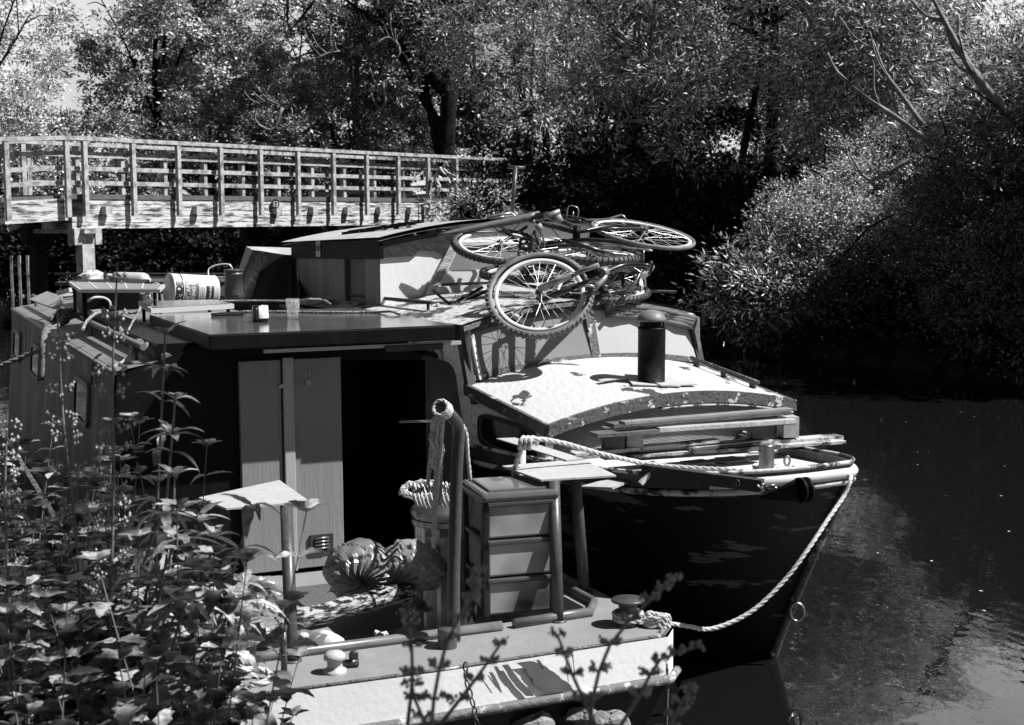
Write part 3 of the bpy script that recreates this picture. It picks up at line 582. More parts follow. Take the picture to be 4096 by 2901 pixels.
# ================================================================== CRUISER (white-roofed motor boat behind)
cr_ = thing('motor_cruiser', 'old wooden motor cruiser with black hull and peeling white cabin roof', 'boat', B(0, 0, 0))
L_out = [(0, 0), (-.22, .02), (-.44, .10), (-.63, .26), (-.76, .50), (-.83, .85), (-.88, 1.3), (-.91, 1.9), (-.93, 3), (-.93, 6.2)]
R_out = [(0, 0), (.14, .12), (.27, .36), (.40, .8), (.55, 1.3), (.72, 1.9), (.9, 3), (.93, 6.2)]
L_wl = [(0, .50), (-.10, .62), (-.22, .80), (-.36, 1.02), (-.5, 1.3), (-.6, 1.6), (-.7, 2.0), (-.76, 2.6), (-.82, 3.6), (-.82, 6.2)]
R_wl = [(0, .50), (.06, .64), (.15, .85), (.25, 1.15), (.38, 1.6), (.52, 2.2), (.72, 3.2), (.82, 6.2)]
def sheer(v): return .93 + .07 * max(0, 1 - v / 1.3) ** 2 - .02 * min(1, v / 3)
def hullside(go, wl):
    m_ = MB(); k = len(go); NZ = 10
    rows = []
    for i in range(k):
        g = go[i]; w_ = wl[i]; row = []
        for j in range(NZ + 1):
            f = j / NZ; f2 = f ** 1.35
            row.append(B(w_[0] + (g[0] - w_[0]) * f2, w_[1] + (g[1] - w_[1]) * f ** 1.1, -.0 + sheer(g[1]) * f))
        row.insert(0, B(w_[0] * .8, w_[1] + .15, -.5)); rows.append(row)
    for i in range(k - 1):
        for j in range(NZ + 1): m_.add([rows[i][j], rows[i + 1][j], rows[i + 1][j + 1], rows[i][j + 1]], [(0, 1, 2, 3)], 0, False)
    m_ = MB(); k_ = NZ + 2; m_.add([q for r_ in rows for q in r_], [(i * k_ + j, (i + 1) * k_ + j, (i + 1) * k_ + j + 1, i * k_ + j + 1) for i in range(k - 1) for j in range(k_ - 1)], 0, True)
    return m_, rows
mb, rowsL = hullside(L_out, L_wl); m2, rowsR = hullside(R_out, R_wl)
mb.add(m2.v, m2.f, 0, True)
mb.build('hull', M['hull'], cr_)
mb = MB(); mb.tube([p + B.v * -.006 for p in rowsL[0]], .022, 8); mb.build('stem_post', M['trimpeel'], cr_)
outl = smooth_path([B(u, v, 0) for u, v in L_out[::-1]], .06) + smooth_path([B(u, v, 0) for u, v in R_out], .06)[1:]
def sh3(p, dz): v = B.loc(p)[1]; return Vector((p.x, p.y, sheer(v) + dz))
cen = B(0, 1.6, 0)
def inset(p, d):
    q = (cen - p); u, v, _ = B.loc(p)
    n_ = (B.t * (-1 if u > 0 else 1) * min(1, .3 + v) + B.v * max(0, 1 - v)).normalized(); return p + n_ * d
mb = MB(); mb.tube([sh3(p, -.03) for p in outl], .015, 8); mb.build('rubbing_strake', M['trimwhite'], cr_)
mb = MB(); mb.tube([sh3(p, .01) for p in outl if B.loc(p)[1] < .30], .026, 10); mb.build('bow_rail', M['white'], cr_)
mb = MB()
for i in range(len(outl) - 1):
    a, b = outl[i], outl[i + 1]; mb.hexa([sh3(inset(a, .035), -.01), sh3(a, -.01), sh3(b, -.01), sh3(inset(b, .035), -.01), sh3(inset(a, .035), .055), sh3(a, .055), sh3(b, .055), sh3(inset(b, .035), .055)], 0)
mb.build('toe_rail', M['trimdark'], cr_)
mb = MB(); mb.tube([sh3(p, .06) for p in outl if B.loc(p)[1] < 2.2], .011, 6); mb.build('rail_cap', M['trimwhite'], cr_)
mb = MB(); k = len(outl); h_ = k // 2
nl = [sh3(inset(p, .03), .012) for p in outl]
pl_ = sorted(range(k), key=lambda i: 0)
lefts = smooth_path([B(u, v, 0) for u, v in L_out], .1); rights = smooth_path([B(u, v, 0) for u, v in R_out], .1)
def at_v(path, v):
    for i in range(len(path) - 1):
        a = B.loc(path[i]); b = B.loc(path[i + 1])
        if a[1] <= v <= b[1]: t = (v - a[1]) / max(1e-6, b[1] - a[1]); return a[0] + (b[0] - a[0]) * t
    return B.loc(path[-1])[0]
def deckpt(a, b):
    v = .04 + 6.1 * b ** 2; ul = at_v(lefts, v) + .02; ur = at_v(rights, v) - .02; return B(ul + (ur - ul) * a, v, sheer(v) + .012)
mb.grid(deckpt, 4, 40); mb.build('foredeck', M['deckpale'], cr_)
# bow fittings
mb = MB(); c = Z(3065, 1915, .955); fr = Frame((c.x, c.y), 20); mb.lathe(Vector((c.x, c.y, .95)), (0, 0, 1), [(.036, 0), (.036, .165), (.030, .172), (0, .172)], 24); mb.tube([fr(-.1, 0, 1.085), fr(.06, 0, 1.085)], .008, 8); lab(mb.build('samson_post', M['galv'], cr_, bevel=.008), 'square galvanised mooring post with a cross pin')
mb = MB(); a = Z(3040, 1990, 1.0); c = Z(3195, 1962, 1.04); b = Z(3235, 1958, 1.04)
mb.lathe(a, (c - a), [(0, 0), (.006, .0), (.052, (c - a).length)], 24); mb.lathe(c, (b - c), [(0, 0), (.055, 0), (.055, .012), (.02, .014), (.02, .03), (.055, .032), (.055, .044), (0, .044)], 24); lab(mb.build('bow_roller', M['black'], cr_), 'black cone shaped fitting with double disc at the bow')
for (px, py) in ((3148, 1862), (3125, 1915), (2950, 1945)):
    c = Z(px, py, 1.0); mb = MB(); r_ = .022 if px != 2950 else .013
    mb.tube([c + Vector((math.cos(a) * r_ * .6, 0, math.sin(a) * r_ * 1.1 + r_)) for a in [j * math.pi / 6 for j in range(12)]], r_ * .28, 6, closed=True); mb.build('lifting_eye', M['galv'] if px == 3148 else M['steel'], cr_)
mb = MB(); c = rowsL[0][4] + B.v * -.03 + Vector((0, 0, .0)); mb.tube([c + Vector((.012 * math.cos(a), -.01 + .0 * a, .045 * math.sin(a) - .03)) + Vector((.022 * math.cos(a), 0, 0)) for a in [j * math.pi / 7 for j in range(14)]], .010, 6, closed=True); mb.build('bow_ring', M['galv'], cr_)
# fore cabin
VC = 1.375; CU = .05
def zc(u, v): # roof camber
    e = (u - CU) / .84; base = 1.155 + (v - VC) * .165; return base + .10 * (1 - e * e)
def ucs(v): return .815 + .02 * (v - VC)
mb = MB()
for s_ in (-1, 1):
    vs = [];
    for v in (VC, 2.1, 6.0):
        u = CU + s_ * ucs(min(v, 2.2)); vs += [B(u, v, .92), B(u, v, min(zc(u, v), zc(u, 2.1)) - .012 if v <= 2.1 else 1.60)]
    mb.add([vs[0], vs[2], vs[3], vs[1]], [(0, 1, 2, 3)]); mb.add([B(CU + s_ * ucs(2.1), 2.1, .92), vs[4], vs[5], B(CU + s_ * ucs(2.1), 2.1, 1.58)], [(0, 1, 2, 3)])
mb.build('cabin_side', M['creamchip'], cr_)
mb = MB()
def roofp(a, b, o=0): u = CU + (a * 2 - 1) * .85; v = 1.30 + b * .82; return B(u, v, zc(u, v) + o)
mb.grid(lambda a, b: roofp(a, b, .006), 24, 8); mb.grid(lambda a, b: roofp(a, b, -.012), 24, 8)
mb.build('fore_roof', M['roofpeel'], cr_)
mb = MB(); hh = .052
for i in range(32):
    ps = []
    for a in (i / 32, (i + 1) / 32):
        u = CU + (a * 2 - 1) * .862; ps.append([B(u, 1.285, zc(u, 1.30) - hh), B(u, 1.285, zc(u, 1.30) + .012), B(u, 1.315, zc(u, 1.30) - hh), B(u, 1.315, zc(u, 1.30) + .012)])
    a, b = ps; mb.hexa([a[0], b[0], b[2], a[2], a[1], b[1], b[3], a[3]])
for s_ in (-1, 1):
    u = CU + s_ * .856; mb.hexa([B(u - .012, 1.315, zc(u, 1.3) - hh), B(u + .012, 1.315, zc(u, 1.3) - hh), B(u + .012, 2.12, zc(u, 2.12) - hh), B(u - .012, 2.12, zc(u, 2.12) - hh), B(u - .012, 1.315, zc(u, 1.3) + .012), B(u + .012, 1.315, zc(u, 1.3) + .012), B(u + .012, 2.12, zc(u, 2.12) + .012), B(u - .012, 2.12, zc(u, 2.12) + .012)])
mb.build('roof_trim', M['trimpeel'], cr_)
mb = MB(); pts = []
for i in range(25):
    u = CU + (i / 12 - 1) * .84; pts.append(B(u, 1.292, zc(u, 1.30) - hh - .012))
mb.tube(pts[10:], .006, 5); mb.build('front_bead', M['trimwhite'], cr_)
mb = MB()
def corr(a, b): u = CU - .80 + a * 1.62; zt_ = zc(u, VC) - .06; z = .93 + b * (zt_ - .93); return B(u, VC + .0035 * math.cos(2 * math.pi * b * 34), z)
mb.grid(corr, 14, 34 * 6); mb.build('ribbed_panel', M['corr'], cr_)
for u in (CU - .815, CU + .815):
    mb = MB(); mb.box(B, u - .025, u + .025, VC - .02, VC + .03, .93, zc(u, VC) - .04); mb.build('corner_post', M['trimwhite'], cr_)
# long window with rounded ends in the left side of the fore cabin
def sidew(v0, v1, z0, z1, n_=28, name='side_window', frm=None, e=.45):
    o1 = []; o2 = []; frm = frm or M['trimdark']
    for j in range(n_):
        a = 2 * math.pi * j / n_; ca = math.copysign(abs(math.cos(a)) ** e, math.cos(a)); sa = math.copysign(abs(math.sin(a)) ** e, math.sin(a)); vm = (v0 + v1) / 2
        zz = (z0 + z1) / 2 + .06 * (vm + ca * (v1 - v0) / 2 - vm)
        v = vm + ca * (v1 - v0) / 2; u = CU - ucs(min(v, 2.2)) - .003
        o1.append(B(u, v, zz + sa * (z1 - z0) / 2)); o2.append(B(u, vm + ca * ((v1 - v0) / 2 - .03), zz + sa * ((z1 - z0) / 2 - .022)))
    m_ = MB()
    for j in range(n_):
        j2 = (j + 1) % n_; A = [o1[j], o1[j2], o2[j2], o2[j]]; Bq = [p - B.t * .012 for p in A]
        m_.add(Bq, [(0, 1, 2, 3)]); m_.add([A[0], A[1], Bq[1], Bq[0]], [(0, 1, 2, 3)])
    f = m_.build(name, frm, cr_); m_ = MB(); m_.add([p - B.t * .004 for p in o2], [tuple(range(n_))]); m_.build('pane', M['darkglass'], f)
sidew(1.46, 2.02, .935, 1.125)
sidew(2.4, 2.95, 1.30, 1.47, frm=M['trimwhite'], e=.2)
# windscreen: two panes, centre post, end posts, head and sill
VW = 2.10
def wsb(u): return 1.275 + .075 * (1 - ((u - CU) / .84) ** 2) + .02
def wst(u): return 1.575 + .115 * (1 - ((u - CU) / .84) ** 2)
def wspan(ua, ub, inset_=.03, v=VW, name='windscreen_pane', m=None, n_=12):
    m_ = MB(); m_.grid(lambda a, b: B(ua + (ub - ua) * a, v + .10 * b, wsb(ua + (ub - ua) * a) + inset_ + (wst(ua + (ub - ua) * a) - wsb(ua + (ub - ua) * a) - 2 * inset_) * b), n_, 3); return m_.build(name, m or M['pane'], cr_)
wspan(CU - .80, CU + .0); wspan(CU + .06, CU + .80, m=M['panelight'])
def wsbar(f0, f1, name, m, dv=-.012, w_=.03):
    m_ = MB(); pts = []
    for i in range(21):
        u = CU + (i / 10 - 1) * .84; z = wsb(u) + (wst(u) - wsb(u)) * f0; pts.append((u, z))
    for i in range(20):
        (ua, za), (ub, zb_) = pts[i], pts[i + 1]; vv = VW + .10 * f0 + dv
        m_.hexa([B(ua, vv, za), B(ub, vv, zb_), B(ub, vv + w_, zb_), B(ua, vv + w_, za), B(ua, vv + .01, za + f1), B(ub, vv + .01, zb_ + f1), B(ub, vv + w_, zb_ + f1), B(ua, vv + w_, za + f1)])
    return m_.build(name, m, cr_)
wsbar(0, .032, 'windscreen_sill', M['trimpeel']); wsbar(.88, .045, 'windscreen_head', M['trimdark'], dv=-.012)
wsbar(.99, .03, 'roof_edge', M['trimpeel'], dv=-.05, w_=.06)  # dark trim here carries the bicycles' shade in its colour
for (u, w_, m) in ((CU - .835, .05, 'trimdark'), (CU + .03, .06, 'trimpeel'), (CU + .835, .05, 'trimdark')):
    mb = MB(); mb.hexa([B(u - w_ / 2, VW - .02, wsb(u) - .02), B(u + w_ / 2, VW - .02, wsb(u) - .02), B(u + w_ / 2, VW + .02, wsb(u) - .02), B(u - w_ / 2, VW + .02, wsb(u) - .02), B(u - w_ / 2, VW + .075, wst(u)), B(u + w_ / 2, VW + .075, wst(u)), B(u + w_ / 2, VW + .12, wst(u)), B(u - w_ / 2, VW + .12, wst(u))]); mb.build('windscreen_post', M[m], cr_)
mb = MB(); u = CU - .78; mb.hexa([B(u - .01, VW - .03, wsb(u)), B(u + .01, VW - .03, wsb(u)), B(u + .01, VW - .01, wsb(u)), B(u - .01, VW - .01, wsb(u)), B(u - .01, VW + .06, wst(u) - .04), B(u + .01, VW + .06, wst(u) - .04), B(u + .01, VW + .08, wst(u) - .04), B(u - .01, VW + .08, wst(u) - .04)]); mb.build('window_strip', M['trimwhite'], cr_)
# mid roof from the windscreen back to the wheelhouse
def zm_(u, v): e = (u - CU) / .86; return 1.595 + .115 * (1 - e * e) + .01 * (v - 2.2)
mb = MB(); mb.grid(lambda a, b: B(CU + (a * 2 - 1) * .875, 2.15 + b * 3.9, zm_(CU + (a * 2 - 1) * .86, 2.15 + b * 3.9) + .012), 16, 12); mb.build('mid_roof', M['roofpeel2'], cr_)
for s_ in (-1, 1):
    mb = MB(); mb.box(B, CU + s_ * .875 - .012, CU + s_ * .875 + .012, 2.12, 6.1, 1.525, 1.612); mb.build('roof_trim', M['black'], cr_)
mb = MB()
for s_ in (-1, 1):
    for v in (2.12,): pass
mb.tube([B(CU - .70, 2.75, 1.70), B(CU - .70, 5.8, 1.70)], .012, 6)
for i in range(6): mb.tube([B(CU - .70, 2.8 + i * .58, 1.70), B(CU - .70, 2.8 + i * .58, 1.63)], .01, 6)
mb.build('roof_grab_rail', M['steel'], cr_)
mb = MB(); mb.tube([B(CU + .72, 1.45, zc(CU + .72, 1.45) + .05), B(CU + .72, 2.05, zc(CU + .72, 2.05) + .05)], .012, 6)
for v in (1.5, 1.75, 2.0): mb.box(B, CU + .71, CU + .73, v - .02, v + .02, zc(CU + .72, v), zc(CU + .72, v) + .05)
mb.build('roof_grab_rail', M['trimpeel'], cr_)
# vent pipe at the cabin corner
mb = MB(); q = B(CU - .86, 2.02, 1.18); mb.lathe(q, (0, 0, 1), [(0, 0), (.02, 0), (.024, .03), (.03, .035), (.03, .055), (0, .06)], 14); mb.build('nav_light', M['rust'], cr_)
# chimney
q = B(.05, 1.54, zc(.05, 1.54) + .0)
mb = MB(); mb.lathe(q, (0.01, 0, 1), [(.079, 0), (.079, .012), (.076, .014), (.076, .30), (.079, .302), (.079, .308), (.075, .31), (.075, .312)], 36)
ch = mb.build('chimney', M['chim'], cr_)
mb = MB(); mb.lathe(q + Vector((0, 0, .345)), (0, 0, 1), [(0, -.0), (.074, 0), (.082, .004), (.082, .012), (.070, .035), (.045, .055), (.02, .063), (0, .065)], 36); mb.build('cowl', M['cowl'], ch)
mb = MB()
for a in (.3, 2.4, 4.5): mb.tube([q + Vector((.072 * math.cos(a), .072 * math.sin(a), .30)), q + Vector((.072 * math.cos(a), .072 * math.sin(a), .35))], .006, 6)
mb.lathe(q + Vector((0, 0, .31)), (0, 0, 1), [(.055, 0), (.055, .035)], 20); mb.build('cowl_strut', M['chim'], ch)
mb = MB(); fr = Frame((q.x, q.y), 20)
def zr_(p): u, v, _ = B.loc(p); return zc(u, v)
for k, (x0, x1, y0, y1, r_) in enumerate(((-.13, .14, -.11, .10, 8), (-.02, .22, -.13, -.06, 28), (-.3, -.12, .05, .08, 30))):
    f2 = Frame((q.x, q.y), r_); ps = [f2(x0, y0, 0), f2(x1, y0, 0), f2(x1, y1, 0), f2(x0, y1, 0)]
    for p in ps: p.z = zr_(p) + .014 + .004 * k
    mb.plate(ps, .006)
mb.build('chimney_flashing', M['plate'], cr_)
# wheelhouse
VH = 3.35; UL = -.68; UR = .95
def zh(u, v): e = (u - .35) / 1.05; return 2.19 - .115 * e * e - .03 * (v - VH)
mb = MB(); n_ = 14   # front face with a window opening
WL0, WL1 = -.30, -.08; WR = .78; WZ0 = 1.70; WZ1 = 2.02
def fz(u, z, o=0): return B(u, VH + o, z)
mb.add([fz(UL, 1.60), fz(-.36, 1.62), fz(-.10, zh(-.1, VH) - .04), fz(UL, zh(UL, VH) - .03)], [(0, 1, 2, 3)])
mb.add([fz(-.36, 1.62), fz(UR, 1.6), fz(UR, 1.70), fz(-.31, 1.70)], [(0, 1, 2, 3)])
mb.add([fz(-.12, 2.03), fz(UR, 2.03), fz(UR, zh(UR, VH)), fz(.35, zh(.35, VH)), fz(-.10, zh(-.1, VH) - .01)], [(0, 1, 2, 3, 4)])
mb.add([fz(.80, 1.70), fz(UR, 1.7), fz(UR, 2.03), fz(.80, 2.03)], [(0, 1, 2, 3)])
mb.build('wheelhouse_front', M['cream'], cr_)
mb = MB(); mb.bar(fz(-.385, 1.64, -.015), fz(-.125, 2.07, -.015), .055, .03, B.v); mb.build('window_post', M['wood'], cr_)
mb = MB(); mb.bar(fz(-.32, 1.68, -.012), fz(-.115, 2.04, -.012), .03, .02, B.v); mb.bar(fz(-.32, 1.69, -.012), fz(.8, 1.69, -.012), .02, .02, B.v); mb.bar(fz(-.115, 2.035, -.012), fz(.8, 2.035, -.012), .02, .02, B.v); wf = mb.build('window', M['alu'], cr_)
mb = MB(); mb.add([fz(-.31, 1.695, .004), fz(.8, 1.695, .004), fz(.8, 2.03, .004), fz(-.115, 2.03, .004)], [(0, 1, 2, 3)]); mb.build('pane', M['pane'], wf)
mb = MB(); mb.box(B, -.29, .78, VH - .03, VH - .004, 1.700, 1.765); mb.box(B, -.27, .78, VH - .016, VH - .002, 1.785, 1.865); mb.build('window_ledge', M['white'], cr_)
# left side: brown boards
vv = [VH, 3.56, 3.85, 4.6]
for i in range(3):
    mb = MB(); a, b = vv[i], vv[i + 1]; o_ = (.0, .025, .0)[i]; mb.hexa([B(UL + o_, a + .004, 1.58), B(UL + .03 + o_, a + .004, 1.58), B(UL + .03 + o_, b - .004, 1.58), B(UL + o_, b - .004, 1.58), B(UL + o_, a + .004, 1.985), B(UL + .03 + o_, a + .004, 1.985), B(UL + .03 + o_, b - .004, 1.96), B(UL + o_, b - .004, 1.96)]); mb.build('side_board', M['brown'] if i != 1 else M['brown2'], cr_)
mb = MB(); mb.hexa([B(UL - .02, VH - .03, 1.95), B(UL + .01, VH - .03, 1.95), B(UL + .01, 4.65, 1.93), B(UL - .02, 4.65, 1.93), B(UL - .02, VH - .03, 2.07), B(UL + .01, VH - .03, 2.07), B(UL + .01, 4.65, 2.035), B(UL - .02, 4.65, 2.035)]); fb = mb.build('roof_fascia', M['black'], cr_)
mb = MB() # dark drip strip with flaking paint across the front
pts = [(UL - .02, 1.955), (-.45, 1.965), (-.40, 2.0), (-.28, 1.99), (-.24, 1.975), (-.1, 2.01), (-.08, 2.12), (-.3, 2.115), (UL - .02, 2.055)]
mb.plate([B(u, VH - .02, z) for u, z in pts], .016, dirn=B.v); mb.build('front_fascia', M['flake'], cr_)
mb = MB(); mb.grid(lambda a, b: B(UL - .03 + a * 1.72, VH - .05 + b * 1.5, zh(UL - .03 + a * 1.72, VH - .05 + b * 1.5) + .012), 20, 6); mb.grid(lambda a, b: B(UL - .03 + a * 1.72, VH - .05 + b * 1.5, zh(UL - .03 + a * 1.72, VH - .05 + b * 1.5) - .012), 20, 6); mb.build('wheelhouse_roof', M['roofwh'], cr_)
mb = MB(); mb.box(B, UR - .02, UR, VH, 4.6, 1.6, 2.08); mb.box(B, UL, UR, 4.57, 4.6, 1.6, 1.98); mb.build('wheelhouse_wall', M['cream'], cr_)
p = B.onu(1272, 995, UL - .024); mb = MB(); mb.add([p + B.v * s1 * .035 + Vector((0, 0, s2 * .055)) for s1, s2 in ((1, -1), (-1, -1), (-1, 1), (1, 1))], [(0, 1, 2, 3)])
st = mb.build('number_sticker', M['plate'], cr_)
def text(body, size, mtx, m, name='lettering', parent=None, ext=.001, label=None):
    c = bpy.data.curves.new(name, 'FONT'); c.body = body; c.size = size; c.extrude = ext; c.align_x = 'CENTER'; c.align_y = 'CENTER'
    o = bpy.data.objects.new('tmp', c); COL.objects.link(o); dg = bpy.context.evaluated_depsgraph_get(); me = bpy.data.meshes.new_from_object(o.evaluated_get(dg)); bpy.data.objects.remove(o)
    me.transform(mtx); off = Vector(); q = parent
    while q is not None: off += q.location; q = q.parent
    me.transform(Matrix.Translation(-off)); me.materials.clear(); me.materials.append(m); o = bpy.data.objects.new(name, me); COL.objects.link(o); o.parent = parent
    return o
def basis(x, y, z, loc):
    return Matrix(((x.x, y.x, z.x, loc.x), (x.y, y.y, z.y, loc.y), (x.z, y.z, z.z, loc.z), (0, 0, 0, 1)))
text('107', .055, basis(-B.v, Vector((0, 0, 1)), -B.t, p - B.t * .002), M['ink'], parent=st)
# roof ladder lying on the wheelhouse roof
ld = thing('roof_ladder', 'dark rail with short rungs lying along the wheelhouse roof edge', 'ladder', B(-.55, 3.9, 2.1))
a1, b1 = D(1372, 935, 9.75), D(1660, 893, 9.25); off_ = Vector((.03, .12, .01))
for o_ in (Vector((0, 0, 0)), off_):
    mb = MB(); mb.bar(a1 + o_, b1 + o_, .025, .02); mb.build('side_rail', M['black'], ld)
for k in range(6):
    p = a1.lerp(b1, (k + .5) / 6); mb = MB(); mb.bar(p, p + off_, .02, .014); mb.box(Frame((p.x, p.y), 30), -.012, .012, -.012, .012, p.z - .03, p.z); mb.build('rung', M['plate'] if k % 2 else M['black'], ld)
# pallet and planks stacked on the foredeck
pa = thing('wooden_pallet', 'broken pallet of pale planks lying across the cruiser foredeck', 'pallet', Z(2850, 1800, 1.0))
def bd(px0, py0, px1, py1, z, w_, t, name, m, par, zz=None):
    a = Z(px0, py0, z); b = Z(px1, py1, zz or z); m_ = MB(); d = (b - a).normalized(); side = Vector((-d.y, d.x, 0)); off_ = side * w_ / 2
    m_.bar(a + off_ , b + off_, w_, t); return m_.build(name, M[m], par, bevel=.002)
bd(2455, 1706, 3165, 1652, 1.185, .09, .022, 'top_board', 'plankdark', pa)
bd(2500, 1695, 3172, 1640, 1.215, .06, .016, 'top_board', 'plank2', pa)
bd(2390, 1745, 3185, 1690, 1.165, .10, .02, 'top_board', 'plankdark', pa)
bd(2640, 1722, 3190, 1686, 1.172, .05, .022, 'top_board', 'plank', pa)
for (px, py, w_, m) in ((2540, 1790, .085, 'plankgrain'), (3165, 1745, .085, 'plankgrain'), (3035, 1750, .07, 'plankdark'), (2460, 1795, .10, 'plankdark')):
    c = Z(px, py, 1.06); fr = Frame((c.x, c.y), 8); mb = MB(); mb.box(fr, -w_ / 2 * 1.0, w_ / 2 * 1.0, 0, .10, 1.05, 1.16); mb.build('block', M[m], pa, bevel=.003)
bd(2310, 1820, 3185, 1760, 1.035, .10, .018, 'bottom_board', 'plankchip', pa)
bd(2760, 1800, 3375, 1752, 1.03, .09, .022, 'bottom_board', 'plankchip', pa)
bd(2420, 1835, 3385, 1770, 1.012, .07, .018, 'bottom_board', 'plankchip', pa, 1.018)
bd(2300, 1822, 2880, 1765, 1.045, .06, .018, 'bottom_board', 'plankchip', pa, 1.06)
bd(2560, 1838, 3290, 1787, .995, .08, .014, 'bottom_board', 'plankdark', pa)
mb = MB(); mb.bar(Z(2572, 1880, 1.03), Z(3050, 1943, 1.0), .05, .055); q1 = mb.build('mooring_beam', M['beamsteel']); tag(q1, 'long dark steel beam lying along the foredeck with chain at its end', 'beam')
mb = MB(); chain([Z(3040, 1945, 1.0), Z(3070, 1935, .99), Z(3100, 1925, .985), Z(3120, 1905, 1.0), Z(3135, 1935, .98), Z(3110, 1945, .98), Z(3060, 1950, .98)], .013, .0045, mb); tag(mb.build('chain', M['galv']), 'short pale chain heaped at the end of the foredeck beam', 'chain')
mb = MB()
pts = [Z(2565, 1925, .97), Z(2600, 1890, 1.02), Z(2660, 1895, 1.01), Z(2880, 1945, .965), Z(2850, 1950, .965), Z(2650, 1900, 1.0), Z(2605, 1900, 1.01), Z(2580, 1935, .965)]
mb.plate([Z(2600, 1885, 1.01), Z(2655, 1888, 1.01), Z(2890, 1948, .965), Z(2640, 1908, .985)], .008); tag(mb.build('angled_board', M['plank']), 'thin pale wedge of board leaning on the toe rail of the cruiser', 'board')
mb = MB(); mb.bar(Z(2562, 1935, .975), Z(2600, 1893, 1.02), .02, .02); tag(mb.build('short_batten', M['white']), 'short white batten propped beside the thin wedge of board', 'batten')
for k, (px, py, s_, l_) in enumerate(((2590, 1845, .05, 'small pale chip of wood by the rope near the pallet'), (2790, 1840, .07, 'square pale tile lying under the pallet, left one'), (2920, 1830, .08, 'square pale tile lying under the pallet, right one'))):
    c = Z(px, py, .97); fr = Frame((c.x, c.y), 20 + 8 * k); mb = MB(); mb.box(fr, -s_, s_, -s_ * .8, s_ * .8, .952, .962); tag(mb.build('tile' if k else 'wood_chip', M['plank']), l_, 'tile' if k else 'offcut')
mb = MB(); c = Z(2410, 1915, .95); mb.plate([Z(2320, 1945, .955), Z(2545, 1885, .955), Z(2580, 1900, .955), Z(2450, 1950, .955)], .01); tag(mb.build('deck_board', M['plank']), 'pale loose board beside the right seat plate on the cruiser deck', 'board')

# ================================================================== BICYCLES heaped on the cruiser roof
def wheel(c, nrm, r, tw, parent, name='wheel', knob=True, rimw=.022, tyre=M['rubber'], rot=0.0):
    nrm = Vector(nrm).normalized(); e1 = nrm.orthogonal().normalized(); e2 = nrm.cross(e1); n_ = 72
    def P(a, rr, h): return c + (e1 * math.cos(a) + e2 * math.sin(a)) * rr + nrm * h
    tmp = []
    m_ = MB(); prof = [(-.55, -.5), (-.95, -.1), (-.85, .55), (-.4, .9), (0, 1.0), (.4, .9), (.85, .55), (.95, -.1), (.55, -.5)]
    vs = []; fs = []; k = len(prof)
    for j in range(n_):
        a = 2 * math.pi * j / n_
        for (h, q) in prof: vs.append(P(a, r - tw / 2 + q * tw / 2, h * tw / 2))
    for j in range(n_):
        for i in range(k - 1): fs.append((j * k + i, j * k + i + 1, ((j + 1) % n_) * k + i + 1, ((j + 1) % n_) * k + i))
    m_.add(vs, fs, 0, True)
    if knob:
        for j in range(58):
            a = 2 * math.pi * (j + .25 * 0) / 58; da = .030
            for s_ in (-1, 1):
                h0, h1 = s_ * tw * .12, s_ * tw * .46; dr = r - .001
                aa = a + (da * .8 if s_ > 0 else 0)
                m_.hexa([P(aa, dr - .006, h0), P(aa + da, dr - .006, h0), P(aa + da, dr - .014, h1), P(aa, dr - .014, h1), P(aa, dr + .006, h0), P(aa + da, dr + .006, h0), P(aa + da, dr - .003, h1), P(aa, dr - .003, h1)])
    tmp.append(('tyre', m_, tyre))
    m_ = MB(); rr = r - tw; prof = [(-.5, 0), (-.5, .9), (-.38, 1), (.38, 1), (.5, .9), (.5, 0), (.3, -.25), (-.3, -.25)]
    vs = []; fs = []; k = len(prof)
    for j in range(n_):
        a = 2 * math.pi * j / n_
        for (h, q) in prof: vs.append(P(a, rr - .016 + q * .018, h * rimw))
    for j in range(n_):
        for i in range(k): fs.append((j * k + i, j * k + (i + 1) % k, ((j + 1) % n_) * k + (i + 1) % k, ((j + 1) % n_) * k + i))
    m_.add(vs, fs, 0, True); tmp.append(('rim', m_, M['alloy']))
    m_ = MB(); m_.lathe(c - nrm * .045, nrm, [(0, 0), (.006, 0), (.006, .012), (.022, .014), (.022, .02), (.013, .024), (.013, .066), (.022, .07), (.022, .076), (.006, .078), (.006, .09), (0, .09)], 16); tmp.append(('hub', m_, M['steel']))
    m_ = MB()
    for j in range(32):
        s_ = 1 if j % 2 else -1; a = 2 * math.pi * j / 32 + rot; a2 = a + (.75 if (j // 2) % 2 else -.75)
        m_.tube([P(a2, .021, s_ * .028), P(a, rr - .01, s_ * .003)], .0016, 4, caps=False)
    tmp.append(('spokes', m_, M['spoke']))
    # the wheel itself is the tyre; rim, hub and spokes are its pieces
    w_ = tmp[0][1].build(name, tmp[0][2], parent)
    for nm, mm, mt in tmp[1:]: mm.build(nm, mt, w_)
    return w_
def tubes(name, segs, m, parent, n_=10):
    m_ = MB()
    for s_ in segs: m_.tube(smooth_path(s_[0], .03) if len(s_[0]) > 2 else s_[0], s_[1], n_)
    return m_.build(name, m, parent)
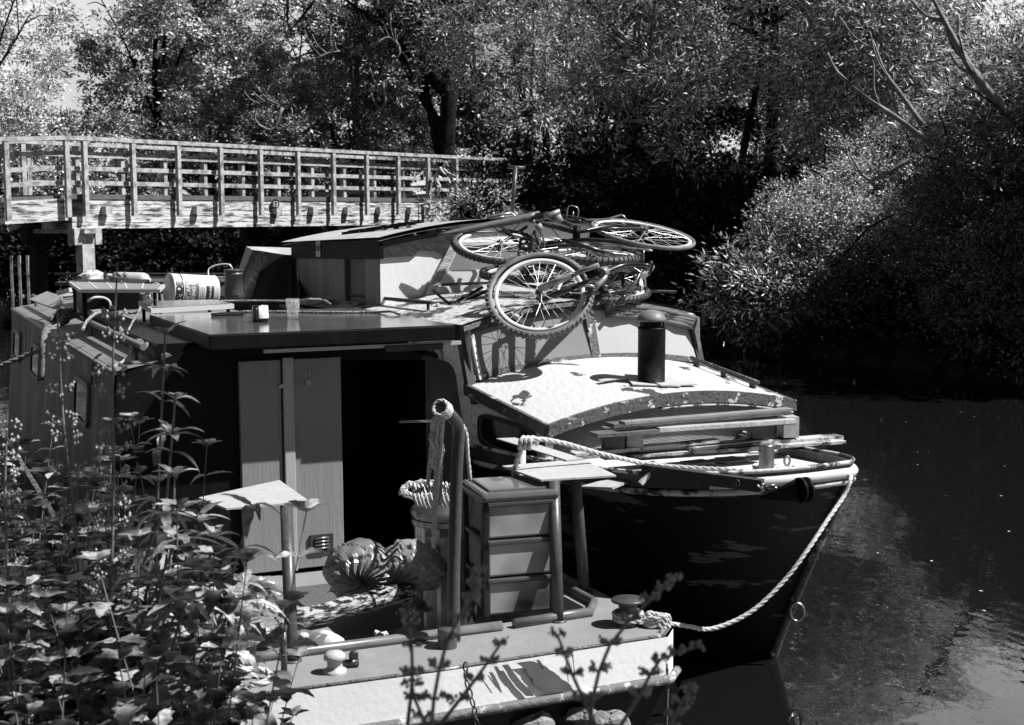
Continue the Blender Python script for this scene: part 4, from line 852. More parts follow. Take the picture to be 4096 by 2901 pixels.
def crankset(bb, nrm, parent, ang=.5, r=.09, chainto=None):
    nrm = Vector(nrm).normalized(); e1 = nrm.orthogonal().normalized(); e2 = nrm.cross(e1)
    def P(a, rr, h): return bb + (e1 * math.cos(a) + e2 * math.sin(a)) * rr + nrm * h
    m_ = MB(); vs = []; n_ = 44
    for h in (0.03, 0.034):
        for j in range(n_): vs.append(P(2 * math.pi * j / n_, r * (1.03 if j % 2 else .97), h))
        for j in range(n_): vs.append(P(2 * math.pi * j / n_, r * .78, h))
    fs = []
    for j in range(n_):
        j2 = (j + 1) % n_; fs += [(j, j2, n_ + j2, n_ + j), (2 * n_ + j, 3 * n_ + j, 3 * n_ + j2, 2 * n_ + j2), (j, 2 * n_ + j, 2 * n_ + j2, j2)]
    m_.add(vs, fs)
    for j in range(5): a = 2 * math.pi * j / 5; m_.tube([P(a, .01, .03), P(a, r * .82, .032)], .006, 6)
    c_ = m_.build('chainring', M['steel'], parent)
    for s_ in (1, -1):
        m_ = MB(); a = ang + (0 if s_ > 0 else math.pi); m_.tube([P(a, 0, .045 * s_), P(a, .17, .055 * s_)], .009, 6); cc_ = m_.build('crank', M['alloy'], parent)
        m_ = MB(); m_.tube([P(a, .17, .055 * s_), P(a, .17, .15 * s_)], .006, 6); f = P(a, .17, .105 * s_); fe = (P(a, 1, 0) - P(a, 0, 0)).normalized(); fs2 = fe.cross(nrm)
        for d_ in (-1, 1): m_.bar(f + fs2 * .03 * d_ - nrm * .045, f + fs2 * .03 * d_ + nrm * .045, .012, .02)
        for d_ in (-1, 1): m_.bar(f - fs2 * .03 + nrm * .04 * d_, f + fs2 * .03 + nrm * .04 * d_, .012, .02)
        m_.build('pedal', M['frame'], parent)
def DD(px, py, Y): return D(px, py, min(Y, 9.0 + max(0, px - 1734) * .0009))
# --- bicycle A: thin-tyred, lying on top; its back wheel sticks out to the right
YA = 8.95
ba = thing('bicycle', 'thin-tyred bicycle lying on top of the heap with one wheel out to the right', 'bicycle', DD(2400, 960, 9), 'bicycles heaped on the cruiser roof')
cA = DD(2572, 936, 8.95); e = DD(2785, 985, 8.85) - cA; eL = .335; nA = Vector((.04, -.17, 1)); nA -= e.normalized() * nA.dot(e.normalized()); wheel(cA, nA, .335, .026, ba, knob=False, rimw=.012, tyre=M['rubberlight'])
bbA = DD(2310, 930, 8.8); hdA = DD(2075, 865, 9.3); hdB = DD(2110, 905, 9.3); stA = DD(2300, 868, 9.1)
tubes('frame', [([bbA, DD(2150, 890, 9.1)], .017), ([DD(2150, 890, 9.1), hdA], .016), ([DD(2180, 862, 9.25), DD(2290, 905, 8.95), bbA], .017), ([bbA, DD(2440, 915, 8.75), cA + Vector((0, -.03, .03))], .010), ([DD(2300, 880, 9.05), DD(2420, 900, 9.1), cA + Vector((0, .03, .05))], .008), ([DD(2100, 852, 9.35), DD(2300, 872, 9.1), DD(2390, 900, 9)], .013)], M['frame'], ba)
tubes('fork', [([hdB, DD(2060, 940, 9.5), DD(2000, 975, 9.75)], .011)], M['frame'], ba)
tubes('bottom_bracket', [([DD(2308, 905, 8.8), DD(2305, 955, 8.78)], .024)], M['black'], ba)
tubes('seat_stay', [([DD(2330, 925, 8.8), DD(2440, 905, 8.9), DD(2580, 915, 8.9)], .009)], M['frame'], ba)
tubes('brake_lever', [([DD(2340, 880, 8.9), DD(2420, 878, 8.9), DD(2470, 865, 8.9), DD(2490, 862, 8.9), DD(2503, 875, 8.9), DD(2503, 882, 8.9)], .006), ([DD(2400, 895, 8.9), DD(2450, 892, 8.9), DD(2485, 886, 8.9)], .004)], M['framelight'], ba)
tubes('toe_clip', [([DD(2268, 872, 8.9), DD(2270, 835, 8.9), DD(2285, 823, 8.9), DD(2310, 832, 8.9), DD(2314, 850, 8.9), DD(2310, 875, 8.9)], .004), ([DD(2290, 875, 8.9), DD(2294, 848, 8.9)], .004)], M['framelight'], ba)
hb = DD(1935, 912, 8.7); tubes('handlebar', [([DD(2150, 880, 8.8), DD(2240, 845, 8.8)], .016), ], M['framelight'], ba)
for (a, b) in (((2145, 917), (2170, 905)), ((2222, 883), (2248, 870))): tubes('grip', [([DD(*a, 8.7), DD(*b, 8.7)], .024)], M['grip'], ba)
tubes('cogs', [([cA + nA.normalized() * .015, cA + nA.normalized() * .045], .032)], M['steel'], ba)
wheel(D(1998, 985, 8.93), Vector((.10, -.33, 1)), .302, .045, ba, knob=True, rot=.2)
# --- bicycle B: knobbly tyres, flat underneath
bb_ = thing('bicycle', 'knobbly-tyred mountain bicycle lying flat in the middle of the heap', 'bicycle', DD(2350, 1040, 8.7), 'bicycles heaped on the cruiser roof')
cB = DD(2352, 1022, 8.75); wheel(cB, Vector((.03, -.085, 1)), .335, .052, bb_, rot=.1)
tubes('frame', [([DD(2000, 905, 9.4), DD(2090, 985, 9.0)], .016), ([DD(2090, 985, 9.0), DD(2340, 960, 9.1), DD(2600, 985, 8.9)], .014), ([DD(2095, 1000, 8.95), DD(2260, 985, 8.9), DD(2350, 990, 8.8)], .011), ([DD(2100, 1040, 8.9), DD(2300, 1095, 9.2), DD(2560, 1060, 9.3)], .014)], M['frame'], bb_)
crankset(DD(2135, 975, 8.85), Vector((.85, -.5, .15)), bb_, ang=1.2, r=.085)
crankset(DD(2100, 1000, 8.85), Vector((.85, -.5, .05)), bb_, ang=2.2, r=.07)
tubes('chain', [([DD(2160, 945, 8.8), DD(2230, 960, 8.9), DD(2300, 985, 8.9)], .004), ([DD(2155, 1000, 8.75), DD(2250, 990, 8.85), DD(2340, 995, 8.85)], .004)], M['galv'], bb_)
tubes('rack', [([DD(2230, 965, 9.2), DD(2400, 975, 9.2), DD(2600, 995, 9.0)], .006), ([DD(2250, 990, 9.0), DD(2430, 985, 8.9), DD(2610, 1003, 8.8)], .006), ([DD(2575, 1000, 8.85), DD(2575, 1055, 8.85)], .004)], M['framelight'], bb_)
wheel(D(2110, 1092, 8.9), Vector((.0, -.10, 1)), .30, .05, bb_, rot=.5)
# --- bicycle C: big front wheel hanging over the windscreen
bc = thing('bicycle', 'mountain bicycle with its front wheel hanging down over the windscreen', 'bicycle', DD(2300, 1120, 8.18), 'bicycles heaped on the cruiser roof')
cC = DD(2158, 1180, 8.03)
e1 = (DD(2372, 1218, 7.96) - cC).normalized() * .305; e2v = DD(2120, 1032, 8.21) - cC; nC = e1.cross(e2v).normalized()
wheel(cC, nC, .305, .05, bc, rot=.05, tyre=M['rubberlight'])
axC = nC if nC.y < 0 else -nC
for s_ in (-1, 1):
    o_ = axC * .055 * s_; tubes('fork_leg', [([cC + o_, DD(2290, 1125, 7.93) + o_], .019), ([DD(2290, 1125, 7.93) + o_, DD(2395, 1085, 7.88) + o_], .014)], M['framelight'] if s_ > 0 else M['frame'], bc)
tubes('suspension_boot', [([DD(2345, 1100, 7.88), DD(2352, 1095, 7.88), DD(2358, 1099, 7.88), DD(2364, 1091, 7.88), DD(2371, 1095, 7.88), DD(2378, 1086, 7.88), DD(2386, 1090, 7.88), DD(2394, 1082, 7.88)], .026)], M['black'], bc)
tubes('head_tube', [([DD(2405, 1095, 7.93), DD(2420, 1085, 7.98)], .03), ([DD(2380, 1150, 7.88), DD(2420, 1110, 7.93), DD(2412, 1080, 7.98)], .016)], M['framelight'], bc)
tubes('frame', [([DD(2410, 1090, 7.98), DD(2480, 1075, 8.38), DD(2520, 1080, 8.78)], .02), ([DD(2415, 1105, 7.98), DD(2350, 1150, 8.38), DD(2250, 1170, 8.78)], .018), ([DD(2520, 1080, 8.78), DD(2250, 1170, 8.78)], .014)], M['frame'], bc)
tubes('brake', [([DD(2325, 1150, 7.88), DD(2350, 1142, 7.86), DD(2385, 1148, 7.88)], .007), ([DD(2352, 1130, 7.88), DD(2375, 1120, 7.88), DD(2385, 1135, 7.88)], .006)], M['framelight'], bc)
tubes('handlebar', [([DD(2420, 1090, 7.98), DD(2500, 1060, 8.08), DD(2600, 1062, 8.08)], .012), ([DD(2600, 1045, 8.08), DD(2610, 1065, 8.08), DD(2595, 1100, 8.08)], .008)], M['frame'], bc)
tubes('reflector', [([DD(2040, 1255, 8.08), DD(2098, 1287, 8.08)], .016)], M['plate'], bc)
tubes('cable', [([DD(2440, 1150, 8.08), DD(2480, 1170, 8.13), DD(2540, 1165, 8.08), DD(2560, 1110, 8.08)], .003), ([DD(2200, 905, 8.58), DD(2250, 960, 8.48), DD(2330, 1000, 8.38), DD(2420, 1080, 7.98)], .003), ([DD(1960, 900, 8.78), DD(2030, 935, 8.58), DD(2100, 870, 8.68)], .003)], M['black'], bc)
crankset(DD(2210, 1215, 8.48), Vector((.2, -.9, .3)), bc, ang=.3, r=.08)
# --- bicycle D: dark, at the bottom of the heap
bd4 = thing('bicycle', 'dark bicycle buried at the bottom right of the heap', 'bicycle', D(2450, 1150, 8.7), 'bicycles heaped on the cruiser roof')
wheel(D(2400, 1160, 8.72), Vector((.05, -.16, 1)), .31, .04, bd4, rot=.3)
wheel(D(2465, 1120, 8.95), Vector((.25, -.9, .5)), .20, .03, bd4, knob=False, rimw=.01)
tubes('frame', [([D(2200, 1130, 8.9), D(2330, 1100, 8.8), D(2560, 1085, 8.8)], .018), ([D(2220, 1080, 9.0), D(2400, 1060, 8.9), D(2590, 1075, 8.8)], .015), ([D(2240, 1190, 8.5), D(2420, 1175, 8.5), D(2560, 1150, 8.7)], .014), ([D(2350, 1045, 8.9), D(2420, 1190, 8.6)], .016), ([D(2180, 1060, 9.0), D(2260, 1200, 8.6)], .015), ([D(2480, 1040, 8.9), D(2500, 1180, 8.6)], .013)], M['frame'], bd4)
tubes('saddle', [([D(2300, 1045, 8.9), D(2345, 1052, 8.85), D(2400, 1050, 8.8)], .035)], M['black'], bd4)
tubes('handlebar', [([D(2490, 1195, 8.4), D(2540, 1130, 8.6), D(2570, 1070, 8.7)], .013), ([D(2150, 1230, 8.4), D(2060, 1215, 8.5), D(1990, 1235, 8.5)], .013)], M['frame'], bd4)
tubes('cable', [([D(2300, 1050, 8.7), D(2390, 1110, 8.4), D(2450, 1200, 8.4), D(2400, 1230, 8.5)], .004), ([D(2250, 1010, 8.8), D(2350, 1070, 8.6), D(2500, 1060, 8.6), D(2580, 1100, 8.6)], .004), ([D(2080, 990, 8.7), D(2140, 1060, 8.6), D(2200, 1100, 8.6)], .004)], M['framelight'], bd4)
crankset(D(2330, 1120, 8.7), Vector((.3, -.8, .5)), bd4, ang=2.4, r=.08)
for k_, (a_, b_) in enumerate((((2020, 1130), (2200, 1160)), ((2050, 1060), (2180, 1040)), ((2250, 960), (2420, 1010)), ((2300, 1000), (2560, 1040)))): tubes('mudguard' if k_ % 2 else 'frame', [([D(*a_, 8.75), D(*b_, 8.65)], .013 + .004 * (k_ % 2))], M['frame'] if k_ < 3 else M['framelight'], bd4)
# cloth strap tied at the right end of the heap
mb = MB(); P = smooth_path([DD(2530, 1085, 8.9), DD(2560, 1110, 8.85), DD(2595, 1085, 8.85), DD(2610, 1060, 8.85)], .02); mb.tube(P, .02, 5, smooth=False); P = smooth_path([DD(2558, 1110, 8.85), DD(2565, 1150, 8.8), DD(2572, 1175, 8.8), DD(2560, 1195, 8.75), DD(2545, 1210, 8.7), DD(2540, 1225, 8.7)], .02); mb.tube(P, [.018 - .0006 * i for i in range(len(P))], 5, smooth=False)
tag(mb.build('cloth_strap', M['cloth']), 'pale cloth strap knotted round the right end of the bicycle heap', 'strap')
# long tapered pole lying over the bicycles
mb = MB(); a, b = DD(1752, 941, 9.5), DD(2158, 862, 9.2); P = [a.lerp(b, t / 10) for t in range(11)]; mb.tube(P, [.008 + .022 * (t / 10) ** .6 for t in range(11)], 14); tag(mb.build('tapered_pole', M['poletube']), 'long tapering padded pole lying over the bicycle heap', 'pole')
mb = MB(); mb.tube([DD(1955, 868, 9.4), DD(2045, 852, 9.4), DD(2062, 868, 9.4), DD(2085, 872, 9.3)], .008, 8); mb.tube([DD(1962, 874, 9.35), DD(2050, 862, 9.35)], .006, 8)
tag(mb.build('bent_rod', M['framelight']), 'bent pale metal rod lying on the tapered pole', 'rod')
# mast and odds on the wheelhouse roof
mb = MB(); mb.tube([D(2048, 850, 9.9), D(2064, 670, 9.95)], .014, 8); mb.tube([D(2030, 668, 9.95), D(2100, 672, 9.95)], .012, 6); tag(mb.build('mast', M['post']), 'short dark mast with a small crosspiece on the wheelhouse roof', 'mast')
# stuff under the bicycles: boards and rods on the mid roof
for k in range(6):
    a = B(-.1 + .14 * k, 2.35 + .05 * k, 1.74); b = B(.75 + .03 * k, 2.75 - .08 * k, 1.73); mb = MB(); mb.bar(a, b, .05, .012); tag(mb.build('loose_slat', M['plankdark'] if k % 2 else M['plank']), ['dark slat under the hanging wheel, nearest the windscreen', 'pale slat lying under the bicycle heap by the pillar', 'second dark slat lying beneath the bicycle heap', 'pale worn slat deep under the flat bicycle', 'dark slat at the back under the bicycles', 'pale slat at the right end under the bicycles'][k], 'slat')
fd = thing('folded_frame', 'dark folded metal frame lying left of the hanging wheel', 'frame', D(1880, 1200, 8.9))
tubes('bars', [([D(1730, 1160, 8.9), D(1800, 1215, 8.6), D(1835, 1200, 8.7), D(1930, 1150, 8.9)], .009), ([D(1740, 1230, 8.6), D(1840, 1262, 8.4), D(1950, 1240, 8.5)], .009), ([D(1835, 1200, 8.7), D(1840, 1262, 8.4)], .009), ([D(1860, 1205, 8.7), D(1945, 1165, 8.8)], .009)], M['black'], fd)
tubes('feet', [([D(1745, 1222, 8.6), D(1757, 1222, 8.6)], .014)], M['plate'], fd)
# canvas roll along the windscreen head on the right
mb = MB()
for k in range(4):
    P = [B(CU + .15 + .70 * t / 10, VW + .05 + .012 * math.sin(t * 1.7 + k), wst(CU + .15 + .70 * t / 10) - .005 - .02 * k) for t in range(11)]; mb.tube(P, .016, 8)
lab(mb.build('rolled_canvas', M['canvas'], cr_), 'rolled grey canvas tied under the roof edge')

# ================================================================== THINGS ON THE NARROWBOAT ROOF
def roofz(u): return croof(u) + .003
def rbox(c_px, z, w_, d_, h_, ang, name, m): 
    c = Z(*c_px, z); fr = Frame((c.x, c.y), ang); m_ = MB(); m_.box(fr, -w_ / 2, w_ / 2, -d_ / 2, d_ / 2, z, z + h_); return m_, fr, c
ZH = 1.676
# mug
c = Z(1042, 1288, ZH); mg = thing('mug', 'glazed mug, dark in its left half and pale in its right, on the hatch', 'mug', c)
n_ = 40; mb = MB(); prof = [(0, .001), (.036, .001), (.042, .006), (.0435, .02), (.040, .085), (.037, .085), (.0395, .02), (.036, .01), (0, .008)]
vs = []; fs = []; mi = []
for (r, h) in prof:
    for j in range(n_): a = 2 * math.pi * j / n_; vs.append(c + Vector((math.cos(a) * r, math.sin(a) * r, h)))
mb.lathe(c, (0, 0, 1), prof, 40)
for fi, f_ in enumerate(mb.f): mb.m[fi] = 1 if (sum((mb.v[q_].x for q_ in f_)) / 4 < c.x - .002 or mb.v[f_[0]].z < c.z + .012) and max(mb.v[q_].z for q_ in f_) < c.z + .0855 else 0  # left half and foot take the dark colour, the rest the pale one
o = mb.build('mug_body', [M['mugpale'], M['mugdark']], mg)
mb = MB(); P = smooth_path([c + Vector((-.008, -.040, .072)), c + Vector((-.010, -.062, .070)), c + Vector((-.012, -.068, .045)), c + Vector((-.010, -.058, .018)), c + Vector((-.008, -.040, .014))], .006); mb.tube(P, .0065, 8); mb.build('handle', M['mugdark'], mg)
# glass
c = Z(1172, 1276, ZH); mb = MB(); mb.lathe(c, (0, 0, 1), [(0, .001), (.027, .001), (.029, .004), (.0365, .108), (.0348, .108), (.0275, .012), (0, .010)], 40); g_ = mb.build('drinking_glass', M['clearglass'])
tag(g_, 'clear patterned drinking glass standing right of the mug', 'glass')
mb = MB(); rr = random.Random(2)
for k in range(46):
    h = rr.uniform(.045, .1) if k < 36 else rr.uniform(.03, .045); a = rr.uniform(0, 6.28); R_ = .029 + (h - .004) / .104 * .0075 + .0006; r_ = .004
    cc = c + Vector((math.cos(a) * R_, math.sin(a) * R_, h)); tx = Vector((-math.sin(a), math.cos(a), 0)); mb.tube([cc + tx * math.cos(t) * r_ + Vector((0, 0, math.sin(t) * r_)) for t in [j * math.pi / 4 for j in range(8)]], .0008, 4, closed=True)
mb.build('printed_rings', M['white'], g_); bpy.data.objects['printed_rings'].location = (0, 0, 0)
# phone
c = Z(910, 1262, ZH); fr = Frame((c.x, c.y), 12); mb = MB(); mb.box(fr, -.09, .09, -.04, .04, ZH, ZH + .018); tag(mb.build('phone', M['darkglass'], bevel=.006), 'flat black phone lying on the hatch left of the mug', 'phone')
# flecked cord
mb = MB(); zz = ZH + .007
mb.rope([Z(840, 1206, zz), Z(1000, 1203, zz), Z(1180, 1204, zz), Z(1240, 1197, zz + .02), Z(1290, 1200, zz + .005), Z(1320, 1215, zz)], .008, steps=.02)
mb.rope([Z(960, 1247, zz), Z(1100, 1247, zz), Z(1300, 1249, zz), Z(1500, 1248, zz), Z(1560, 1246, zz + .01), Z(1600, 1258, zz)], .008, steps=.02)
tag(mb.build('flecked_cord', M['ropefleck']), 'dark flecked cord laid across the hatch behind the mug and glass', 'cord')
mb = MB(); mb.rope([D(562, 1228, 8.2), D(548, 1262, 8.0), D(530, 1290, 7.8), D(510, 1330, 7.6), D(495, 1358, 7.5)], .007, steps=.02); mb.rope([D(430, 1245, 7.9), D(380, 1258, 7.7), D(345, 1290, 7.5), D(330, 1322, 7.35)], .010, steps=.02)
mb.rope([D(465, 1250, 8.2), D(520, 1252, 8.2), D(560, 1250, 8.2)], .009, steps=.02)
tag(mb.build('braided_cord', M['ropefleck']), 'braided cord looping from the solar panel down to the roof rail', 'cord')
# small solar panel nearest the hatch
def panel(pts, t, label, lines, leg):
    c = sum(pts, Vector()) / 4; r_ = thing('solar_panel', label, 'solar panel', c, 'solar panels on the narrowboat roof')
    m_ = MB(); m_.plate(pts, t, dirn=(0, 0, -1)); m_.build('panel_frame', M['alu'], r_)
    m_ = MB(); ins = [p.lerp(c, .06) + Vector((0, 0, .002)) for p in pts]; m_.add(ins, [(0, 1, 2, 3)]); m_.build('cells', M['solarline' if lines > 10 else 'solarpale'], r_)
    m_ = MB()
    for i in range(1, lines if lines < 10 else 4):
        k = i / (lines if lines < 10 else 4); m_.bar(ins[0].lerp(ins[1], k) + Vector((0, 0, .002)), ins[3].lerp(ins[2], k) + Vector((0, 0, .002)), .008, .002)
    if lines < 10: m_.build('busbars', M['white'], r_)
    m_ = MB()
    for p in pts: q = p.lerp(c, .12); m_.tube([q - Vector((0, 0, t)), Vector((q.x, q.y, leg))], .012, 6)
    m_.build('mounting_legs', M['black'], r_)
    return r_
panel([Z(604, 1235, 1.70), Z(936, 1216, 1.70), Z(850, 1199, 1.70), Z(552, 1206, 1.70)], .028, 'small solar panel with pale frame just behind the hatch', 12, 1.56)
panel([Z(318, 1158, 1.80), Z(640, 1158, 1.80), Z(660, 1138, 1.80), Z(275, 1127, 1.80)], .02, 'long pale solar panel further along the roof with cell lines', 5, 1.56)
# box below the far panel
mb = MB(); a = Z(318, 1165, 1.78); mb.plate([Z(330, 1250, 1.575), Z(560, 1245, 1.575), Z(600, 1205, 1.575), Z(300, 1205, 1.575)], .17, dirn=(0, 0, 1)); tag(mb.build('battery_box', M['black']), 'black box standing under the long solar panel', 'box')
# plywood sheet, timber scraps
mb = MB(); mb.plate([Z(120, 1203, 1.62), Z(218, 1238, 1.62), Z(252, 1222, 1.66), Z(250, 1190, 1.68), Z(192, 1172, 1.68)], .014); tag(mb.build('plywood_sheet', M['plywood']), 'pale tilted plywood sheet at the far left end of the roof', 'plywood')
mb = MB(); mb.bar(Z(232, 1172, 1.72), Z(282, 1160, 1.74), .05, .03); tag(mb.build('timber_offcut', M['plank']), 'upper pale timber offcut sticking out from under the long solar panel', 'timber')
mb = MB(); mb.bar(Z(220, 1182, 1.68), Z(285, 1178, 1.68), .04, .02); tag(mb.build('timber_offcut', M['plank']), 'lower thinner timber offcut sticking out from under the long solar panel', 'timber')
# curved sheet
c = D(385, 1190, 10.2); mb = MB(); ax = Vector((-.55, .35, .35)).normalized(); ax = (D(365, 1150, 10.6) - D(430, 1225, 9.9)).normalized(); mb2 = []
mb.lathe(D(418, 1228, 9.95), ax, [(.11, 0), (.115, .28), (.108, .285), (.104, .0)], 24, ang=(-2.4, 1.1)); tag(mb.build('bent_sheet', M['plywood']), 'curved pale sheet like half a pipe lying on the roof', 'sheet')
# ribbed pale bundle
a, b = D(470, 1190, 10.3), D(608, 1186, 10.1); ax = b - a; mb = MB(); L_ = ax.length; prof = []
n_ = 60
for i in range(n_ + 1):
    t = i / n_; r = .05 + .015 * math.sin(t * 3.1) - (.03 if t > .93 or t < .03 else 0) + (.003 if i % 2 else 0) * (t > .3); prof.append((max(.0, r), t * L_))
mb.lathe(a, ax, [(0, 0)] + prof + [(0, L_)], 20); tag(mb.build('ribbed_bundle', M['cloth']), 'pale ribbed bundle lying in front of the long solar panel', 'bundle')
# gas bottle shaped cylinder
a, b = D(445, 1118, 11.3), D(600, 1122, 11.2); ax = b - a; L_ = ax.length; mb = MB(); mb.lathe(a, ax, [(0, 0), (.03, .005), (.055, .03), (.06, .07), (.06, L_ - .06), (.05, L_ - .03), (.02, L_ - .02), (.02, L_), (0, L_)], 24); tag(mb.build('gas_cylinder', M['plate']), 'pale cylinder lying on its side behind the long solar panel', 'cylinder')
mb = MB(); P = [D(430, 1130, 11.3), D(424, 1112, 11.3), D(435, 1104, 11.3), D(452, 1108, 11.3)]; mb.tube(smooth_path(P, .02), .022, 8); tag(mb.build('pipe_bend', M['plate']), 'short pale bent pipe at the end of the pale cylinder', 'pipe')
# pale skull-shaped lump
c = D(368, 1110, 11.6); rr = random.Random(3); mb = MB()
def sk(a, b):
    th_ = a * 6.283; p_ = b * math.pi; r = 1 + .18 * math.sin(3 * th_ + 1) * math.sin(p_) + .12 * math.sin(5 * p_ + 2 * th_) + (.5 * max(0, math.cos(th_ - 3.0)) ** 6 + .3 * max(0, math.cos(th_ - .2)) ** 8) * max(0, math.sin(p_ * 1.0 - .2)) * (b < .45)
    return c + Vector((math.cos(th_) * math.sin(p_) * .085, math.sin(th_) * math.sin(p_) * .07, math.cos(p_) * .055)) * r
mb.grid(sk, 24, 14, smooth=False); tag(mb.build('bleached_lump', M['white']), 'lumpy white object with horn like points on the far roof', 'ornament')
mb = MB(); c = D(320, 1135, 12.2); mb.lathe(c - Vector((0, 0, .08)), (0, 0, 1), [(.05, 0), (.045, .03), (.06, .08), (0, .081)], 14); tag(mb.build('flower_pot', M['plate']), 'small pale pot left of the lumpy white object', 'pot')
# hoses
mb = MB(); mb.tube(smooth_path([D(500, 1188, 10), D(560, 1175, 10), D(610, 1148, 10.1), D(650, 1142, 10.1), D(668, 1150, 10.1)], .03), .008, 8); mb.tube(smooth_path([D(548, 1168, 10.2), D(590, 1150, 10.2), D(625, 1135, 10.2), D(640, 1152, 10.1), D(600, 1165, 10.1), D(560, 1170, 10.1)], .03), .010, 8); mb.tube(smooth_path([D(350, 1205, 9.7), D(380, 1190, 9.7), D(420, 1193, 9.8), D(440, 1210, 9.8), D(441, 1235, 9.8)], .03), .009, 8)
tag(mb.build('hose', M['plate']), 'pale hose snaking over the roof from the curved sheet to the oil drum', 'hose')
# oil drum lying down with lettering
a = D(674, 1160, 9.6); b = D(856, 1168, 9.78); ax = (b - a); L_ = ax.length; x_ = ax.normalized(); Rr = .112
od = thing('oil_drum', 'white cooking oil drum lying on its side behind the small solar panel', 'drum', (a + b) / 2)
mb = MB(); mb.lathe(a, ax, [(0, 0), (Rr, 0), (Rr + .003, .005), (Rr, .012), (Rr, L_ - .012), (Rr + .003, L_ - .005), (Rr, L_), (Rr - .01, L_ - .004), (0, L_ - .004)], 40); mb.build('drum_body', M['white'], od)
mb = MB(); mb.tube(smooth_path([b + Vector((-.02, -.05, .08)), b + Vector((-.03, 0, .16)), b + Vector((.06, .02, .19)), b + Vector((.12, .03, .17)), b + Vector((.13, .03, .05))], .02), .005, 6); mb.build('wire_handle', M['alu'], od)
up_ = Vector((0, 0, 1)); out_ = (Vector((0, -1, 0)) - x_ * Vector((0, -1, 0)).dot(x_)).normalized(); up2 = out_.cross(x_) if out_.cross(x_).z > 0 else x_.cross(out_)
def wrap_text(body, size, t, ang0, m, bold=1.0, rot=True):
    c = bpy.data.curves.new('t', 'FONT'); c.body = body; c.size = size; c.extrude = 0; c.align_x = 'CENTER'; c.align_y = 'CENTER'; c.offset = .0015 * bold
    o = bpy.data.objects.new('t', c); COL.objects.link(o); dg = bpy.context.evaluated_depsgraph_get(); me = bpy.data.meshes.new_from_object(o.evaluated_get(dg)); bpy.data.objects.remove(o)
    for v in me.vertices: # text runs up round the drum: text x -> angle, text y -> minus axis
        th_ = ang0 + v.co.x / Rr; p = a + x_ * (t - v.co.y * 1.0) + (out_ * math.cos(th_) + up2 * math.sin(th_)) * (Rr + .0025); v.co = p - od.location
    me.materials.clear(); me.materials.append(m); o = bpy.data.objects.new('lettering', me); COL.objects.link(o); o.parent = od
def wrap_rect(t0, t1, a0, a1, m, r_=.001, name='printed_block'):
    m_ = MB(); m_.grid(lambda s, q: a + x_ * (t0 + (t1 - t0) * s) + (out_ * math.cos(a0 + (a1 - a0) * q) + up2 * math.sin(a0 + (a1 - a0) * q)) * (Rr + r_), 1, 14, smooth=False); m_.build(name, m, od)
wrap_rect(.004, .012, -1.5, 1.7, M['ink']); wrap_rect(.058, .068, -1.5, 1.7, M['ink'])
wrap_rect(.075, .175, -.9, .62, M['inkgrey']); wrap_rect(.225, .28, -.9, .42, M['ink'])
wrap_text('PRIDE', .058, .036, -.05, M['ink'], 2.2); wrap_text('VEGETABLE', .042, .098, -.15, M['white'], 1); wrap_text('COOKING OIL', .036, .135, -.12, M['white'], 1)
wrap_text('LONGLIFE', .010, .018, -.1, M['ink'], .3); wrap_text('15 LITRE CONTAINER', .016, .255, -.22, M['white'], .5)
for k in range(3): wrap_rect(.185 + .011 * k, .188 + .011 * k, -.8, .35, M['inkgrey'])
# dark metal can with bands beside the drum
c = D(937, 1192, 9.2); mb = MB(); c.z -= .0; mb.lathe(c - Vector((0, 0, .012)), (0, 0, 1), [(0, 0), (.062, 0), (.062, .04), (.056, .16), (.060, .162), (.060, .170), (.056, .172), (.056, .185), (.060, .187), (.062, .195), (.055, .196), (.053, .10), (0, .10)], 32); tag(mb.build('metal_can', M['post']), 'dark banded metal can standing right of the oil drum', 'can')
mb = MB(); mb.tube([D(930, 1188, 8.9), D(950, 1183, 8.9), D(955, 1176, 8.9)], .01, 8); tag(mb.build('small_tap', M['steel']), 'small dark tap at the foot of the banded metal can', 'tap')
# tarpaulin covered box
cb = D(1085, 1100, 10.5); tr = thing('covered_crate', 'crate under a dark tarpaulin with a pale top', 'crate', (cb.x, cb.y, 1.6))
zt1, zt0 = 1.925, 1.57
TL = D(985, 986, 11.2); TR = D(1215, 993, 11.0); FR_ = D(1205, 1028, 10.2); FL = D(1010, 1000, 10.35)
for p, z in ((TL, zt1 + .03), (TR, zt1), (FR_, zt1 - .03), (FL, zt1 + .02)): pass
mb = MB(); mb.grid(lambda s, t: (TL.lerp(TR, s)).lerp(FL.lerp(FR_, s), t) + Vector((0, 0, .012 * math.sin(s * 9) * math.sin(t * 3) - .035 * t * (1 - t) * math.sin(s * 3.1))), 16, 6); mb.build('tarpaulin_top', M['tarptop'], tr)
BL = D(938, 1190, 10.1); BR = D(1228, 1200, 9.9)
def drape(s, t):
    top = FL.lerp(FR_, s); bot = BL.lerp(BR, s); p = top.lerp(bot, t); f = max(0, (s - .72) / .28)
    fold = (.05 * math.sin(s * 42) * f + .02 * math.sin(s * 13 + 2 * t)) * (.25 + t); return p + Vector((.0, -fold - .05 * t, 0))
mb = MB(); mb.grid(drape, 90, 10); mb.build('tarpaulin_side', M['tarp'], tr)
mb = MB(); BL2 = D(925, 1165, 11.3); mb.grid(lambda s, t: TL.lerp(FL, s).lerp(BL2.lerp(BL, s), t), 8, 6); BR2 = D(1240, 1180, 11.2); mb.grid(lambda s, t: FR_.lerp(TR, s).lerp(BR.lerp(BR2, s), t), 8, 6); mb.build('tarpaulin_end', M['tarp'], tr)
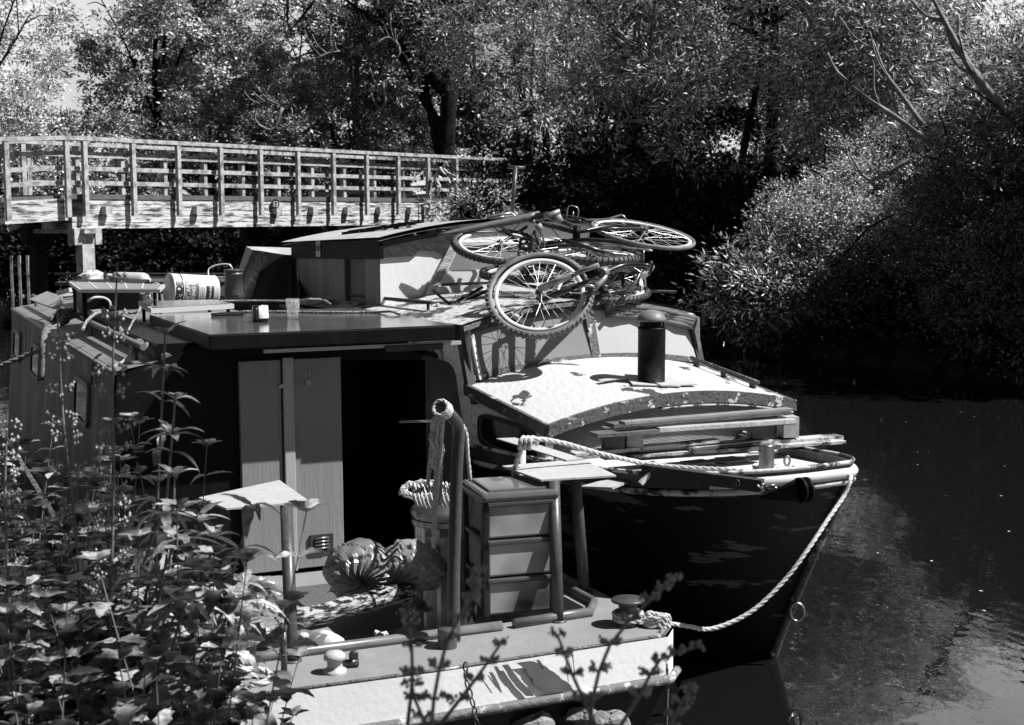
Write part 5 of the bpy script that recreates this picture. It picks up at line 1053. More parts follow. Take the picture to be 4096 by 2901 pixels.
# heavy ropes over the left roof edge
def roofrope(pts, r, lab_, m='ropemid'):
    m_ = MB(); m_.rope(pts, r, steps=.03); tag(m_.build('roof_rope', M[m]), lab_, 'rope', 'ropes over the narrowboat roof edge')
def SP(px, py, z=None): p = N.onu(px, py, -.99); return p
roofrope([D(400, 1245, 9.6), D(330, 1255, 9.0), D(270, 1275, 8.7), D(215, 1300, 8.6), D(175, 1330, 8.5), D(165, 1370, 8.5), D(160, 1400, 8.5), D(120, 1415, 8.6), D(60, 1440, 8.6), D(-40, 1480, 8.6)], .016, 'thick rope from the roof rail running down left to the bank')
roofrope([D(260, 1262, 8.8), D(235, 1300, 8.4), D(190, 1325, 8.3), D(172, 1370, 8.2), D(168, 1450, 8.2), D(165, 1520, 8.2)], .018, 'thick rope hanging straight down the cabin side from the rail knot')
roofrope([D(530, 1390, 6.95), D(520, 1430, 6.9), D(480, 1460, 6.85), D(445, 1478, 6.85), D(432, 1520, 6.9), D(428, 1600, 6.95)], .015, 'pale twisted rope hanging over the near end of the roof', 'rope')
roofrope([D(410, 1412, 7.2), D(385, 1430, 7.2), D(372, 1460, 7.2), D(365, 1540, 7.2)], .008, 'thin dark cord hanging over the roof edge between the windows', 'ropedark')
mb = MB(); kn = D(250, 1270, 8.8)
for k in range(5): mb.rope([kn + Vector((.07 * math.cos(a * 1.3 + k), .05 * math.sin(a + k), .045 * math.sin(a * 1.7 + k))) for a in [j * .7 for j in range(10)]], .015, steps=.03)
tag(mb.build('rope_knot', M['ropedark']), 'big dark knot of rope round the roof rail', 'rope', 'ropes over the narrowboat roof edge')
mb = MB(); a, b = D(545, 1375, 7.0), D(668, 1432, 6.75); P = [a.lerp(b, t / 12) + Vector((0, 0, .006 * math.sin(t * 2))) for t in range(13)]; mb.tube(P, [.024 + .004 * math.sin(t * 1.7) for t in range(13)], 12); tag(mb.build('mossy_pole', M['bark2']), 'short mossy pole lying on the near end of the roof rail', 'pole')
# ================================================================== FOOTBRIDGE
P0 = Vector((-8.72, 29.0, 0)); P1 = Vector((-2.33, 38.0, 0)); bdir = (P1 - P0).normalized(); bl = (P1 - P0).length; bn = Vector((bdir.y, -bdir.x, 0))  # bn: towards the camera side
SPC = bl / 9
class BF:   # bridge frame: along, outward (towards camera), up
    def __call__(s, a, b, z): return P0 + bdir * a + bn * b + Vector((0, 0, z))
G = BF(); WID = 1.75
br = thing('footbridge', 'long wooden footbridge with slatted railings crossing the river behind the boats', 'bridge', (P0.x, P0.y, 2))
RT = 3.86; DK = 2.72
def gb(mb_, a0, a1, b0, b1, z0, z1, mi=0, dz=0.0): mb_.hexa([G(a0, b0, z0), G(a1, b0, z0 + dz), G(a1, b1, z0 + dz), G(a0, b1, z0), G(a0, b0, z1), G(a1, b0, z1 + dz), G(a1, b1, z1 + dz), G(a0, b1, z1)], mi)
NP = 14; END = SPC * 13.6
for side in (0, 1):
    b = 0 if side == 0 else -WID
    for k in range(NP if side == 0 else NP - 1):
        a = k * SPC - (.0 if side == 0 else -.1); mb = MB(); o_ = .085 if side == 0 else -.085
        gb(mb, a - .048, a + .048, b + (.13 if side == 0 else -.13), b + (.22 if side == 0 else -.002), 2.30 if k < 10 else 2.6, RT - .05); mb.build('post', M['rail'], br)
    mb = MB(); gb(mb, -.36, END, b - .02, b + .23 if side == 0 else b + .1, RT - .05, RT + .03); mb.build('handrail', M['rail'], br)
    for z in (3.56, 3.26, 2.97) if side == 0 else (3.62, 3.33, 3.02):
        mb = MB(); gb(mb, -.3, END if side == 0 else END - SPC * 2, b, b + .035, z - .043, z + .043); mb.build('rail_slat', M['rail'], br)
for k in range(5):
    mb = MB(); z0 = 2.04 + k * .125; a0, a1 = (.05 if k > 1 else -.25), SPC * 9.9
    gb(mb, a0, a1, -.01 + .004 * (k % 2), .04 + .006 * (k % 2), z0 + .003, z0 + .122); mb.build('side_beam', M['beam'], br)
mb = MB(); gb(mb, -.3, END, -WID, -.02, 2.60, 2.72); gb(mb, -.3, END, -WID - .1, .06, 2.64, 2.74) ; mb.build('bridge_deck', M['plankdark'], br)
mb = MB(); gb(mb, -.3, SPC * 10, -WID - .05, -WID, 2.04, 2.62); gb(mb, -.3, SPC * 10, -WID * .5, -WID * .5 + .1, 2.04, 2.6); mb.build('side_beam', M['beam'], br)
for k in range(1, 10):
    if k % 1 == 0 and k not in (2, 4): 
        mb = MB(); a = (k - .55) * SPC; gb(mb, a - .08, a + .08, .05, .20, 2.33, 2.50); mb.build('cross_beam_end', M['rail'], br)
# number disc
c = G(4 * SPC + .52, .10, 2.56); mb = MB(); mb.lathe(c, bn, [(0, .0), (.125, 0), (.125, .012), (0, .012)], 28, smooth=False); dsc = mb.build('number_disc', M['ink'], br)
text('53', .17, basis(bdir, Vector((0, 0, 1)), bn, c + bn * .016), M['white'], parent=dsc)
# approach ramp at the left
r2 = Vector((-.62, -.66, 0)).normalized(); R0 = P0 + bdir * -.35
class RF:
    def __call__(s, a, b, z): n2 = Vector((-r2.y, r2.x, 0)) ; n2 = n2 if n2.dot(bn) > 0 else -n2; return R0 + r2 * a + n2 * b + Vector((0, 0, z - .055 * a))
Rr_ = RF()
def rb(mb_, a0, a1, b0, b1, z0, z1): mb_.hexa([Rr_(a0, b0, z0), Rr_(a1, b0, z0), Rr_(a1, b1, z0), Rr_(a0, b1, z0), Rr_(a0, b0, z1), Rr_(a1, b0, z1), Rr_(a1, b1, z1), Rr_(a0, b1, z1)])
for b in (0, -WID):
    for k in range(5):
        mb = MB(); a = .05 + k * 1.28; rb(mb, a - .048, a + .048, b + .13, b + .22, 2.28, RT - .05); mb.build('post', M['rail'], br)
    mb = MB(); rb(mb, -.02, 6.5, b - .02, b + .23, RT - .05, RT + .03); mb.build('handrail', M['rail'], br)
    for z in (3.56, 3.26, 2.97):
        mb = MB(); rb(mb, 0, 6.5, b, b + .035, z - .043, z + .043); mb.build('rail_slat', M['rail'], br)
mb = MB(); rb(mb, 0, 6.5, 0, .05, 2.22, 2.66); mb.build('side_beam', M['beam'], br)
mb = MB(); rb(mb, 0, 6.5, -WID, -.01, 2.62, 2.72); mb.build('bridge_deck', M['plankdark'], br)
# trestles under the bridge
for (a, far) in ((.12, 0), (.12, 1), (SPC * 9.3, 0), (SPC * 9.3, 1), (SPC * 5.2, 1)):
    b = -.05 if not far else -WID + .15; mb = MB(); gb(mb, a - .15, a + .15, b - .12, b + .10, -.5, 2.03); gb(mb, a - .35, a - .17, b - .1, b + .12, 1.72, 2.06); gb(mb, a + .17, a + .33, b - .1, b + .12, 1.72, 2.06); mb.build('trestle_leg', M['rail'] if not far and a < 1 else M['black'], br)  # black legs: the shade below the bridge is put into their colour
mb = MB(); gb(mb, -.08, .3, -WID, .2, 1.95, 2.03); mb.build('trestle_beam', M['rail'], br)
# second, lower footpath railing far behind the bridge end
fn_ = thing('path_fence', 'low wooden path fence seen through the far end of the bridge railings', 'fence', (-5.5, 43, 2.3))
for k in range(7):
    p = D(1360 + 95 * k, 850, 43 - .2 * k); mb = MB(); mb.bar(Vector((p.x, p.y, 1.3)), Vector((p.x, p.y, 2.95 + .04 * k)), .12, .12, (0, 1, 0)); mb.build('post', M['rail'], fn_)
for z in (.0, .35, .7):
    mb = MB(); mb.bar(D(1230, 850 - z * 100, 43), D(1990, 800 - z * 100, 41.6), .05, .12); mb.build('rail_slat', M['wood'], fn_)
# dark fence with posts at the left bank under the ramp
f2_ = thing('bank_fence', 'dark post and rail fence in the shade under the bridge ramp', 'fence', D(80, 1110, 40))
for px in (48, 80, 113, 150):
    p = D(px, 1110, 40); mb = MB(); mb.bar(Vector((p.x, p.y, -.1)), Vector((p.x, p.y, 1.25)), .07, .07, (0, 1, 0)); mb.build('post', M['rail'], f2_)
for z in (.45, .8, 1.15):
    p = D(20, 1100, 40.05); q = D(190, 1100, 40.05); mb = MB(); mb.bar(Vector((p.x, p.y, z)), Vector((q.x, q.y, z)), .05, .06, (0, 1, 0)); mb.build('rail', M['black'], f2_)

# ================================================================== PEOPLE
def person(name, label, loc, hgt_, face, pose, cl, hat=None):
    """a continuous skinned body; clothing, hair and hat are its pieces"""
    r_ = thing(name, label, 'person', loc); k = hgt_ / 1.7; c, s_ = math.cos(face), math.sin(face)
    def Q(p): return Vector((p[0] * c - p[1] * s_, p[0] * s_ + p[1] * c, p[2])) * k
    J = dict(pel=(0, 0, .92), wai=(0, .02, 1.06), che=(0, .03, 1.28), nec=(0, .02, 1.43), hd0=(0, 0, 1.50), hd1=(0, -.01, 1.60), hd2=(0, 0, 1.67), shl=(-.16, .02, 1.38), shr=(.16, .02, 1.38), ell=(-.22, .02, 1.12), elr=(.22, .02, 1.12), wrl=(-.20, -.12, .92), wrr=(.20, -.12, .92), hal=(-.19, -.17, .85), har=(.19, -.17, .85), hil=(-.09, 0, .88), hir=(.09, 0, .88), knl=(-.10, -.02, .49), knr=(.10, -.02, .49), anl=(-.10, .02, .08), anr=(.10, .02, .08), tol=(-.10, -.15, .03), tor=(.10, -.15, .03)); J.update(pose)
    R_ = dict(pel=.13, wai=.115, che=.135, nec=.055, hd0=.075, hd1=.10, hd2=.075, shl=.06, shr=.06, ell=.042, elr=.042, wrl=.028, wrr=.028, hal=.032, har=.032, hil=.09, hir=.09, knl=.058, knr=.058, anl=.04, anr=.04, tol=.035, tor=.035)
    E_ = [('pel', 'wai'), ('wai', 'che'), ('che', 'nec'), ('nec', 'hd0'), ('hd0', 'hd1'), ('hd1', 'hd2'), ('che', 'shl'), ('che', 'shr'), ('shl', 'ell'), ('shr', 'elr'), ('ell', 'wrl'), ('elr', 'wrr'), ('wrl', 'hal'), ('wrr', 'har'), ('pel', 'hil'), ('pel', 'hir'), ('hil', 'knl'), ('hir', 'knr'), ('knl', 'anl'), ('knr', 'anr'), ('anl', 'tol'), ('anr', 'tor')]
    def skin(nm, keys, grow, m, edges=E_, root='pel'):
        ks = [x for x in J if x in keys]; idx = {x: i for i, x in enumerate(ks)}; me = bpy.data.meshes.new(nm)
        extra_v = []; extra_e = []
        if nm == 'body': # fingers: short chains rooted in the palm
            for h, w_ in (('hal', 'wrl'), ('har', 'wrr')):
                d_ = (Vector(J[h]) - Vector(J[w_])).normalized(); sd_ = Vector((1, 0, 0)); n0 = len(ks) + len(extra_v)
                for f in range(5):
                    o_ = sd_ * (-.03 + .015 * f); ln = (.05, .075, .08, .075, .06)[f]; base_i = len(ks) + len(extra_v)
                    extra_v += [(Vector(J[h]) + o_ + d_ * .03, .009), (Vector(J[h]) + o_ * 1.1 + d_ * (.03 + ln * .6), .008), (Vector(J[h]) + o_ * 1.1 + d_ * (.03 + ln) + Vector((0, -.01, -.01)), .006)]
                    extra_e += [(idx[h], base_i), (base_i, base_i + 1), (base_i + 1, base_i + 2)]
        me.from_pydata([Q(J[x]) for x in ks] + [Q(v) for v, _ in extra_v], [(idx[a], idx[b]) for a, b in edges if a in idx and b in idx] + extra_e, [])
        o = bpy.data.objects.new(nm, me); COL.objects.link(o); sk_ = o.modifiers.new('s', 'SKIN'); sl = me.skin_vertices[0].data
        for x, i in idx.items(): rr_ = (R_[x] + grow) * k; sl[i].radius = (rr_, rr_ * (.75 if x in ('pel', 'wai', 'che') else 1)); sl[i].use_root = (x == root)
        for j, (_, rr_) in enumerate(extra_v): sl[len(ks) + j].radius = (rr_ * k, rr_ * k)
        o.modifiers.new('u', 'SUBSURF').levels = 2
        dg = bpy.context.evaluated_depsgraph_get(); m2 = bpy.data.meshes.new_from_object(o.evaluated_get(dg)); bpy.data.objects.remove(o)
        m2.materials.clear(); m2.materials.append(m)
        for p in m2.polygons: p.use_smooth = True
        o = bpy.data.objects.new(nm, m2); COL.objects.link(o); o.parent = r_; return o
    skin('body', list(J), 0, M['skin'])
    skin('shirt', ['wai', 'che', 'shl', 'shr'] + (['ell', 'elr'] if cl.get('sleeves') else []), .014, M[cl['top']], root='che')
    skin('shorts', ['pel', 'wai', 'hil', 'hir'] + (['knl', 'knr'] if cl.get('long') else []), .012, M[cl['bottom']])
    skin('shoes', ['anl', 'tol'], .012, M['clothdark'], root='anl'); skin('shoes', ['anr', 'tor'], .012, M['clothdark'], root='anr')
    hd = Vector(J['hd1']); up_ = (Vector(J['hd2']) - Vector(J['hd0'])).normalized()
    fwd = Vector((0, -1, 0)); fwd = (fwd - up_ * fwd.dot(up_)).normalized(); sd_ = fwd.cross(up_)
    def HP(x, y, z): return r_.location + Q(hd + sd_ * x + fwd * y + up_ * z)
    mb_ = MB(); mb_.grid(lambda a, b: HP(.105 * math.cos(a * 6.283) * math.sin(b * 1.7), -.012 - .11 * math.sin(a * 6.283) * math.sin(b * 1.7) - .02 * b, .115 * math.cos(b * 1.7) + .01), 24, 10); mb_.build('hair' if not hat else 'cap', M[hat or 'clothdark'], r_)
    if hat: mb_ = MB(); mb_.plate([HP(-.07, .07, .045), HP(-.06, .16, .03), HP(.06, .16, .03), HP(.07, .07, .045)], .01 * k); mb_.build('cap_peak', M[hat], r_)
    mb_ = MB()
    for x in (-.032, .032): mb_.lathe(HP(x, .088, .012), Q(fwd), [(0, 0), (.012 * k, .002), (0, .01 * k)], 8)
    mb_.build('eyes', M['ink'], r_)
    mb_ = MB(); mb_.tube([HP(0, .09, .015), HP(0, .118, -.02), HP(0, .1, -.03)], .012 * k, 6)
    for x in (-.1, .1): mb_.lathe(HP(x, .0, -.005), Q(sd_), [(0, -.01 * k), (.02 * k, 0), (.022 * k, .008 * k), (0, .01 * k)], 8)
    mb_.build('nose_and_ears', M['skin'], r_); mb_ = MB(); mb_.bar(HP(-.025, .095, -.055), HP(.025, .095, -.055), .008 * k, .008 * k); mb_.build('mouth', M['clothdark'], r_)
    return r_
lean = dict(pel=(0, .10, .80), hil=(-.09, .1, .77), hir=(.09, .1, .77), wai=(0, .02, .95), che=(0, -.12, 1.12), nec=(0, -.22, 1.22), hd0=(0, -.27, 1.27), hd1=(0, -.33, 1.34), hd2=(0, -.38, 1.40), shl=(-.16, -.16, 1.17), shr=(.16, -.16, 1.17), ell=(-.24, -.32, .98), elr=(.22, -.36, 1.0), wrl=(-.22, -.50, .86), wrr=(.2, -.56, .92), hal=(-.22, -.56, .82), har=(.2, -.62, .90), knl=(-.1, -.14, .45), knr=(.1, .04, .42), anl=(-.1, .0, .08), anr=(.1, .26, .12), tol=(-.1, -.14, .03), tor=(.1, .14, .03))
kp = D(1752, 800, 37.9); person('person', 'person in cap and vest leaning forward at the far end of the bridge', Vector((kp.x, kp.y, 2.745)), 1.12, math.radians(75), lean, dict(top='clothgrey', bottom='cloth'), 'clothgrey')
wp = D(132, 1108, 46); person('person', 'person in pale T-shirt standing behind the fence under the ramp', Vector((wp.x, wp.y, .35)), 1.30, math.radians(20), dict(wrl=(-.22, -.10, .95), hal=(-.21, -.16, .88)), dict(top='cloth', bottom='clothdark', sleeves=True), None)

# ================================================================== DISTANT MOORED BOAT
NBK = Frame((-4.15, 17.6), 0)
fb_ = thing('moored_boat', 'low dark boat moored in the shade beyond the narrowboat roof', 'boat', (-4.6, 22, 0))
F2 = Frame((-4.6, 21.5), -4)
mb = MB(); mb.plate([F2(-2.6, 0, 0), F2(1.6, 0, 0), F2(2.1, .9, 0), F2(1.6, 1.8, 0), F2(-2.6, 1.8, 0)], .75, dirn=(0, 0, 1)); mb.build('hull', M['black'], fb_)
mb = MB(); mb.box(F2, -2.3, 1.2, .2, 1.6, .75, 1.22); mb.build('cabin', M['black'], fb_)
mb = MB(); mb.box(F2, -2.4, 1.3, .1, 1.7, 1.222, 1.27); mb.build('roof', M['steel'], fb_)
mb = MB(); mb.tube([F2(-2.4, .1, 1.40), F2(1.0, .1, 1.38), F2(1.35, .1, 1.26)], .018, 6); mb.tube([F2(-2.4, .3, 1.33), F2(.6, .3, 1.33)], .014, 6)
for x in (-2.2, -1.2, -.2, .8): mb.tube([F2(x, .1, 1.39), F2(x, .1, 1.26)], .012, 5)
mb.build('roof_rail', M['post'], fb_)
for x in (-1.9, -1.0, -.1): mb = MB(); mb.box(F2, x, x + .5, .194, .198, .9, 1.12); mb.build('window', M['darkglass'], fb_)

# ================================================================== TREES
def leaves(name, pts, dirs, L, Wd, m, parent=None, fold=.2, Lvar=.35, face=None):
    n = len(pts); L = L * (1 + Lvar * (RNG.random(n) * 2 - 1)); Wd = Wd * L / L.mean()
    d = dirs / (np.linalg.norm(dirs, axis=1, keepdims=True) + 1e-9); rnd = RNG.normal(size=(n, 3)) if face is None else face + RNG.normal(size=(n, 3)) * .45
    s_ = np.cross(d, rnd); s_ /= (np.linalg.norm(s_, axis=1, keepdims=True) + 1e-9)
    nn = np.cross(s_, d); Lc = L[:, None]; Wc = Wd[:, None]
    v = np.empty((n, 4, 3)); v[:, 0] = pts; v[:, 1] = pts + d * Lc * .45 + s_ * Wc * .5 + nn * Wc * fold * .5; v[:, 2] = pts + d * Lc; v[:, 3] = pts + d * Lc * .45 - s_ * Wc * .5 + nn * Wc * fold * .5
    off = Vector(); q = parent
    while q is not None: off += q.location; q = q.parent
    v -= np.array(off)
    me = bpy.data.meshes.new(name); me.vertices.add(n * 4); me.vertices.foreach_set('co', v.reshape(-1)); me.loops.add(n * 4); me.loops.foreach_set('vertex_index', np.arange(n * 4)); me.polygons.add(n)
    me.polygons.foreach_set('loop_start', np.arange(n) * 4); me.polygons.foreach_set('loop_total', np.full(n, 4)); me.materials.append(m); me.update(calc_edges=True)
    o = bpy.data.objects.new(name, me); COL.objects.link(o); o.parent = parent; return o
def cloud(blobs, n, per=55, cs=.38, droop=.3, up=.15, flat=.6, shell=.55):
    """boughs: clumps of leaves set on the outside of each lobe; in a clump the leaves lie on its upper and outer skin, dark gaps between clumps"""
    vol = np.array([b[1][0] * b[1][1] * b[1][2] for b in blobs]) ** (2 / 3); pr = vol / vol.sum(); P = []; Dd = []; Fc = []
    for b, f in zip(blobs, pr):
        nb_ = n * f; c = np.array(b[0]); r = np.array(b[1]); m_ = max(3, int(nb_ / per)); big = max(2, m_ // 9)
        bd_ = RNG.normal(size=(big, 3)); bd_ /= np.linalg.norm(bd_, axis=1, keepdims=True); bsz = cs * 2.0 * (.6 + .8 * RNG.random(big))
        bc_ = c + bd_ * r * (shell + (1 - shell) * RNG.random(big) ** .6)[:, None]; bi = RNG.integers(0, big, m_)
        off_ = RNG.normal(size=(m_, 3)); off_ /= np.linalg.norm(off_, axis=1, keepdims=True); off_ = off_ + bd_[bi] * .5 + np.array([.15, 0, .45]); off_ /= np.linalg.norm(off_, axis=1, keepdims=True)
        cc = bc_[bi] + off_ * (bsz[bi] * (.55 + .45 * RNG.random(m_)))[:, None] * np.array([1, 1, .75]); sz = cs * .62 * (.5 + RNG.random(m_))
        k = np.repeat(np.arange(m_), per); g = RNG.normal(size=(len(k), 3)); g[:, 2] *= flat; p = cc[k] + g * sz[k][:, None] * .5
        p[:, 2] -= droop * .5 * np.linalg.norm(g[:, :2], axis=1) * sz[k] * .6
        dd = off_[k] * .6 + g * .8 + RNG.normal(size=(len(k), 3)) * .4; dd[:, 2] += up - droop
        P.append(p); Dd.append(dd); Fc.append(off_[k] * .9 + g * .25 + np.array([0, 0, .5]))
    return np.concatenate(P), np.concatenate(Dd), np.concatenate(Fc)
def tree(label, base, hgt_, blobs, n, L=.10, Wd=.05, lm='leaf', tm='trunk', tr=.16, lean=(0, 0), cs=.38, droop=.3, per=55, name='tree', group=None, limbs=7, flat=.6, shell=.55, up=.15, cat='tree'):
    base = Vector(base); r_ = thing(name, label, cat, base, group)
    top = base + Vector((lean[0], lean[1], hgt_)); rr = random.Random(int(abs(base.x * 100 + base.y * 7)))
    tp_ = smooth_path([base - Vector((0, 0, .4)), base.lerp(top, .3) + Vector((rr.uniform(-.2, .2), rr.uniform(-.2, .2), 0)), base.lerp(top, .65) + Vector((rr.uniform(-.3, .3), rr.uniform(-.3, .3), 0)), top], .4)
    mb_ = MB(); mb_.tube(tp_, [tr * (1 - .8 * i / len(tp_)) + .008 for i in range(len(tp_))], 10)
    bl_ = [b for b in blobs]
    for i in range(limbs):
        b = bl_[i % len(bl_)]; s_ = tp_[int(len(tp_) * rr.uniform(.3, .8))]; e = Vector(b[0]) + Vector((rr.uniform(-.6, .6) * b[1][0], rr.uniform(-.6, .6) * b[1][1], rr.uniform(-.3, .8) * b[1][2]))
        mid = s_.lerp(e, .5) + Vector((rr.uniform(-.3, .3), rr.uniform(-.3, .3), rr.uniform(0, .4))); pth = smooth_path([s_, mid, e], .3); mb_.tube(pth, [tr * .38 * (1 - .85 * j / len(pth)) + .005 for j in range(len(pth))], 6)
        for q in range(3):
            s2 = pth[int(len(pth) * rr.uniform(.3, .9))]; e2 = s2 + Vector((rr.uniform(-1, 1), rr.uniform(-1, 1), rr.uniform(-.4, 1))) * .9; pt2 = smooth_path([s2, s2.lerp(e2, .5) + Vector((0, 0, .12)), e2], .25); mb_.tube(pt2, [.02 * (1 - .7 * j / len(pt2)) + .003 for j in range(len(pt2))], 5)
    mb_.build('trunk', M[tm], r_)
    p, d, fc = cloud(blobs, int(n * DENS), per, cs, droop, up, flat, shell); leaves('crown', p, d, L, Wd, M[lm], r_, face=fc); return r_
DENS = 1.0
def lobes(c, r, k, seed, sub=.5):
    rr = random.Random(seed); out_ = [(c, (r[0] * .72, r[1] * .72, r[2] * .72))]
    for i in range(k):
        a = rr.uniform(0, 6.28); e = rr.uniform(-.6, 1.0); q = math.cos(e); s_ = sub * rr.uniform(.7, 1.15)
        out_.append(((c[0] + r[0] * .72 * q * math.cos(a), c[1] + r[1] * .72 * q * math.sin(a), c[2] + r[2] * .72 * math.sin(e)), (r[0] * s_, r[1] * s_, r[2] * s_)))
    return out_
def T(label, px, Y, zc_, r, seed, n, k=9, **kw):
    p = D(px, 900, Y); c = (p.x, Y, zc_); tree(label, (p.x, Y, max(.1, hgt(p.x, Y))), zc_ + r[2] * .5, lobes(c, r, k, seed), n, **kw)
# --- far row behind the bridge
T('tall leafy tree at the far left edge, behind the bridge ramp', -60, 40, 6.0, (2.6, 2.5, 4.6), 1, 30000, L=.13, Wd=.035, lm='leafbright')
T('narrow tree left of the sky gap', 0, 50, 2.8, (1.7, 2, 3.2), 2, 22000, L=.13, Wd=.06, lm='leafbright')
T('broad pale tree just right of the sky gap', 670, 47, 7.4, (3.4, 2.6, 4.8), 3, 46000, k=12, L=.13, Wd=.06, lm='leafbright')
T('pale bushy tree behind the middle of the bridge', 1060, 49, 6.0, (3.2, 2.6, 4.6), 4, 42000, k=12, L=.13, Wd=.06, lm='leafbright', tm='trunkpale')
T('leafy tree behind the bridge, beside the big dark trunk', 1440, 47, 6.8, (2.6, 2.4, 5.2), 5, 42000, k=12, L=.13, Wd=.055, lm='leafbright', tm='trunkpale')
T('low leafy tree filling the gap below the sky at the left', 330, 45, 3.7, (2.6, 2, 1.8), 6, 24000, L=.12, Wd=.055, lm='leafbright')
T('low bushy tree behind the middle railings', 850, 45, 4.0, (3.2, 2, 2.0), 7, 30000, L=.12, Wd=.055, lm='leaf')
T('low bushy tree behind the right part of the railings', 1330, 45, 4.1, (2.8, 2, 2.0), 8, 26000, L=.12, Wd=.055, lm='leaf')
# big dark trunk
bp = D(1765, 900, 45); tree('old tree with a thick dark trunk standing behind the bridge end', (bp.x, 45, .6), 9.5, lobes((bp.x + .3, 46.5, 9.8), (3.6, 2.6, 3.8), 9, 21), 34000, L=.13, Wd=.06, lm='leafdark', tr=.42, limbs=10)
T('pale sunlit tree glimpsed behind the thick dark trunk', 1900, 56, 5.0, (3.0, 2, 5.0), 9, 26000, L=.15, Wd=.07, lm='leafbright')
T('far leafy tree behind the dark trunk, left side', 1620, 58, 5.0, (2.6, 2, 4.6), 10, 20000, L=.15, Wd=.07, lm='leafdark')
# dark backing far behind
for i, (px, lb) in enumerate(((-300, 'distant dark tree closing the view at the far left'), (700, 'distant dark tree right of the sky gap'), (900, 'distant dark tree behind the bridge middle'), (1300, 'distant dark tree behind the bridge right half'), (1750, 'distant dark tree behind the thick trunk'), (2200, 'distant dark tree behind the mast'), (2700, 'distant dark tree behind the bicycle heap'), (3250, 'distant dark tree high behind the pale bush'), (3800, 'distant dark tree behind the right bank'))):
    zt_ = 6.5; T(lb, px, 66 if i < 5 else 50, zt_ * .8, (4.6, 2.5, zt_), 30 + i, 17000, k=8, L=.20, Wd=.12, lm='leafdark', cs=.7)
for px, Y, zc_, r_, lb in ((2470, 37, 3.0, (2.0, 1.3, 1.9), 'thicket coloured black for shade behind the bicycle heap'), (2720, 31, 2.2, (1.9, 1.2, 2.2), 'thicket coloured black for shade right of the bicycle heap'), (3020, 27, 1.3, (1.6, 1.0, 1.5), 'thicket coloured black for shade low over the water behind the chimney')):
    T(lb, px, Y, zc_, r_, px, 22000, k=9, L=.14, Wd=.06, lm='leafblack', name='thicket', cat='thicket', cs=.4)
for i, (px, lb) in enumerate(((-60, 'thicket coloured black for shade under the bridge ramp'), (230, 'thicket coloured black for shade behind the pale trestle leg'), (520, 'thicket coloured black for shade under the bridge near the trestle'), (820, 'thicket coloured black for shade under the middle of the bridge'), (1120, 'thicket coloured black for shade under the right half of the bridge'))):
    T(lb, px, 42.5, 1.0, (1.7, 1.0, 1.15), 70 + i, 13000, k=7, L=.16, Wd=.08, lm='leafblack', name='thicket', cat='thicket', cs=.4)  # the gloom below the bridge is painted into these black leaves
# --- willows on the right bank
kw = dict(L=.14, Wd=.026, lm='willow', droop=.55, cs=.5, per=48)
T('tall willow above the mast at the right end of the bridge', 2100, 41.5, 7.0, (2.1, 2, 3.6), 11, 40000, **kw)
T('willow with pale forked trunk behind the bicycles', 2560, 32, 5.6, (2.6, 2.2, 4.2), 12, 60000, k=12, tm='trunkpale', **kw)
T('dense willow in the middle of the right bank', 3050, 30, 6.4, (2.6, 2.2, 4.0), 13, 60000, k=12, **kw)
T('sunlit willow towards the right edge with long bare branches', 3440, 27.5, 5.6, (1.6, 1.8, 3.1), 14, 56000, k=12, tm='trunkpale', **kw)
T('willow at the far right edge of the picture', 4200, 24.5, 3.9, (1.9, 2.0, 1.6), 15, 44000, k=10, **kw)
T('small willow bush at the end of the bridge railings', 2080, 41.5, 2.6, (1.4, 1.2, 1.3), 16, 20000, L=.12, Wd=.03, lm='willow', droop=.3, name='bush', cat='bush')
T('leafy branchy bush in front of the right bridge end', 1905, 35.5, 2.15, (.7, .7, .62), 17, 5000, L=.13, Wd=.035, lm='willow', droop=.3, name='bush', cat='bush')
# low growth under the willows, its shade put into near-black leaves
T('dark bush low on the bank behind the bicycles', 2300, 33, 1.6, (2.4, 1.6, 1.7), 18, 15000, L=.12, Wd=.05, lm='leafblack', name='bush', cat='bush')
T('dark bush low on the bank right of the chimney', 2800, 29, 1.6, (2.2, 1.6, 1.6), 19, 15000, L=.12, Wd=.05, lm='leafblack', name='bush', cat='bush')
# pale round bushes hanging over the water
def TB(label, px, py, Y, r, seed, n, **kw):
    p = D(px, py, Y); g = hgt(p.x + 1, Y + 1); tree(label, (p.x + .8, Y + .9, max(.1, g)), max(.5, p.z), lobes((p.x, Y, p.z), r, 9, seed), n, name='bush', cat='bush', tr=.07, **kw)
TB('big pale sunlit bush bulging over the water', 3330, 980, 23.5, (1.1, .9, .85), 41, 70000, L=.052, Wd=.024, lm='leafbright', droop=.2, cs=.3)
TB('pale bush above and behind the bulging sunlit bush', 3560, 700, 25, (1.6, 1.2, 1.1), 42, 55000, L=.056, Wd=.024, lm='leafbright', droop=.2, cs=.3)
TB('willow spray bush reaching left over the water by the chimney', 3060, 1190, 22.5, (.65, .6, .36), 43, 5000, L=.12, Wd=.022, lm='willow', droop=.35, cs=.4)
TB('dark bramble bush hanging over the water below the pale bush', 3420, 1200, 22.5, (1.5, 1.0, .9), 44, 40000, L=.055, Wd=.027, lm='leafdim', cs=.35)
TB('dark overhanging bush filling the right edge above the water', 3950, 950, 20.0, (1.6, 1.1, 1.7), 45, 65000, L=.055, Wd=.027, lm='leafdim', cs=.35)
TB('dark bush with bright leaf tips at the right edge near the water', 4060, 1250, 18.6, (1.0, .8, .8), 46, 24000, L=.05, Wd=.025, lm='leafdim', cs=.35)
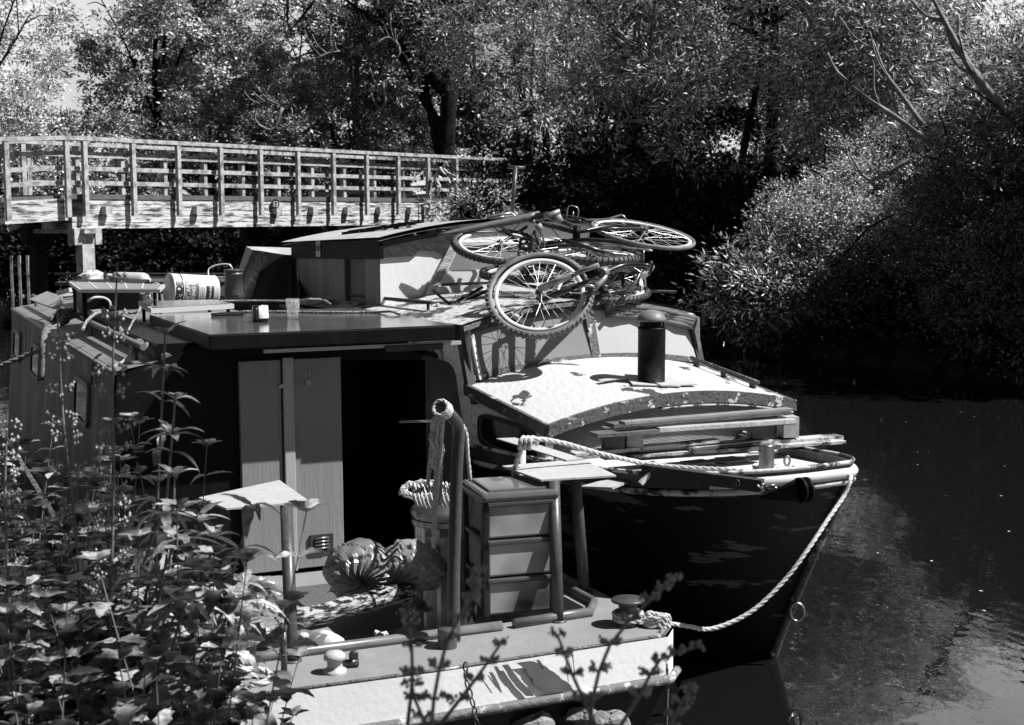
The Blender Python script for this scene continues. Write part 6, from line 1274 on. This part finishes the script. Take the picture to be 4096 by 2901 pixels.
# trees just outside the picture on the right that shade the bank
for i, (x, y, lb) in enumerate(((15.5, 20, 'tall broad tree on the right bank just beyond the picture edge'), (17.5, 25.5, 'second tall tree on the right bank beyond the picture edge'))):
    tree(lb, (x, y, .8), 11, lobes((x, y, 9.5), (3.6, 3.6, 4.2), 10, 60 + i), 30000, L=.2, Wd=.12, lm='leafdark', cs=.6, tr=.3)
tree('overhanging tree just behind the viewpoint that dapples the nettles', (2.6, -1.2, .3), 5.0, [((1.45, 2.75, 5.2), (1.05, 1.15, .5)), ((2.2, 1.0, 5.2), (1.2, 1.0, .6)), ((.8, 3.0, 5.0), (.5, .7, .3))], 3600, L=.16, Wd=.10, lm='leaf', cs=.5, tr=.14, shell=.1, per=40)
# long bare branches in front of the right willows
def branch(label, pts, r, Y, m='trunkpale'):
    P = smooth_path([D(px, py, Y + dy) for px, py, dy in pts], .15); mb_ = MB(); mb_.tube(P, [r * (1 - .75 * i / len(P)) for i in range(len(P))], 6); rr = random.Random(len(P))
    for k in range(5):
        s_ = P[int(len(P) * rr.uniform(.25, .9))]; e = s_ + Vector((rr.uniform(-.6, .1), rr.uniform(-.2, .2), rr.uniform(.2, .8))); mb_.tube(smooth_path([s_, s_.lerp(e, .5) + Vector((-.05, 0, -.05)), e], .1), r * .3, 5)
    tag(mb_.build('bare_branch', M[m]), label, 'branch', 'bare willow branches on the right bank')
branch('long bare branch arching up left from the dark right bank', [(3720, 570, 0), (3600, 480, 0), (3480, 400, 0), (3350, 290, 0), (3310, 210, 0)], .06, 23)
branch('forked bare branch rising to the top right corner', [(4010, 440, 0), (3900, 300, 0), (3840, 200, 0), (3780, 90, 0), (3720, -30, 0)], .08, 22)
branch('bare branch curving between the two long ones', [(3690, 500, 0), (3590, 360, 0), (3540, 290, 0), (3490, 160, 0)], .05, 23)
branch('thin bare branch below the arching long one', [(3640, 640, 0), (3480, 720, .2), (3400, 620, 0)], .04, 22.5)
branch('pale leaning trunk rising behind the bicycles', [(2960, 1250, 0), (2890, 980, 0), (2830, 830, 0), (2740, 640, 0), (2670, 470, 0), (2650, 280, 0), (2620, 60, 0)], .13, 29.5)
branch('pale side limb forking left from the leaning trunk', [(2670, 470, 0), (2600, 380, 0), (2520, 300, 0)], .06, 29.5)
branch('level limb reaching left from the leaning trunk', [(2665, 510, 0), (2560, 485, 0), (2440, 495, 0), (2300, 510, 0)], .05, 29.4)
branch('dark upright trunk among the middle willows', [(2930, 1180, 0), (2960, 700, 0), (3020, 380, 0), (3050, 150, 0), (3080, -60, 0)], .12, 29, 'trunk')
# twisted bare branches in the left trees
for i, (pts, lb) in enumerate((([(1130, 430, 0), (1090, 520, 0), (1020, 480, 0), (1050, 400, 0), (1120, 420, 0)], 'tangled pale dead twigs in front of the trees above the bridge'), ([(1800, 30, 0), (1860, 90, 0), (1800, 190, 0), (1740, 180, 0)], 'hooked dead branch high beside the thick trunk'), ([(1260, 240, 0), (1310, 215, 0), (1360, 205, 0)], 'short snapped branch above the middle of the bridge'), ([(1150, 0, 0), (1150, 90, 0), (1165, 140, 0)], 'dark upright branch against the top sky gap'), ([(1260, 0, 0), (1190, 90, 0), (1150, 130, 0)], 'dark slanting branch against the top sky gap'), ([(1500, 180, 0), (1560, 150, 0), (1600, 210, 0), (1530, 300, 0), (1500, 330, 0)], 'curled dead branch left of the thick trunk'), ([(1530, 330, 0), (1540, 420, 0), (1480, 470, 0)], 'drooping dead twig below the curled dead branch'))):
    branch(lb, pts, .05, 41, 'trunk' if i in (3, 4) else 'trunkpale')
# scrub along the far bank and under the bridge
def groundcover(name, label, area, n, L, Wd, m, h0=.0, h1=.6, kind='stuff'):
    P = []; 
    while len(P) < n:
        x = random.uniform(area[0], area[1]); y = random.uniform(area[2], area[3]); g = hgt(x, y)
        if g > .02: P.append((x, y, g + random.uniform(h0, h1) * (.5 + .5 * math.sin(x * 2.3) * math.sin(y * 1.9))))
    P = np.array(P); d = RNG.normal(size=P.shape); d[:, 2] = np.abs(d[:, 2]) * .8; o = leaves(name, P, d, L, Wd, m); tag(o, label, kind=kind); o['category'] = 'undergrowth'; return o
groundcover('undergrowth', 'dense low undergrowth covering the far bank', (-30, 16, 33, 62), 110000, .2, .10, M['leafblack'], 0, 1.3)  # leaf colour near black, painted in for the shade below the trees
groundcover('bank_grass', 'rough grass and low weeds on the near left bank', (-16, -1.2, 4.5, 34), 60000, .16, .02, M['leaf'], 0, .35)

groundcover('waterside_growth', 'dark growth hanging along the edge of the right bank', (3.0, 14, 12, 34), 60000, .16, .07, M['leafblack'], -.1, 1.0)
P = []
while len(P) < 110:
    y = 5.5 + 16 * random.random() ** 1.5; x = random.uniform(.28, .36 * y + 1.0)
    if riverq(x, y) > 1.5 and riverq(x, y) < 11.8 and B.loc((x, y, 0))[0] > 1.0 or (y < 6.2 and x > 1.0): P.append((x, y, .006))
P = np.array(P); d_ = RNG.normal(size=P.shape); d_[:, 2] = 0; fl = leaves('floating_litter', P, d_, .016, .010, M['white'], face=np.tile(np.array([0, 0, 3.0]), (len(P), 1)), Lvar=.8); tag(fl, 'tiny pale leaves and seeds floating on the dark water', kind='stuff'); fl['category'] = 'floating litter'
# ================================================================== NEAR PLANTS ON THE BANK
def leafgeo(m_, base, d, up, L, W, droop=.5, serr=.18, n=8, fold=.35, mi=0):
    d = Vector(d).normalized(); up = Vector(up); sd_ = d.cross(up)
    if sd_.length < 1e-3: sd_ = d.orthogonal()
    sd_.normalize(); u_ = sd_.cross(d).normalized(); vs = []; fs = []; tw = random.uniform(-.3, .3)
    for i in range(n + 1):
        t = i / n; c = Vector(base) + d * (L * t * (1 - .18 * droop * t)) + u_ * (L * (.18 * t - droop * t * t * .62)); w_ = W * .5 * (math.sin(math.pi * min(1, t ** .72 * .985)) ** .9) * (1 + (serr if i % 2 else -serr))
        if i == n: w_ = 0
        s2 = (sd_ * math.cos(tw * t) + u_ * math.sin(tw * t)); lift = u_ * w_ * fold
        vs += [c - s2 * w_ + lift, c, c + s2 * w_ + lift]
    for i in range(n): a = i * 3; fs += [(a, a + 1, a + 4, a + 3), (a + 1, a + 2, a + 5, a + 4)]
    m_.add(vs, fs, mi, True)
def plant(name, label, tip, Y, kind, hgt_=None, lean=.15, n=9, cat='plant', group=None, L=.12, W=.03, top=True, x=None, spread=1.0, lm='nettleL', y0=None):
    tp_ = D(tip[0], tip[1], Y); bx = tp_.x - lean + random.uniform(-.05, .05); by = Y + random.uniform(-.1, .25); gz = hgt(bx, by)
    r_ = thing(name, label, cat, (bx, by, max(.0, gz)), group); P = smooth_path([Vector((bx, by, gz - .05)), Vector((bx, by, gz)).lerp(tp_, .5) + Vector((-lean * .25, 0, .08)), tp_], .05)
    ms = MB(); ms.tube(P, [.006 * (1 - .6 * i / len(P)) + .001 for i in range(len(P))], 6); ml = MB(); k0 = int(len(P) * .35); idx = [k0 + (len(P) - 1 - k0) * j // n for j in range(n)]
    for j, i in enumerate(idx):
        p = P[i]; d0 = (P[min(i + 1, len(P) - 1)] - P[i - 1]).normalized(); az = (j % 2) * math.pi / 2 + random.uniform(-.4, .4); f = 1 - .25 * j / n
        for s_ in (0, math.pi): a = az + s_; h = Vector((math.cos(a), math.sin(a), random.uniform(-.5, .7))); leafgeo(ml, p, h, Vector((0, 0, 1)), L * f * random.uniform(.8, 1.2), W * f * random.uniform(.85, 1.15), droop=random.uniform(.4, 1.1), serr=.16 if kind == 'nettle' else .09)
    if top:
        for w_ in range(2):
            for q in range(5 + w_ * 2):
                a = q * 6.283 / (5 + w_ * 2) + w_ * .5 + random.uniform(-.2, .2); leafgeo(ml, P[-1 - w_ * 2], Vector((math.cos(a), math.sin(a), random.uniform(-.2, .5) + .5 * (1 - w_))), Vector((0, 0, 1)), L * random.uniform(.6, 1.0) * (.8 + .25 * w_), W * .8, droop=random.uniform(.3, 1.0), serr=.1)
    ms.build('stem', M['stem'], r_); ml.build('leaves', M[lm], r_); return r_
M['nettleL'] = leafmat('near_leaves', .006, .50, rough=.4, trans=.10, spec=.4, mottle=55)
M['nettleS'] = leafmat('star_plant_leaves', .14, .75, rough=.42, trans=.15, mottle=55)
W_ = dict(lm='nettleS', kind='lance', L=.125, W=.032)
for tip, Y, lb in (((745, 2215), 3.6, 'star topped plant just left of the left seat plate'), ((700, 1905), 3.7, 'tall star topped plant touching the left seat plate'), ((640, 2590), 3.2, 'low star topped plant with broad pale rosette near the bottom'), ((575, 2760), 3.0, 'star topped plant rising from the bottom edge left of the pale bow leaf'), ((905, 2470), 3.5, 'star topped plant leaning right towards the black sacks'), ((935, 2650), 3.3, 'star topped plant leaning right over the left bollard'), ((860, 2150), 3.7, 'small star topped sprig pointing at the pale doors'), ((660, 1340), 4.1, 'drooping long leaved plant overlapping the near roof corner'), ((700, 1600), 4.0, 'drooping long leaved plant before the black bulkhead')):
    plant('star_plant', lb, tip, Y, n=8 if tip[1] > 2100 else 7, lean=.22 if tip[0] > 800 else .08, group='star topped plants on the near bank', **W_)
def spire(label, pts, Y, group='tall flowering stalks on the near bank', n=9, size=.008, arm=.05, thick=.004, seeds=16, lmat='seed', leaves_=4):
    P = smooth_path([D(px, py, Y + dy) for px, py, dy in pts], .04); r_ = thing('flower_stalk', label, 'plant', P[0], group); ms = MB(); ms.tube(P, [thick * (1 - .7 * i / len(P)) + .001 for i in range(len(P))], 6); mf = MB(); ml = MB()
    for j in range(n):
        i = int(len(P) * (.30 + .68 * j / n)); i = min(i, len(P) - 1); p = P[i]; f = 1 - .5 * j / n
        for s_ in (-1, 1):
            a = random.uniform(-.5, .5) + (0 if s_ > 0 else math.pi); e = p + Vector((math.cos(a), math.sin(a) * .6, .55)).normalized() * arm * f; ms.tube(smooth_path([p, p.lerp(e, .5) + Vector((0, 0, -arm * .1)), e], .02), thick * .35, 4)
            for q in range(int(seeds * f)):
                c = p.lerp(e, random.uniform(.45, 1.05)) + Vector([random.gauss(0, arm * .16) for _ in range(3)]); r0_ = size * random.uniform(.4, .75)
                o6 = [Vector((r0_, 0, 0)), Vector((0, r0_, 0)), Vector((-r0_, 0, 0)), Vector((0, -r0_, 0)), Vector((0, 0, r0_ * 1.3)), Vector((0, 0, -r0_ * 1.3))]
                mf.add([c + v for v in o6], [(0, 1, 4), (1, 2, 4), (2, 3, 4), (3, 0, 4), (1, 0, 5), (2, 1, 5), (3, 2, 5), (0, 3, 5)])
    for j in range(leaves_):
        p = P[int(len(P) * (.02 + .26 * j / max(1, leaves_)))]
        for s_ in (0, 3.14): a = j * 1.4 + s_; leafgeo(ml, p, Vector((math.cos(a), math.sin(a), .2)), Vector((0, 0, 1)), .10, .05, droop=.8)
    ms.build('stem', M['stem'], r_); mf.build('seed_heads', M[lmat], r_)
    if leaves_: ml.build('leaves', M['nettleL'], r_)
    return r_
spire('tallest thin flower stalk, rising past the roof rail to the white oil drum level', [(440, 2950, 0), (445, 2400, 0), (455, 1900, 0), (450, 1500, 0), (470, 1050, 0)], 3.3, n=13)
spire('flower stalk left of the tallest one, in front of the cabin side windows', [(330, 2600, 0), (300, 2100, 0), (255, 1700, 0), (228, 1240, 0)], 3.5, n=9)
spire('short flower stalk at the left picture edge', [(40, 2500, 0), (20, 2000, 0), (30, 1640, 0)], 3.3, n=8)
spire('broken flower stalk between the two tall ones low down', [(520, 2700, 0), (480, 2200, 0), (470, 1900, 0)], 3.6, n=6)
bl = dict(group='blurred seed stalks close to the lens', size=.0040, arm=.014, thick=.0018, seeds=6, leaves_=0)
spire('blurred seed stalk in front of the drawer tower foot', [(1720, 3050, 0), (1735, 2800, 0), (1790, 2560, 0), (1880, 2400, 0), (1918, 2290, 0)], 1.7, n=26, **bl)
spire('blurred seed stalk left of the hanging chain', [(1730, 2950, 0), (1660, 2800, 0), (1645, 2690, 0)], 1.7, n=12, **bl)
spire('blurred seed stalk leaning right over the chain', [(1760, 2900, 0), (1900, 2720, 0), (2000, 2580, 0)], 1.75, n=14, **bl)
spire('blurred seed stalk leaning to the right bollard', [(2350, 3050, 0), (2370, 2800, 0), (2440, 2580, 0), (2600, 2400, 0), (2700, 2320, 0)], 1.7, n=26, **bl)
spire('blurred seed stalk crossing the right end of the cream band', [(2420, 3000, 0), (2560, 2780, 0), (2640, 2640, 0), (2780, 2590, 0)], 1.75, n=22, **bl)
spire('blurred seed stalk reaching up left before the cream band', [(2380, 2900, 0), (2290, 2700, 0), (2230, 2540, 0)], 1.7, n=14, **bl)
spire('blurred seed stalk at the dark water right of the stern', [(2640, 3000, 0), (2700, 2860, 0), (2760, 2760, 0)], 1.65, n=14, **bl)
spire('blurred seed stalk before the log and the deck rim', [(1630, 2900, 0), (1650, 2700, 0), (1640, 2500, 0), (1632, 2460, 0)], 1.8, n=14, **bl)
# broad pale leaves at the bottom edge
mbl = MB()
for (px, py, Y, dx, dz, L_, W_2) in ((930, 2720, 4.0, .5, .1, .26, .19), (800, 2600, 3.9, .4, .1, .2, .14), (1010, 2900, 3.7, .9, .1, .34, .16), (1180, 2950, 3.5, .6, .4, .2, .12), (400, 2860, 2.9, .3, .3, .18, .13)):
    leafgeo(mbl, D(px, py, Y) - Vector((.06, 0, .12)), Vector((dx, -.25, dz)), Vector((0, -.3, 1)), L_, W_2, droop=.9, serr=.03, n=12, fold=.2)
dk = thing('broad_leaf_plant', 'plant with very broad pale leaves at the bottom edge before the hull corner', 'plant', (-1.0, 3.9, .2)); mbl.build('leaves', M['bigleaf'], dk)
ms = MB(); ms.tube([Vector((-.95, 3.9, .1)), D(860, 2800, 3.9)], .008, 6); ms.tube([Vector((-.95, 3.9, .1)), D(960, 2860, 3.8)], .008, 6); ms.build('stem', M['stem'], dk)
# the bed of nettles that nobody could count
def bed(name, label, n, xr, yr, zr, L, W, serr, lm, pz=None):
    m_ = MB(); ms = MB(); c = 0
    while c < n:
        x = random.uniform(*xr); y = random.uniform(*yr); g = hgt(x, y)
        if g < .0: continue
        if pz and not pz(x, y): continue
        c += 1; h_ = random.uniform(*zr); lx = random.uniform(-.2, .2); ly = random.uniform(-.2, .2); b0 = Vector((x, y, g)); t0 = Vector((x + lx, y + ly, g + h_)); ms.tube([b0, b0.lerp(t0, .5) + Vector((lx * -.2, 0, 0)), t0], [.004, .003, .0015], 4, caps=False)
        k = int(h_ / .085)
        for q_ in range(5): leafgeo(m_, t0, Vector((math.cos(q_ * 1.26), math.sin(q_ * 1.26), .5)), Vector((0, 0, 1)), L * .5, W * .5, droop=.5, serr=serr, n=6, fold=.15)
        for j in range(2, k):
            p = b0.lerp(t0, j / k) ; a0 = (j % 2) * 1.57 + random.uniform(-.4, .4); f = 1.15 - .55 * j / k
            for s_ in (0, 3.14): leafgeo(m_, p, Vector((math.cos(a0 + s_), math.sin(a0 + s_), random.uniform(.0, .4))), Vector((0, 0, 1)), L * f * random.uniform(.75, 1.2), W * f, droop=random.uniform(.3, 1.3), serr=serr, n=8, fold=random.uniform(.05, .25))
    o = m_.build(name, M[lm]); m2 = ms.build('stems', M['stem'], None); m2.parent = o
    return tag(o, label, 'undergrowth', kind='stuff')
def nearok(x, y):
    px = 2048 + x / y * FPX; return px < 820 - (y - 3.2) * 60
bed('nettle_bed', 'thick bed of nettles filling the bottom left corner', 430, (-2.2, -.55), (2.7, 4.6), (.65, 1.4), .115, .066, .22, 'nettleL', nearok)
def cornerok(x, y):
    px = 2048 + x / y * FPX; return px < 960
bed('weed_patch', 'low weeds in front of the stern corner', 110, (-1.25, -.4), (3.0, 4.4), (.35, .85), .12, .055, .15, 'nettleL', cornerok)
bed('bank_weeds', 'sunlit weeds on the bank left of the narrowboat', 420, (-9, -1.6), (5, 17), (.5, 1.25), .12, .06, .15, 'nettleL', lambda x, y: riverq(x, y) < -.25)
ml = MB(); ms = MB()
for k in range(34):
    px = random.uniform(560, 1010); py = random.uniform(2020, 2880); Y = random.uniform(3.1, 3.9); tp_ = D(px, py, Y); b0 = Vector((tp_.x - random.uniform(.0, .3), Y + .1, hgt(tp_.x, Y))); P = smooth_path([b0, b0.lerp(tp_, .5) + Vector((-.07, 0, .1)), tp_], .06); ms.tube(P, .0035, 5, caps=False)
    for w_ in range(4):
        p = P[-1 - min(len(P) - 1, w_ * 2)]
        for q in range(5):
            a = q * 1.256 + w_ * .6 + random.uniform(-.3, .3); leafgeo(ml, p, Vector((math.cos(a), math.sin(a), random.uniform(-.4, .6))), Vector((0, 0, 1)), random.uniform(.08, .14), random.uniform(.022, .034), droop=random.uniform(.2, 1.3), serr=.12, n=8, fold=.15)
o = ml.build('star_leaved_growth', M['nettleS']); m2 = ms.build('stems', M['stem']); m2.parent = o; tag(o, 'tangle of star leaved stems between the nettles and the stern deck', 'undergrowth', kind='stuff')
# rubble and roots at the foot of the bank under the stern
for k, (px, py, s_, lb) in enumerate(((2130, 2890, .06, 'rough stone under the cream band left of the rusty corner'), (2330, 2870, .045, 'smaller rough stone under the rusty edge'), (2440, 2885, .05, 'pale rough stone nearest the stern corner'))):
    c = Z(px, py, .16); rr = random.Random(k); m_ = MB(); m_.grid(lambda a, b: c + Vector((math.cos(a * 6.283) * math.sin(b * 3.1416) * s_ * 1.5, math.sin(a * 6.283) * math.sin(b * 3.1416) * s_, math.cos(b * 3.1416) * s_ * .7)) * 1.0 + Vector((.012 * math.sin(a * 19 + k), .01 * math.sin(b * 11), .012 * math.sin(a * 13 + b * 9))), 14, 8, smooth=False); tag(m_.build('stone', M['stone']), lb, 'stone')
